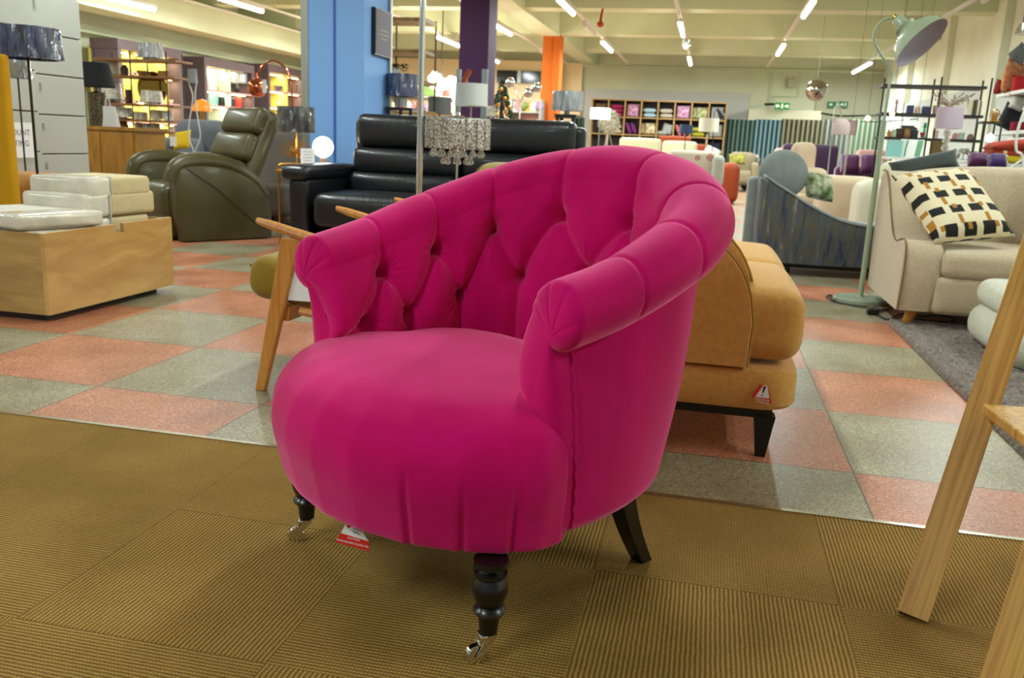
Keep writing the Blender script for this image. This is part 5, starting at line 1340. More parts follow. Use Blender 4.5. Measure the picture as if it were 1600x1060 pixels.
o = iv.build('foliage', M_greenc, t, merge=0); o.data.transform(Matrix.Translation(-Vector(t.location)))
MB().lathe([(0, 0), (.04, 0), (.05, c.z - zC[2]), (.04, c.z - zC[2]), (0, .02)], n=16).build('pot', M_whitec, t)
for k in range(3): MB().tube([(0, 0, .03), (.02 * (k - 1), 0, c.z - zC[2] + .04)], .004, 5).build('stem', M_greenc, t)
lampat('navy drum shade in plastic wrap on a low dark table right of the blue column', 5.6, (606, 651, 116, 151), foot_py=167, mshade=M_navy, mbase=M_greytrim, base='cyl', br=.05)
a_, b_ = W(611, 168, y=5.6), W(652, 168, y=5.6)
t = thing('side_table', 'low black side table under the navy wrapped lamp', 'side table', ((a_.x + b_.x) / 2, 5.65, 0))
place(MB().span((a_.x, 5.45, a_.z - .03), (b_.x, 5.85, a_.z)), 'table_top', M_blackwood, t, smooth=False)
for x in (a_.x + .02, b_.x - .02):
    for y in (5.48, 5.82): place(MB().span((x - .015, y - .015, 0), (x + .015, y + .015, a_.z - .03)), 'leg', M_blackwood, t, smooth=False)
lampat('grey rectangular lamp shade behind the crystal lamp', 7.2, (669, 704, 152, 178), foot_z=0, mshade=M_gry and mat('dull_grey_shade', '#6f7474', .8), mbase=M_dark, base='rod', br=.02, name='floor_lamp')
lampat('plain white oval lamp shade in front of the purple column', 6.2, (711, 761, 131, 166), foot_z=0, mshade=mat('white_linen_shade', '#c6c9c4', .8), mbase=M_greytrim, base='rod', br=.02, taper=.03, name='floor_lamp')
M_rail = mat('satin_rail', '#9aa09c', .4, .5)
Yr = 7.4
t = thing('display_stand', 'pair of flat silver uprights carrying lamps in front of the purple column', 'stand', (W(735, 180, y=Yr).x, Yr, 0))
for x0, x1 in ((713, 720), (753, 762)):
    a_, b_ = W(x0, 108, y=Yr), W(x1, 108, y=Yr); place(MB().span((a_.x, Yr, 0), (b_.x, Yr + .03, a_.z)), 'upright', M_rail, t, smooth=False)
a_, b_ = W(713, 178, y=Yr), W(762, 178, y=Yr); place(MB().span((a_.x, Yr + .03, a_.z - .3), (b_.x, Yr + .05, a_.z - .25)), 'crossbar', M_rail, t, smooth=False)
t = thing('copper_tube', 'tilted copper cylinder spotlight in front of the purple column', 'spotlight', tuple(W(730, 120, y=Yr - .05)))
MB().tube([tuple(W(723, 129, y=Yr - .05) - Vector(t.location)), tuple(W(735, 109, y=Yr - .05) - Vector(t.location))], .028, 16).build('barrel', M_cop, t)
MB().tube([tuple(W(730, 122, y=Yr - .05) - Vector(t.location)), tuple(W(730, 140, y=Yr - .05) - Vector(t.location)), tuple(W(718, 142, y=Yr) - Vector(t.location))], .006, 6).build('bracket', M_greytrim, t)
# bright chandelier and colourful shelving beyond
Yb = 14.0
M_bright = mat('bright_glass', '#ffffff', .3, emit='#fff2d8', estr=6)
t = thing('chandelier', 'brightly glowing cluster of glass globes hanging beyond the crystal lamp', 'chandelier', tuple(W(690, 125, y=Yb)))
random.seed(11)
for k in range(16):
    q = W(random.uniform(672, 714), random.uniform(116, 138), y=Yb + random.uniform(-.25, .25)) - Vector(t.location)
    MB().sphere(q, random.uniform(.06, .10), 12).build('glass_globe', M_bright, t)
MB().tube([(0, 0, .05), (0, 0, 3.4 - t.location.z)], .01, 6).build('cord', M_iron, t)
ld = bpy.data.lights.new('chandelier_light', 'POINT'); ld.energy = 260; ld.shadow_soft_size = .3; ld.color = (1, .9, .72); lo = bpy.data.objects.new('chandelier_light', ld); COL.objects.link(lo); lo.location = (0, -.1, -.05); lo.parent = t
M_peach = mat('peach_paint', '#fbe4bb', .85)
def gondola(label, Y, px0, px1, pyt, rows_py, seed, cols, group, mt):
    a_, b_ = W(px0, pyt, y=Y), W(px1, pyt, y=Y); zt = a_.z
    t = thing('shop_shelving', label, 'shelving', ((a_.x + b_.x) / 2, Y, 0))
    place(MB().span((a_.x, Y + .38, 0), (b_.x, Y + .42, zt)), 'back_panel', mt, t, smooth=False)
    place(MB().span((a_.x, Y, 0), (a_.x + .04, Y + .38, zt)), 'side_panel', M_rail, t, smooth=False); place(MB().span((b_.x - .04, Y, 0), (b_.x, Y + .38, zt)), 'side_panel', M_rail, t, smooth=False)
    random.seed(seed)
    for py in rows_py:
        z = W((px0 + px1) / 2, py, y=Y).z
        place(MB().span((a_.x + .04, Y, z - .03), (b_.x - .04, Y + .38, z)), 'shelf', M_rail, t, smooth=False)
    return t, a_, b_
grp = 'colourful ornaments on the far shop shelving'
kinds = ['vase', 'jar', 'box', 'ball', 'glass', 'figure']; knames = {'vase': 'vase', 'jar': 'jar', 'box': 'gift box', 'ball': 'bauble', 'glass': 'glass', 'figure': 'figurine'}
def fill(px0, px1, py, Y, n, hpx, cols, where, seed):
    random.seed(seed); z = W((px0 + px1) / 2, py, y=Y).z
    ordn = ['leftmost', 'second', 'third', 'fourth', 'fifth', 'sixth', 'seventh', 'eighth', 'ninth']
    for i in range(n):
        px = px0 + (px1 - px0) * (i + .5) / n; cn, mt = cols[(i * 3 + seed) % len(cols)]; kd = kinds[(i * 2 + seed) % len(kinds)]
        orn('ornament', '%s %s, %s from the left %s' % (cn, knames[kd], ordn[i], where), 'ornament', px, py, Y + .15, hpx * random.uniform(.75, 1.1), kd, mt, z, grp, w=1.3)
MC = [('orange', mat('c_orange', '#d9862e', .5)), ('pink', mat('c_pink', '#d97a86', .5)), ('red', M_redc), ('cream', mat('c_cream', '#e0cfa2', .6)), ('green', mat('c_green', '#5a7a3a', .6)), ('white', M_whitec), ('mauve', mat('c_mauve', '#8a6a9a', .6))]
t, a_, b_ = gondola('peach backed shop shelving of colourful ornaments left of the purple column', 14.6, 606, 712, 128, (150, 172, 195), 1, 6, grp, M_peach)
fill(610, 668, 150, 14.6, 6, 15, MC, 'on the upper shelf left of the purple column', 1); fill(668, 712, 150, 14.6, 5, 14, MC[::-1], 'on the upper shelf close to the purple column', 2)
fill(608, 650, 172, 14.6, 5, 15, MC, 'on the second shelf left of the purple column', 3); fill(650, 712, 172, 14.6, 6, 13, MC[::-1], 'on the second shelf close to the purple column', 4)
t, a_, b_ = gondola('pink backed shop shelving between the purple and orange columns', 15.4, 797, 846, 154, (174, 196), 1, 6, grp, mat('pink_board', '#d3968a', .8))
fill(800, 845, 174, 15.4, 6, 15, MC, 'on the pink shelf left of the orange column', 5)
struct('trim_23', MB().span((-8, 21.5, 1.9), (-2.2, 21.55, 3.0)).span((-8, 21.5, 0), (-2.2, 21.55, .05)), M_peach)
struct('trim_24', MB().span((-8.4, 21.85, 0), (-1.7, 21.95, 3.0)), M_peach)
a_, b_ = W(777, 110, y=21.45), W(844, 131, y=21.45)
wf = struct('window_1', MB().span((a_.x, 21.42, b_.z), (b_.x, 21.5, a_.z)), mat('dark_pane', '#1a1512', .15))
mm = W(811, 120, y=21.4).x; MB().span((mm - .05, 21.40, b_.z), (mm + .05, 21.42, a_.z)).build('window_frame', M_rail, wf, smooth=False)
# chrome ball floor lamp
Yk = 8.4
t = thing('floor_lamp', 'floor lamp with three chrome ball shades between the purple and orange columns', 'lamp', (W(812, 190, y=Yk).x, Yk, 0))
MB().lathe([(0, 0), (.14, 0), (.14, .02), (0, .03)], n=20).build('base', M_chrome, t)
top = PY(812, 160, Yk, t); MB().tube([(0, 0, 0), (top.x, 0, top.z)], .01, 8).build('pole', M_chrome, t)
for (px, py) in ((797, 129), (826, 145), (839, 137)):
    q = PY(px, py, Yk, t); MB().tube(smooth_path([top, (top + q) / 2 + Vector((0, 0, .04)), q], 4), .005, 6).build('arm', M_chrome, t); MB().sphere(q, .062, 20).build('ball_shade', M_chrome, t)
# christmas tree
Yk = 10.5
t = thing('christmas_tree', 'dark green artificial christmas tree with gold baubles by the purple column', 'tree', (W(783, 190, y=Yk).x, Yk, 0))
top = PY(785, 122, Yk, t); ft = MB(); random.seed(5)
for k in range(900):
    u = random.random() ** .7; z = top.z * (.25 + .75 * (1 - u)); r = .42 * u * (.75 + .25 * random.random()); a = random.uniform(0, 2 * PI)
    q = Matrix.Translation((top.x * .5 + r * math.cos(a), r * math.sin(a), z)) @ Matrix.Rotation(a, 4, 'Z') @ Matrix.Rotation(R_(random.uniform(10, 50)), 4, 'Y')
    ft.add([(-.03, -.012, 0), (.07, 0, .0), (-.03, .012, 0), (0, 0, .02)], [(0, 1, 3), (1, 2, 3)], q)
ft.build('foliage', mat('tree_green', '#1d3418', .7), t, merge=0)
MB().tube([(top.x * .5, 0, 0), (top.x * .5, 0, top.z * .95)], .03, 8).build('trunk', M_dbrown, t)
for (px, py) in ((789, 154), (790, 176), (778, 164), (783, 140), (796, 168), (775, 180)):
    q = PY(px, py, Yk - .4, t); MB().sphere(q, .028, 12).build('bauble', M_gold, t)
lampat('ribbed clear glass shade low beside the christmas tree', 7.8, (760, 774, 166, 182), foot_z=0, mshade=M_silver, mbase=M_chrome, base='rod', name='floor_lamp')
# black framed console with wrapped grey lamp
Yk = 6.6
a_, b_ = W(868, 178, y=Yk), W(897, 178, y=Yk)
t = thing('stool', 'tall black A frame stand carrying the wrapped grey lamp by the orange column', 'stand', ((a_.x + b_.x) / 2, Yk + .1, 0))
zt = a_.z
place(MB().span((a_.x - .01, Yk, zt - .035), (b_.x + .02, Yk + .3, zt)), 'top', M_blackwood, t, smooth=False)
for sx_, x in ((-1, a_.x + .02), (1, b_.x - .01)):
    for y in (Yk + .02, Yk + .28): place(MB().tube([(x, y, zt - .03), (x + sx_ * .09, y, 0)], .022, 6), 'leg', M_blackwood, t)
lampat('grey drum shade in crinkled plastic on the black A frame stand', Yk + .15, (862, 910, 143, 173), foot_z=zt, mshade=M_gry, mbase=M_greytrim, base='cyl', br=.03)
lampat('small black square shade on a turned stem beneath the wrapped grey lamp', 7.6, (877, 891, 190, 206), foot_z=0, mshade=M_blkshade, mbase=M_dark, base='rod', br=.03, name='floor_lamp')
lampat('dark green small shade just right of the A frame stand', 9.0, (899, 913, 184, 200), foot_z=0, mshade=mat('bottle_green', '#17382c', .6), mbase=M_dark, name='floor_lamp')
# brightly lit shade and feather globe
lampat('brightly lit white rectangular lamp shade left of the feather globe lamp', 9.0, (922, 953, 169, 186), foot_z=0, mshade=mat('lit_white_shade', '#ffffff', .6, emit='#fff6e6', estr=3.0), mbase=M_greytrim, name='floor_lamp')
Yk = 9.6
t = thing('floor_lamp', 'white feather globe lamp on a splayed tripod behind the magenta armchair', 'lamp', (W(952, 210, y=Yk).x, Yk, 0))
c = PY(952, 190, Yk, t); fm = MB(); random.seed(8)
fm.sphere(c, .135, 18)
for k in range(700):
    d = Vector((random.gauss(0, 1), random.gauss(0, 1), random.gauss(0, 1))).normalized(); p = c + d * .13
    q = Matrix.Translation(p) @ (d + Vector((0, 0, -.5))).to_track_quat('X', 'Z').to_matrix().to_4x4()
    fm.add([(0, -.012, 0), (.05, 0, .004), (0, .012, 0)], [(0, 1, 2)], q)
fo = fm.build('feather_shade', mat('white_feather', '#dedbc8', .9), t, merge=0); pass
for k in range(3):
    a = 2 * PI * k / 3 + .4; MB().tube([(.30 * math.cos(a), .3 * math.sin(a), 0), c - Vector((0, 0, .12))], .008, 6).build('leg', M_greytrim, t)
# ================================================================ cushion shelving on the back wall
Ys = 20.3
M_cubew = wood('cube_shelf_wood', '#8a6a3c', '#a8864f', 3, (1, 6, 6), .55); M_cubeb = mat('shelf_dark_back', '#4a4348', .8)  # plain dark board closing the cubes at the back
x0, x1 = W(926, 154, y=Ys).x, W(1136, 160, y=Ys).x
zt = W(1030, 157, y=Ys).z; nc, nr = 8, 5; cw = (x1 - x0) / nc; chh = cw * 1.02
t = thing('cube_shelving', 'wooden cube shelving full of cushions against the back wall', 'shelving', ((x0 + x1) / 2, Ys + .2, 0))
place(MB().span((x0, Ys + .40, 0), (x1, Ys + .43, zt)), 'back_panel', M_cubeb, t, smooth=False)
for k in range(nc + 1): place(MB().span((x0 + k * cw - .018, Ys, 0), (x0 + k * cw + .018, Ys + .40, zt)), 'upright', M_cubew, t, smooth=False)
levels = [zt - k * chh for k in range(nr + 1)]; levels = [z for z in levels if z > 0] + [.03]
for z in levels: place(MB().span((x0 - .02, Ys - .005, z - .03), (x1 + .02, Ys + .40, z)), 'shelf', M_cubew, t, smooth=False)
CC = {'magenta': '#8f1846', 'pink patterned': '#b98aa6', 'pale blue': '#8fa6ae', 'taupe': '#a59a88', 'purple': '#6a2468', 'mauve': '#6a4f96', 'floral': '#b8a884', 'grey': '#8d8f8a', 'yellow': '#d89a10', 'striped': '#a85a58', 'red': '#9c1820', 'navy': '#1c2236', 'olive': '#8f8a1e', 'leafy': '#9a9a6c', 'brown': '#6d5a48', 'white': '#c3c2bc'}
MCC = {k: mat('cushion_' + k.replace(' ', '_'), v, .9, noise_amt=(.5 if k in ('pink patterned', 'floral', 'striped', 'leafy') else .05), noise_scale=14) for k, v in CC.items()}
rown = ['top', 'second', 'third', 'fourth']
spec = {(0, 0): ('brown', 'stand'), (0, 1): ('magenta', 'pile3'), (0, 2): ('pink patterned', 'stand'), (0, 3): ('pale blue', 'pile2'), (0, 4): ('taupe', 'pile2'), (0, 5): ('pink patterned', 'stand'), (0, 6): ('leafy', 'two'), (0, 7): ('grey', 'stand'),
        (1, 1): ('taupe', 'pile2'), (1, 2): ('purple', 'lean2'), (1, 3): ('floral', 'two'), (1, 4): ('grey', 'lean'), (1, 5): ('striped', 'lean2'), (1, 6): ('olive', 'pile2'), (1, 7): ('grey', 'stand'),
        (2, 2): ('mauve', 'lean2'), (2, 3): ('grey', 'pile2'), (2, 4): ('yellow', 'lean'), (2, 5): ('grey', 'stand'), (2, 6): ('white', 'pile2'), (2, 7): ('navy', 'stand'), (3, 7): ('red', 'pile2'), (3, 6): ('taupe', 'pile2')}
def plain(mt, M, wd, ht, th, label, group='cushions in the cube shelving'):
    o = MB().pillow(wd, ht, th, n=8).build('cushion', mt, auto=False); o.matrix_world = M; return tag(o, label, 'cushion', group)
coln = ['first', 'second', 'third', 'fourth', 'fifth', 'sixth', 'seventh', 'eighth']
for (r, c_), (cn, how) in spec.items():
    xc = x0 + (c_ + .5) * cw; zf = zt - (r + 1) * chh; mt = MCC[cn]; yy = Ys + .16; where = '%s row, %s cube from the left' % (rown[r], coln[c_]); s_ = cw * .84
    if how == 'stand': plain(mt, TR((xc, yy, zf + s_ / 2 - .01), rx=-8), s_, s_, .10, '%s cushion standing in the %s' % (cn, where))
    elif how.startswith('pile'):
        n_ = int(how[-1])
        for k in range(n_): plain(mt, TR((xc + random.uniform(-.01, .01), yy, zf + .055 + k * .105 * (3 if n_ == 2 else 2.4) / 3 * 1.15), rx=90), s_, .3, .115 if n_ == 2 else .10, '%s cushion, %s of the pile in the %s' % (cn, ['lowest', 'next' if n_ == 3 else 'top', 'top'][k], where))
    elif how == 'lean2':
        for k in range(2): plain(mt, TR((xc - .09 + k * .13, yy, zf + s_ / 2 - .03), ry=-24) @ Matrix.Rotation(R_(90), 4, 'Z'), .3, s_ * .92, .10, '%s cushion, %s of the leaning pair in the %s' % (cn, ['left', 'right'][k], where))
    elif how == 'two':
        for k in range(2): plain(mt, TR((xc - .07 + k * .12, yy + .05 - k * .1, zf + s_ / 2 - .02), rx=-8), s_ * .85, s_ * .85, .09, '%s cushion, %s of two in the %s' % (cn, ['rear left', 'front right'][k], where))
    elif how == 'lean':
        plain(mt, TR((xc - .06, yy, zf + .06), rx=90), s_ * .8, .28, .11, '%s cushion lying in the %s' % (cn, where)); plain(mt, TR((xc + .06, yy - .02, zf + s_ / 2 - .01), ry=14, rx=-10), s_ * .8, s_ * .8, .09, '%s cushion leaning in the %s' % (cn, where))
# ================================================================ right of centre, far
# cream and orange sofas in front of the cushion shelving
def simple_sofa(label, px0, px1, pyt, Y, mt, depth=.9, seatz=.42, w_ref=None, feet=M_blackwood, arms=True, cat='sofa', name='sofa', face=-1, rzt=0, group=None):
    """sofa whose back spans the pixel columns at depth Y; face -1 towards the camera, +1 away"""
    a, b = W(px0, pyt, y=Y), W(px1, pyt, y=Y); zt = (a.z + b.z) / 2; xc = (a.x + b.x) / 2; wd = b.x - a.x
    t = thing(name, label, cat, (xc, Y, 0), rzt, group)
    MB().soft((0, .1, zt / 2 + .06), (wd, .2, zt - .12), .06, (0, .015, .01)).build('backrest', mt, t)
    sy = face * (depth / 2)
    MB().soft((0, sy + .05, .25), (wd - .04, depth - .1, .30), .05, (0, 0, .02)).build('seat', mt, t)
    if arms:
        for sg in (-1, 1): MB().soft((sg * (wd / 2 - .07), sy + .05, .33), (.15, depth - .02, .46), .06).build('arm', mt, t)
    for sx_ in (-1, 1):
        for q in (.05, face * depth * .85): MB().tube([(sx_ * (wd / 2 - .1), q, 0), (sx_ * (wd / 2 - .1), q, .12)], .022, 8).build('foot', feet, t)
    return t
M_creamv = mat('cream_fabric', '#b4b08f', .85, sheen=.3); M_orangef = mat('orange_fabric', '#8a3406', .8, sheen=.3); M_purplev = mat('purple_velvet', '#4c1246', .7, sheen=.6); M_purpled = mat('dark_purple_velvet', '#2c0a2e', .7, sheen=.5); M_peachf = mat('peach_fabric', '#cdb79b', .85, sheen=.3); M_creamf2 = mat('ivory_fabric', '#cbc6ae', .85, sheen=.3)
M_blush = mat('blush_fabric', '#c99f9a', .85, sheen=.3); M_navyv = mat('navy_velvet', '#17284a', .7, sheen=.4)
simple_sofa('orange sofa back standing behind the two cream sofa backs', 1030, 1080, 213, 17.6, M_orangef)
simple_sofa('cream sofa, left one of the two cream backs above the magenta armchair', 968, 1033, 216, 15.6, M_creamv, face=1)
simple_sofa('cream sofa, right one of the two cream backs, nearer the balloon print chair', 1035, 1090, 221, 14.4, M_creamv, face=1)
simple_sofa('orange fabric chair peeping out right of the cream sofa backs', 1086, 1103, 226, 16.4, M_orangef, arms=False, cat='chair', name='chair')
def balloon_mat():
    mt, nt, b = newmat('balloon_print'); L = nt.links.new
    tc = N(nt, 'ShaderNodeTexCoord'); v = N(nt, 'ShaderNodeTexVoronoi'); v.inputs['Scale'].default_value = 4.5; v.inputs['Randomness'].default_value = .55; L(tc.outputs['Object'], v.inputs['Vector'])
    lt_ = N(nt, 'ShaderNodeMath', operation='LESS_THAN'); L(v.outputs['Distance'], lt_.inputs[0]); lt_.inputs[1].default_value = .33
    wv = N(nt, 'ShaderNodeTexWave'); wv.inputs['Scale'].default_value = 12; L(tc.outputs['Object'], wv.inputs['Vector'])
    g = N(nt, 'ShaderNodeMath', operation='GREATER_THAN'); L(wv.outputs['Fac'], g.inputs[0]); g.inputs[1].default_value = .35
    mu = N(nt, 'ShaderNodeMath', operation='MULTIPLY'); L(lt_.outputs[0], mu.inputs[0]); L(g.outputs[0], mu.inputs[1])
    mx = N(nt, 'ShaderNodeMix', data_type='RGBA'); L(mu.outputs[0], mx.inputs[0]); mx.inputs[6].default_value = lin('#c9beb0'); mx.inputs[7].default_value = lin('#a02c30')
    L(mx.outputs[2], b.inputs['Base Color']); b.inputs['Roughness'].default_value = .85; return mt
t = simple_sofa('pale armchair with red balloon print seen from behind above the magenta arm', 1046, 1122, 236, 10.5, balloon_mat(), cat='armchair', name='armchair', face=1)
Ywi = 10.3
MB().soft(tuple(W(1122, 262, y=Ywi) - Vector(t.location) + Vector((0, .1, -.06))), (.17, .35, .46), .08).build('wing', mat('pale_grey_fabric', '#aeb0a6', .85), t)
pillow3('cushion', W(1098, 240, y=12.4), W(1121, 252, y=12.4), W(1104, 226, y=12.6), .1, M_creamf2, 'ivory cushion tipped up behind the balloon print armchair')
t = thing('pouffe', 'tall orange fabric stool right of the balloon print armchair', 'pouffe', (W(1138, 300, y=12.5).x, 12.5, 0))
MB().soft((0, 0, .34), (.30, .45, .62), .10, (.01, .01, .02)).build('body', M_orangef, t); MB().tube([(0, 0, 0), (0, 0, .06)], .1, 12).build('foot', M_blackwood, t)
# beige chair with olive cushion, navy cube and bubble lamp
t = thing('armchair', 'beige round backed armchair in front of the slatted screen', 'armchair', (W(1158, 270, y=17.5).x, 17.5, 0))
a_, b_ = W(1140, 235, y=17.5), W(1180, 235, y=17.5)
MB().soft((0, .25, .48), (b_.x - a_.x, .25, .72), .12).build('backrest', M_peachf and mat('beige_fabric', '#8f8468', .85), t); MB().soft((.02, -.1, .3), (b_.x - a_.x, .6, .3), .1).build('seat', _M['beige_fabric'], t)
MB().soft(((b_.x - a_.x) / 2, -.15, .38), (.15, .7, .5), .07).build('arm', _M['beige_fabric'], t)
for x in (-.2, .2): MB().tube([(x, -.2, 0), (x, -.2, .18)], .02, 8).build('foot', M_blackwood, t)
pillow3('cushion', W(1138, 258, y=17.2), W(1164, 257, y=17.2), W(1139, 241, y=17.3), .12, mat('mustard_print', '#8f8a3c', .85, noise_amt=.4, noise_scale=12), 'olive and mustard patterned cushion on the far beige armchair')
t = thing('pouffe', 'navy blue cube pouffe in front of the slatted screen', 'pouffe', (W(1176, 280, y=18.2).x, 18.2, 0))
MB().soft((0, 0, .26), (.50, .45, .46), .05).build('body', M_navyv, t); MB().soft((0, 0, .015), (.4, .35, .03), .01).build('foot', M_blackwood, t)
t = thing('table_lamp', 'clear bubble glass globe lamp on the navy pouffe', 'lamp', (W(1176, 264, y=18.2).x, 18.2, .495))
MB().lathe([(0, 0), (.08, 0), (.06, .05), (0, .05)], n=16).build('base', M_whitec, t); MB().sphere((0, 0, .18), .14, 20).build('globe', M_cry, t)
# slatted screen: five coloured bays
Ysl = 20.6
cols_ = [('#29403a', '#4f675c', 1131, 1180), ('#35525c', '#6b8a90', 1180, 1222), ('#4b4a38', '#7d7b62', 1222, 1290), ('#5d645c', '#8c948a', 1290, 1330), ('#6a7c68', '#98a78e', 1330, 1385)]
t = thing('slatted_screen', 'long slatted folding screen in green, blue, olive and grey bays along the back wall', 'screen', (W(1258, 290, y=Ysl).x, Ysl, 0))
for i, (c1, c2, p0, p1) in enumerate(cols_):
    xa, xb = W(p0, 190, y=Ysl).x, W(p1, 190, y=Ysl).x; zt = W((p0 + p1) / 2, 187, y=Ysl).z
    bay = place(MB().span((xa, Ysl + .02, 0), (xb, Ysl + .06, zt)), 'screen_bay', mat('bay_dark_%d' % i, c1, .8), t, smooth=False)
    sl = MB(); n_ = max(4, int((xb - xa) / .105))
    for k in range(n_): x = xa + (xb - xa) * (k + .5) / n_; sl.soft((x, Ysl - .01, zt / 2), (.05, .05, zt), .018, n=6)
    q = sl.build('slats', mat('bay_light_%d' % i, c2, .7), bay); q.data.transform(Matrix.Translation(-Vector(t.location)))
# counter with white front behind the screen, signs and chrome globe
a_, b_ = W(1170, 170, y=21.3), W(1283, 176, y=21.3)
struct('trim_25', MB().span((a_.x, 21.2, 0), (b_.x, 21.9, a_.z)), mat('cream_board', '#d9d3b4', .8))
def exit_sign(label, px0, px1, py0, py1, Y, lit, arrows):
    a, b = W(px0, py1, y=Y), W(px1, py0, y=Y); t = thing('exit_sign', label, 'sign', ((a.x + b.x) / 2, Y, (a.z + b.z) / 2)); w_, h_ = b.x - a.x, b.z - a.z
    green = mat('sign_green' + ('_lit' if lit else ''), '#1c6a3c', .5, emit='#1f7a40' if lit else None, estr=.4 if lit else 0); wh = mat('sign_white' + ('_lit' if lit else ''), '#e6f0dc', .5, emit='#e8f2a0' if lit else None, estr=1.2 if lit else 0)
    MB().box((0, 0, 0), (w_, .06, h_)).build('casing', green, t, smooth=False)
    y = -.033
    def arrow(cx, d):
        s_ = h_ * .28
        MB().prism([(cx - d * s_, 0), (cx, s_), (cx, s_ * .35), (cx + d * s_, s_ * .35), (cx + d * s_, -s_ * .35), (cx, -s_ * .35), (cx, -s_)], y, y + .004, 'y').build('arrow', wh, t, smooth=False)
    def man(cx):
        s_ = h_ * .36; m_ = MB(); m_.lathe([(0, 0), (s_ * .22, 0), (s_ * .22, .004), (0, .004)], n=10, M=Matrix.Translation((cx, y + .004, s_ * .8)) @ Matrix.Rotation(R_(90), 4, 'X'))
        for p in ([(-.1, .5), (.25, .5), (.15, -.1), (-.2, -.1)], [(-.2, -.1), (.05, -.1), (-.35, -1), (-.55, -.9)], [(-.05, -.1), (.15, -.1), (.6, -.6), (.45, -.8)], [(.2, .5), (.55, .1), (.45, 0), (.1, .35)], [(-.1, .5), (-.5, .2), (-.4, .05), (0, .3)]):
            m_.prism([(cx + q[0] * s_, q[1] * s_) for q in p], y, y + .004, 'y')
        m_.build('running_figure', wh, t, smooth=False)
    for kind, cx in arrows:
        if kind == 'm': man(cx * w_)
        elif kind == 'l': arrow(cx * w_, 1)
        elif kind == 'r': arrow(cx * w_, -1)
    return t
exit_sign('lit green exit sign with yellow running figure above the slatted screen', 1210, 1234, 161, 171, 21.0, True, (('l', -.32), ('m', 0), ('r', .32)))
t = exit_sign('dark green exit sign with white left arrow beside the chrome globe', 1293, 1307, 159, 168, 21.84, False, (('l', -.15),))
t = exit_sign('pale green exit sign partly hidden behind the far hanging lamp rods', 1311, 1325, 159, 168, 21.84, False, (('m', .2), ('r', -.2)))
MB().span((0, 0, 0), (0, 0, 0))
br = MB().tube([W(1195, 163, y=21.0), W(1210, 163, y=21.0)], .03, 8).tube([W(1195, 163, y=21.0), W(1195, 163, y=21.9)], .02, 8).build('sign_bracket', M_iron); tag(br, 'dark bracket arm holding the lit exit sign', 'bracket')
Yg = 14.0
c = W(1276, 141, y=Yg); t = thing('pendant_lamp', 'large chrome globe pendant hanging over the slatted screen', 'lamp', tuple(c))
MB().sphere((0, 0, 0), .185, 30).build('globe', mat('smoked_chrome', '#a5a29c', .12, 1), t); MB().tube([(0, 0, .18), (0, 0, 3.45 - c.z)], .005, 6).build('cord', M_greytrim, t)
sp = W(1236, 130, y=21.9); o = MB().soft((0, 0, 0), (.20, .10, .26), .03).build('wall_speaker', mat('beige_plastic', '#b5b193', .6)); o.location = sp; tag(o, 'beige wall speaker high up left of the chrome globe', 'speaker')
c = W(938, 38, y=12.3); t = thing('alarm_bell', 'small red alarm bell on the ceiling beam right of the orange column', 'bell', tuple(c)); MB().sphere((0, 0, 0), .06, 16, sz=.8).build('bell', M_redc, t); MB().tube([(0, .0, .03), (0, .05, .14), (0, .2, 3.04 - c.z)], .02, 8).build('mount', M_redc, t)
c = W(1072, 70, y=11.5); t = thing('spotlight', 'silver spotlight clamped to the middle lighting track', 'spotlight', tuple(c)); MB().soft((0, 0, .02), (.10, .12, .12), .02).build('housing', M_chrome, t); MB().tube([(0, -.08, -.03), (0.02, .04, 0)], .045, 14).build('barrel', M_chrome, t); MB().sphere((0.0, -.07, -.03), .036, 12).build('lens', M_bright, t)
MB().tube([(0, 0, .06), (1.25 - c.x, 0, 2.88 - c.z)], .008, 6).build('mount', M_greytrim, t)
c = W(1597, 46, y=7.0); t = thing('spotlight', 'chrome spotlight at the top right frame edge', 'spotlight', tuple(c)); MB().lathe([(0, .05), (.03, .05), (.05, 0), (.06, -.04), (.05, -.045), (0, -.03)], n=18).build('reflector', M_chrome, t); MB().tube([(0, 0, .04), (0, 0, 3.44 - c.z)], .006, 6).build('mount', M_iron, t)
# sofas in the middle right
simple_sofa('deep purple velvet sofa with high square back in front of the slatted screen', 1224, 1312, 226, 12.2, M_purpled, name='sofa')
simple_sofa('blush pink sofa back glimpsed behind the purple cushions', 1340, 1394, 235, 15.2, M_blush)
simple_sofa('small blush chair back at the left end of the purple sofa', 1211, 1230, 232, 13.4, M_blush, arms=False, cat='chair', name='chair')
t = simple_sofa('purple velvet corner sofa right of the peach armchair', 1306, 1424, 262, 10.6, M_purplev, face=-1)
for k, (p0, p1) in enumerate(((1312, 1343), (1344, 1374))):
    pillow3('cushion', W(p0, 273, y=10.2), W(p1, 274, y=10.2), W(p0 + 1, 241, y=10.35), .16, M_purplev, ['purple velvet cushion, left of the pair beside the thin floor lamp', 'purple velvet cushion, right of the pair beside the sage lamp pole'][k])
t = thing('armchair', 'peach winged armchair with tall rounded back before the purple sofa', 'armchair', (W(1262, 260, y=8.2).x, 8.2, 0))
place(MB().soft(tuple(W(1254, 250, y=8.3)), (.27, .30, .40), .09), 'headrest', M_peachf, t)
a_, b_ = W(1234, 262, y=8.2), W(1292, 290, y=8.2)
place(MB().soft(((a_.x + b_.x) / 2 + .02, 8.25, .50), (b_.x - a_.x, .45, .42), .14), 'backrest', M_peachf, t)
place(MB().soft(((a_.x + b_.x) / 2 + .05, 8.0, .24), (b_.x - a_.x + .1, .7, .36), .08), 'seat', M_peachf, t)
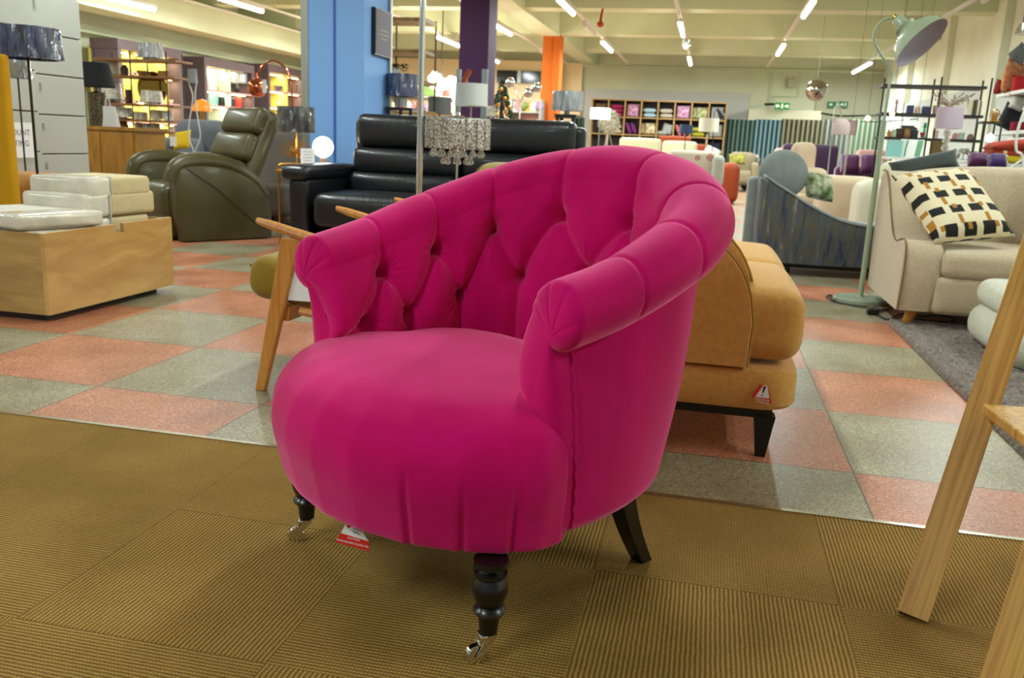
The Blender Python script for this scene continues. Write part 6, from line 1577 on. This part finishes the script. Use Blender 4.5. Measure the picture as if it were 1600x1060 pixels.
for x in (a_.x + .1, b_.x): place(MB().tube([(x, 7.8, 0), (x, 7.8, .1)], .02, 8), 'foot', M_blackwood, t)
t = thing('sofa', 'long peach sofa with low arm in front of the purple corner sofa', 'sofa', (W(1320, 300, y=7.2).x, 7.2, 0))
a_, b_ = W(1285, 276, y=7.0), W(1348, 276, y=7.0)
place(MB().soft(((a_.x + b_.x) / 2 + .1, 7.3, .38), (b_.x - a_.x + .2, .7, .54), .09), 'body', M_peachf, t)
for x in (a_.x + .1, b_.x): place(MB().tube([(x, 7.1, 0), (x, 7.1, .12)], .02, 8), 'foot', M_blackwood, t)
t = thing('armchair', 'ivory rounded armchair left of the oat sofa back', 'armchair', (W(1378, 290, y=5.9).x, 5.9, 0))
a_, b_ = W(1343, 280, y=5.7), W(1405, 280, y=5.7)
place(MB().soft(((a_.x + b_.x) / 2 + .05, 5.85, .36), (b_.x - a_.x + .1, .6, .60), .12), 'arm', M_creamf2, t)
place(MB().soft((W(1392, 262, y=6.2).x + .1, 6.25, .50), (.40, .25, .66), .12), 'backrest', M_creamf2, t)
for x in (a_.x + .08, b_.x): place(MB().tube([(x, 5.8, 0), (x, 5.8, .1)], .02, 8), 'foot', M_blackwood, t)
a_, b_ = W(1310, 337, y=4.75), W(1352, 341, y=4.75)
# thin floor lamp with pink shade
Yk = 7.6
t = thing('floor_lamp', 'thin grey floor lamp with pale pink globe shade left of the sage lamp', 'lamp', (W(1294, 275, y=Yk).x, Yk, 0))
MB().lathe([(0, 0), (.13, 0), (.13, .02), (0, .025)], n=20).build('base', M_greytrim, t)
MB().tube([(0, 0, 0), PY(1299, 215, Yk, t), PY(1304, 170, Yk, t), PY(1308, 162, Yk, t), PY(1314, 170, Yk, t), PY(1314, 184, Yk, t)], .007, 8).build('pole', M_greytrim, t)
c = PY(1314, 198, Yk, t); M_pinkshade = mat('pale_pink_shade', '#c6b4b2', .8)
MB().lathe([(.09, -.085), (.095, -.04), (.09, .03), (.055, .075), (.02, .085), (0, .085)], c, 24).build('lamp_shade', M_pinkshade, t)
lampat('dusty pink drum shade on crystal base right of the pale pink globe shade', 9.2, (1315, 1338, 188, 211), foot_z=0, mshade=mat('dusty_pink_shade', '#a98f8c', .8), mbase=M_cry, base='rod', br=.03, name='floor_lamp')
# shades in front of the cube shelving
lampat('white square drum shade in front of the cushion shelving', 10.8, (1091, 1122, 185, 206), foot_z=0, mshade=mat('ivory_shade', '#dcd8c4', .7), mbase=M_greytrim, name='floor_lamp')
lampat('navy tapered shade in front of the yellow cushions', 11.5, (1060, 1083, 195, 209), foot_z=0, mshade=M_navyv, mbase=M_dark, taper=.15, name='floor_lamp')
Yk = 11.2
t = thing('floor_lamp', 'black angled reading lamp arching over the white square shade', 'lamp', (W(1117, 230, y=Yk).x, Yk, 0))
MB().tube([(0, 0, 0), PY(1116, 175, Yk, t), PY(1121, 170, Yk, t)], .008, 6).build('pole', M_iron, t); MB().lathe([(0, 0), (.12, 0), (.12, .02), (0, .02)], n=18).build('base', M_iron, t)
p, q = PY(1121, 170, Yk, t), PY(1130, 184, Yk, t); MB().tube([p, q], [.015, .06], 14).build('shade', M_iron, t)
p, q = PY(1110, 198, Yk, t), PY(1101, 207, Yk, t); MB().tube([PY(1116, 200, Yk, t), p, q], [.01, .02, .055], 14).build('shade', M_iron, t)
# ================================================================ right wall group
Yr = 9.0
t, zR = shelf_unit('shelving_unit', 'wide black metal rod shelving with ornaments against the right wall', Yr, [(1382, 190), (1462, 190), (1540, 190)], [(1380, 1543, 133), (1377, 1537, 178), (1374, 1532, 216)], .35, M_iron, M_iron, 118, th=.03, pr=.011)
Yq = Yr + .15; GR = 'ornaments on the black metal shelving'
for (px, h, kd, mt, lab, w_) in ((1399, 22, 'candle', M_pinkc, 'tall pale pink candle stand at the left of the upper black shelf', 1.6), (1410, 17, 'candle', M_whitec, 'white candle holder with dark plate on the upper black shelf', 1.3), (1421, 13, 'box', mat('navy_box', '#2c2f55', .5), 'navy box at left on the upper black shelf', .8),
        (1433, 12, 'jar', mat('peach_jar', '#cfa890', .5), 'peach jar on the upper black shelf', 1), (1446, 12, 'box', mat('indigo_box', '#2a2848', .5), 'indigo patterned box on the upper black shelf', 1), (1461, 14, 'glass', mat('rose_vase', '#b09a90', .5), 'rose grey vase near the middle post of the upper black shelf', 1.0)):
    orn('ornament', lab, 'ornament', px, 177, Yq, h, kd, mt, zR[1], GR, w=w_)
for k, (px, col, nm) in enumerate(((1511, '#d4cdb0', 'cream'), (1514.5, '#c9c1a6', 'ivory'), (1518, '#4c3c28', 'dark brown'), (1521.5, '#5e4e36', 'brown'), (1525, '#d9d3bc', 'white'), (1528.5, '#6f6450', 'taupe'))):
    orn('book', '%s spined book, %s of the upright row at the right of the black shelf' % (nm, ['first', 'second', 'third', 'fourth', 'fifth', 'last'][k]), 'book', px, 177, Yq, 25 - (k % 3), 'book', mat('book_%d' % k, col, .7), zR[1], 'books on the black metal shelving', w=.62)
o = MB(); random.seed(21); c = W(1482, 177, y=Yq)
for k in range(60):
    a = random.uniform(-1.2, 1.2); l = random.uniform(.12, .26); b_ = random.uniform(-.6, .6)
    p1 = Vector((math.sin(a) * l * 1.1, b_ * .1, l)); o.tube([(0, 0, .08), p1 * .6 + Vector((0, 0, .05)), p1], .0022, 4); o.sphere(p1, .009, 6)
t = thing('dried_flowers', 'spray of dried beige and pink flowers in a vase above the lilac lamp', 'flowers', (c.x, Yq, zR[1])); o.build('stems', mat('dried_stem', '#a89078', .9), t, merge=0); MB().lathe([(0, 0), (.05, 0), (.06, .06), (.03, .10), (0, .10)], n=14).build('vase', mat('blush_vase', '#b08a80', .5), t)
for (px, h, kd, mt, lab, w_) in ((1388, 11, 'figure', M_ambc, 'amber glass figure at the left end of the lower black shelf', 1.4), (1396, 12, 'jar', mat('pale_green_jar', '#b3c4a4', .5), 'pale green jar on the lower black shelf', 1.2), (1404, 14, 'box', M_dbrown, 'dark brown box on the lower black shelf', .7), (1416, 15, 'jar', mat('bronze_jar', '#8a6a4a', .3, .5), 'round bronze jar on the lower black shelf', 1.3),
        (1428, 12, 'box', M_dark, 'black round box on the lower black shelf', .8), (1443, 24, 'candle', mat('emerald_glass', '#1fae78', .2), 'emerald green glass decanter on the lower black shelf', 1.4), (1441, 9, 'bowl', mat('red_bowl', '#a03a38', .4), 'red bowl under the emerald decanter on the lower black shelf', .6), (1461, 12, 'glass', mat('pink_tumbler', '#c4a09a', .4), 'pink tumbler near the middle post of the lower black shelf', 1.1),
        (1492, 10, 'jar', mat('rose_jar', '#b5787a', .4), 'rose jar right of the lilac lamp on the lower black shelf', 1.2), (1502, 11, 'glass', mat('clear_green', '#a9bdb0', .2), 'pale clear bowl right of the rose jar on the lower black shelf', 1.3), (1516, 10, 'dome', mat('brown_dome', '#6a5648', .5), 'brown dome ornament at the right of the lower black shelf', 1.1)):
    orn('ornament', lab, 'ornament', px, 214, Yq, h, kd, mt, zR[2], GR, w=w_)
# picture boards and glassware on the low level behind the oat sofa
tb = thing('console_table', 'low white console behind the sofas under the black metal shelving', 'table', (W(1460, 250, y=Yr - .5).x, Yr - .35, 0))
a_, b_ = W(1384, 246, y=Yr - .5), W(1545, 250, y=Yr - .5); zc_ = (a_.z + b_.z) / 2
place(MB().span((a_.x, Yr - .55, zc_ - .03), (b_.x, Yr - .1, zc_)), 'top', M_whitec, tb, smooth=False)
for x in (a_.x + .05, b_.x - .05):
    for y in (Yr - .5, Yr - .15): place(MB().span((x - .02, y - .02, 0), (x + .02, y + .02, zc_ - .03)), 'leg', M_whitec, tb, smooth=False)
t = thing('picture', 'white picture panel with green stripes under the lower black shelf', 'picture', (W(1425, 240, y=Yr - .2).x, Yr - .15, zc_))
w_ = W(1444, 240, y=Yr - .2).x - W(1407, 240, y=Yr - .2).x; hh = W(1425, 218, y=Yr - .2).z - zc_
MB().span((-w_ / 2, 0, 0), (w_ / 2, .02, hh)).build('panel', M_card, t, smooth=False)
for x in (-.28, .18, .26, .34): MB().tube([(w_ * x, -.004, .01), (w_ * (x + .03), -.004, hh * .5), (w_ * (x + .08), -.004, hh * .96)], .008, 6).build('green_stripe', mat('stripe_green', '#2f9a58', .5), t)
orn('picture', 'teal picture board at the left under the lower black shelf', 'picture', 1395, 246, Yr - .2, 26, 'book', M_teal, zc_, w=4.0)
orn('picture', 'grey picture board with warm bulbs above it at the left of the black shelving', 'picture', 1418, 214, Yr + .3, 19, 'book', mat('grey_board', '#6a6e70', .7), zR[2], w=6.0)
orn('picture', 'olive brown board behind the lilac lamp base', 'picture', 1463, 246, Yr - .2, 28, 'book', mat('olive_board', '#54451c', .7), zc_, w=3.5)
for px, h, kd, lab in ((1492, 14, 'ball', 'round clear glass ball left of the wine glasses behind the sofa'), (1504, 18, 'goblet', 'tall clear glass goblet behind the oat sofa, left of three'), (1512, 14, 'goblet', 'clear glass goblet behind the oat sofa, middle of three'), (1520, 14, 'goblet', 'clear glass goblet behind the oat sofa, right of three')):
    orn('glass', lab, 'glass', px, 250, Yr - .45, h, kd, M_cry, zc_, 'glassware behind the oat sofa', w=1.3)
lampat('lilac drum shade on stacked glass balls in front of the black metal shelving', 7.4, (1461, 1505, 168, 201), foot_py=252, mshade=mat('lilac_shade', '#b3a3b0', .8), mbase=M_cry, base='balls', br=.06, taper=.06, cx=1481)
tb = W(1481, 252, y=7.4)
t = thing('side_table', 'small side table under the lilac lamp behind the oat sofa', 'side table', (tb.x, 7.4, 0)); MB().lathe([(0, tb.z - .02), (.2, tb.z - .02), (.2, tb.z), (0, tb.z)], n=24).build('table_top', M_whitec, t); MB().tube([(0, 0, 0), (0, 0, tb.z - .02)], .02, 8).build('leg', M_greytrim, t); MB().lathe([(0, 0), (.15, 0), (.15, .015), (0, .02)], n=20).build('base', M_greytrim, t)
# string of glass bulbs
for k, (px, py, Y_) in enumerate(((1356, 185, 9.5), (1332, 193, 9.5), (1394, 178, 8.6), (1417, 189, 8.6), (1390, 196, 8.6), (1433, 195, 8.6))):
    o = MB().sphere((0, 0, 0), .03 if k else .035, 12).build('light_bulb', mat('warm_bulb', '#fff0d8', .2, emit='#ffe6b8', estr=1.6)); o.location = W(px, py, y=Y_); MB().tube([(0, 0, .03), (0, 0, 3.448 - W(px, py, y=Y_).z)], .0022, 5).build('cord', M_iron, o)
    tag(o, 'small warm glass bulb, %s, strung by the black shelving' % ['second from left', 'leftmost', 'upper right of the sage pole', 'highest above the grey board', 'one beside the sage pole', 'rightmost'][k], 'light bulb', 'strung glass bulbs')
wr = MB().tube(smooth_path([W(1283, 177, y=9.6), W(1310, 181, y=9.6), W(1345, 181, y=9.6), W(1380, 180, y=9.3)], 4), .012, 6).build('bulb_cable', M_iron); tag(wr, 'dark cable running above the slatted screen to the black metal shelving', 'cable')
wr = MB().tube(smooth_path([W(1345, 190, y=9.5), W(1380, 190, y=9.3), W(1434, 186, y=8.7)], 4), .006, 6).build('bulb_cable', M_iron); tag(wr, 'thin cable holding the glass bulbs', 'cable')
# small black stand with mirror, white globe
Ys2 = 8.2
t, zS = shelf_unit('display_stand', 'narrow black square stand holding a lantern beside the wall shelves', Ys2, [(1538, 190), (1566, 190)], [(1536, 1568, 190)], .25, M_iron, M_iron, 190, th=.02, pr=.010)
t = thing('lantern', 'brass and glass lantern on the narrow black stand', 'lantern', (W(1553, 190, y=Ys2 + .1).x, Ys2 + .1, zS[0]))
h_ = W(1553, 178, y=Ys2).z - zS[0]
MB().tube([(math.cos(a) * .05, 0, .06 + math.sin(a) * .075) for a in [PI * k / 12 for k in range(13)]], .006, 6).build('hoop', M_brass, t); MB().lathe([(0, 0), (.055, 0), (.055, .015), (0, .02)], n=18).build('base', M_brass, t); MB().lathe([(.03, .02), (.035, .08), (.03, .10), (0, .10)], n=14).build('glass', M_amber, t)
t = thing('globe_lamp', 'small lit white globe lamp on a thin stem left of the wall shelves', 'lamp', (W(1547, 216, y=7.8).x, 7.8, 0)); z_ = W(1546, 216, y=7.8).z
MB().sphere((0, 0, z_), .042, 18).build('globe', M_glow, t); MB().tube([(0, 0, 0), (0, 0, z_ - .03)], .008, 8).build('stem', M_iron, t); MB().lathe([(0, 0), (.1, 0), (.1, .015), (0, .02)], n=18).build('base', M_iron, t)
# wall shelves on the right wall with cushions
Xw = 5.55
def wshelf(label, pxl, py, yfar_extra=0):
    p = W(pxl, py, x=Xw); t = thing('wall_shelf', label, 'shelf', (5.75, p.y - 1.2, p.z))
    MB().span((Xw - 5.75, -1.2, -.02), (.249, 1.2, .02)).build('board', M_whitec, t, smooth=False)
    for y in (-.8, .8): MB().span((-.02, y - .015, -.14), (.249, y + .015, -.02)).build('bracket', M_greytrim, t, smooth=False)
    return p
CR = mat('cushion_crimson', '#7d1524', .85); CM = mat('cushion_mustard', '#c9920e', .85); CF = mat('cushion_red_floral', '#b8946a', .85, noise_amt=1, noise_scale=16, col2='#b0402c'); CD = mat('cushion_charcoal', '#26242e', .85); CO = mat('cushion_rust', '#8c2a10', .85); CG = mat('cushion_grey_check', '#70747a', .9, noise_amt=.3, noise_scale=60); CY = mat('cushion_chartreuse', '#b8a010', .85)
CRd = mat('cushion_scarlet', '#b01e22', .85)
p1 = wshelf('upper white wall shelf with cushions at the right frame edge', 1556, 150); p2 = wshelf('middle white wall shelf with dark cushions at the right frame edge', 1546, 209); p3 = wshelf('lower white wall shelf, short end showing at the right frame edge', 1574, 218)
GW = 'cushions on the right wall shelves'
def wc(mt, px, py0, py1, rz_, ry_, label, wf=1.0, dx=0):
    p = W(px, (py0 + py1) / 2, x=Xw + .12 + dx); h = abs(W(px, py0, x=Xw + .12).z - W(px, py1, x=Xw + .12).z)
    o = MB().pillow(h * wf, h, .13, n=8).build('cushion', mt, auto=False); o.matrix_world = TR(tuple(p), rz_, 0, ry_); tag(o, label, 'cushion', GW)
wc(CR, 1565, 126, 149, 20, 10, 'dark crimson cushion at the left end of the upper wall shelf'); wc(CM, 1576, 108, 148, 60, 4, 'mustard cushion standing second on the upper wall shelf'); wc(CF, 1586, 96, 149, 40, 6, 'red and cream floral cushion on the upper wall shelf'); wc(CRd, 1596, 118, 150, 10, 0, 'scarlet cushion at the frame edge on the upper wall shelf'); wc(CG, 1592, 72, 102, 30, -40, 'grey checked round cushion on top of the upper shelf cushions')
wc(CD, 1580, 165, 205, 20, 22, 'charcoal cushion leaning on the middle wall shelf'); wc(CR, 1592, 190, 207, 0, 0, 'crimson cushion lying at the right of the middle wall shelf', 1.6); wc(MCC['white'], 1590, 150, 172, 10, 20, 'white fluffy cushion above the charcoal one on the middle wall shelf')
# pile of cushions on a table low right
Yt = 7.2
t = thing('display_table', 'low table piled with rust and chartreuse cushions at the right frame edge', 'table', (W(1590, 262, y=Yt).x, Yt, 0))
z_ = W(1580, 256, y=Yt).z; MB().span((-.3, -.3, z_ - .04), (.9, .5, z_)).build('table_top', M_whitec, t, smooth=False)
for x in (-.26, .86):
    for y in (-.26, .46): MB().span((x - .02, y - .02, 0), (x + .02, y + .02, z_ - .04)).build('leg', M_whitec, t, smooth=False)
def pc(mt, px, py, wd, th, label, rz=0, Y=Yt, ry=0, ht=.4):
    o = MB().pillow(wd, ht, th, n=10).build('cushion', mt, auto=False); o.matrix_world = TR(tuple(W(px, py, y=Y)), rz, 90, ry); tag(o, label, 'cushion', 'cushions piled on the right hand table')
pc(CO, 1578, 228, .42, .11, 'rust red cushion on top of the pile at the right frame edge', ry=-8); pc(CO, 1574, 240, .40, .10, 'rust red cushion second in the pile at the right frame edge'); pc(CY, 1590, 248, .40, .10, 'chartreuse cushion low in the pile at the right frame edge')
orn('teddy', 'small cream woolly toy in front of the chartreuse cushion', 'toy', 1569, 250, Yt - .35, 20, 'figure', mat('cream_wool', '#c9b790', .95, bump=.6, bump_scale=90), z_, w=1.1)
pillow3('cushion', W(1510, 262, y=6.2), W(1545, 262, y=6.2), W(1512, 244, y=6.3), .15, M_purplev, 'purple cushion behind the oat sofa, left of the violet one')
pillow3('cushion', W(1542, 264, y=6.0), W(1572, 264, y=6.0), W(1543, 245, y=6.1), .15, mat('violet_velvet', '#3c1c5c', .7, sheen=.5), 'violet cushion behind the oat sofa back, nearest the rust pile')
simple_sofa('purple sofa back behind the oat sofa under the cushions', 1500, 1590, 262, 6.4, M_purplev, arms=False)
t = thing('arc_lamp', 'thin white curved lamp arm crossing the right frame edge above the oat sofa', 'lamp', (W(1600, 290, y=4.9).x, 4.9, 0))
MB().tube(smooth_path([(0, 0, 0), PY(1598, 262, 4.9, t), PY(1588, 235, 4.9, t), PY(1590, 205, 4.9, t), PY(1602, 170, 4.9, t)], 6), .010, 8).build('pole', M_whitec, t); MB().tube([PY(1579, 262, 4.9, t), PY(1601, 247, 4.9, t)], .008, 8).build('arm', M_whitec, t)
MB().lathe([(0, 0), (.14, 0), (.14, .02), (0, .02)], n=20).build('base', M_whitec, t)
# framed notice on the blue column
pa, pb = W(580, 10, x=bx1 + .002), W(606, 92, x=bx1 + .002)
t = thing('notice_board', 'framed grey notice with gold lettering on the side of the blue column', 'sign', (bx1 + .02, (pa.y + pb.y) / 2, (pa.z + pb.z) / 2))
wd = abs(pb.y - pa.y); wd = min(wd, .40); ht = abs(pa.z - pb.z)
MB().box((0, 0, 0), (.035, wd, ht)).build('frame', M_blackwood, t, smooth=False); MB().box((.019, 0, 0), (.004, wd - .02, ht - .02)).build('panel', mat('mauve_board', '#4e4754', .5), t, smooth=False)
for k, (z, w_) in enumerate(((.02, .5), (-.015, .6), (-.05, .4))): MB().box((.022, .0, z), (.001, wd * w_, .008)).build('printed_line', mat('gold_ink', '#a8946a', .5), t, smooth=False)
# lamp shades right edge of the ceiling etc
orn('radio', 'dark framed console top right of the recliner behind the taupe sofa', 'cabinet', 436, 330, 5.9, 10, 'box', M_dbrown, 0, w=3.0)
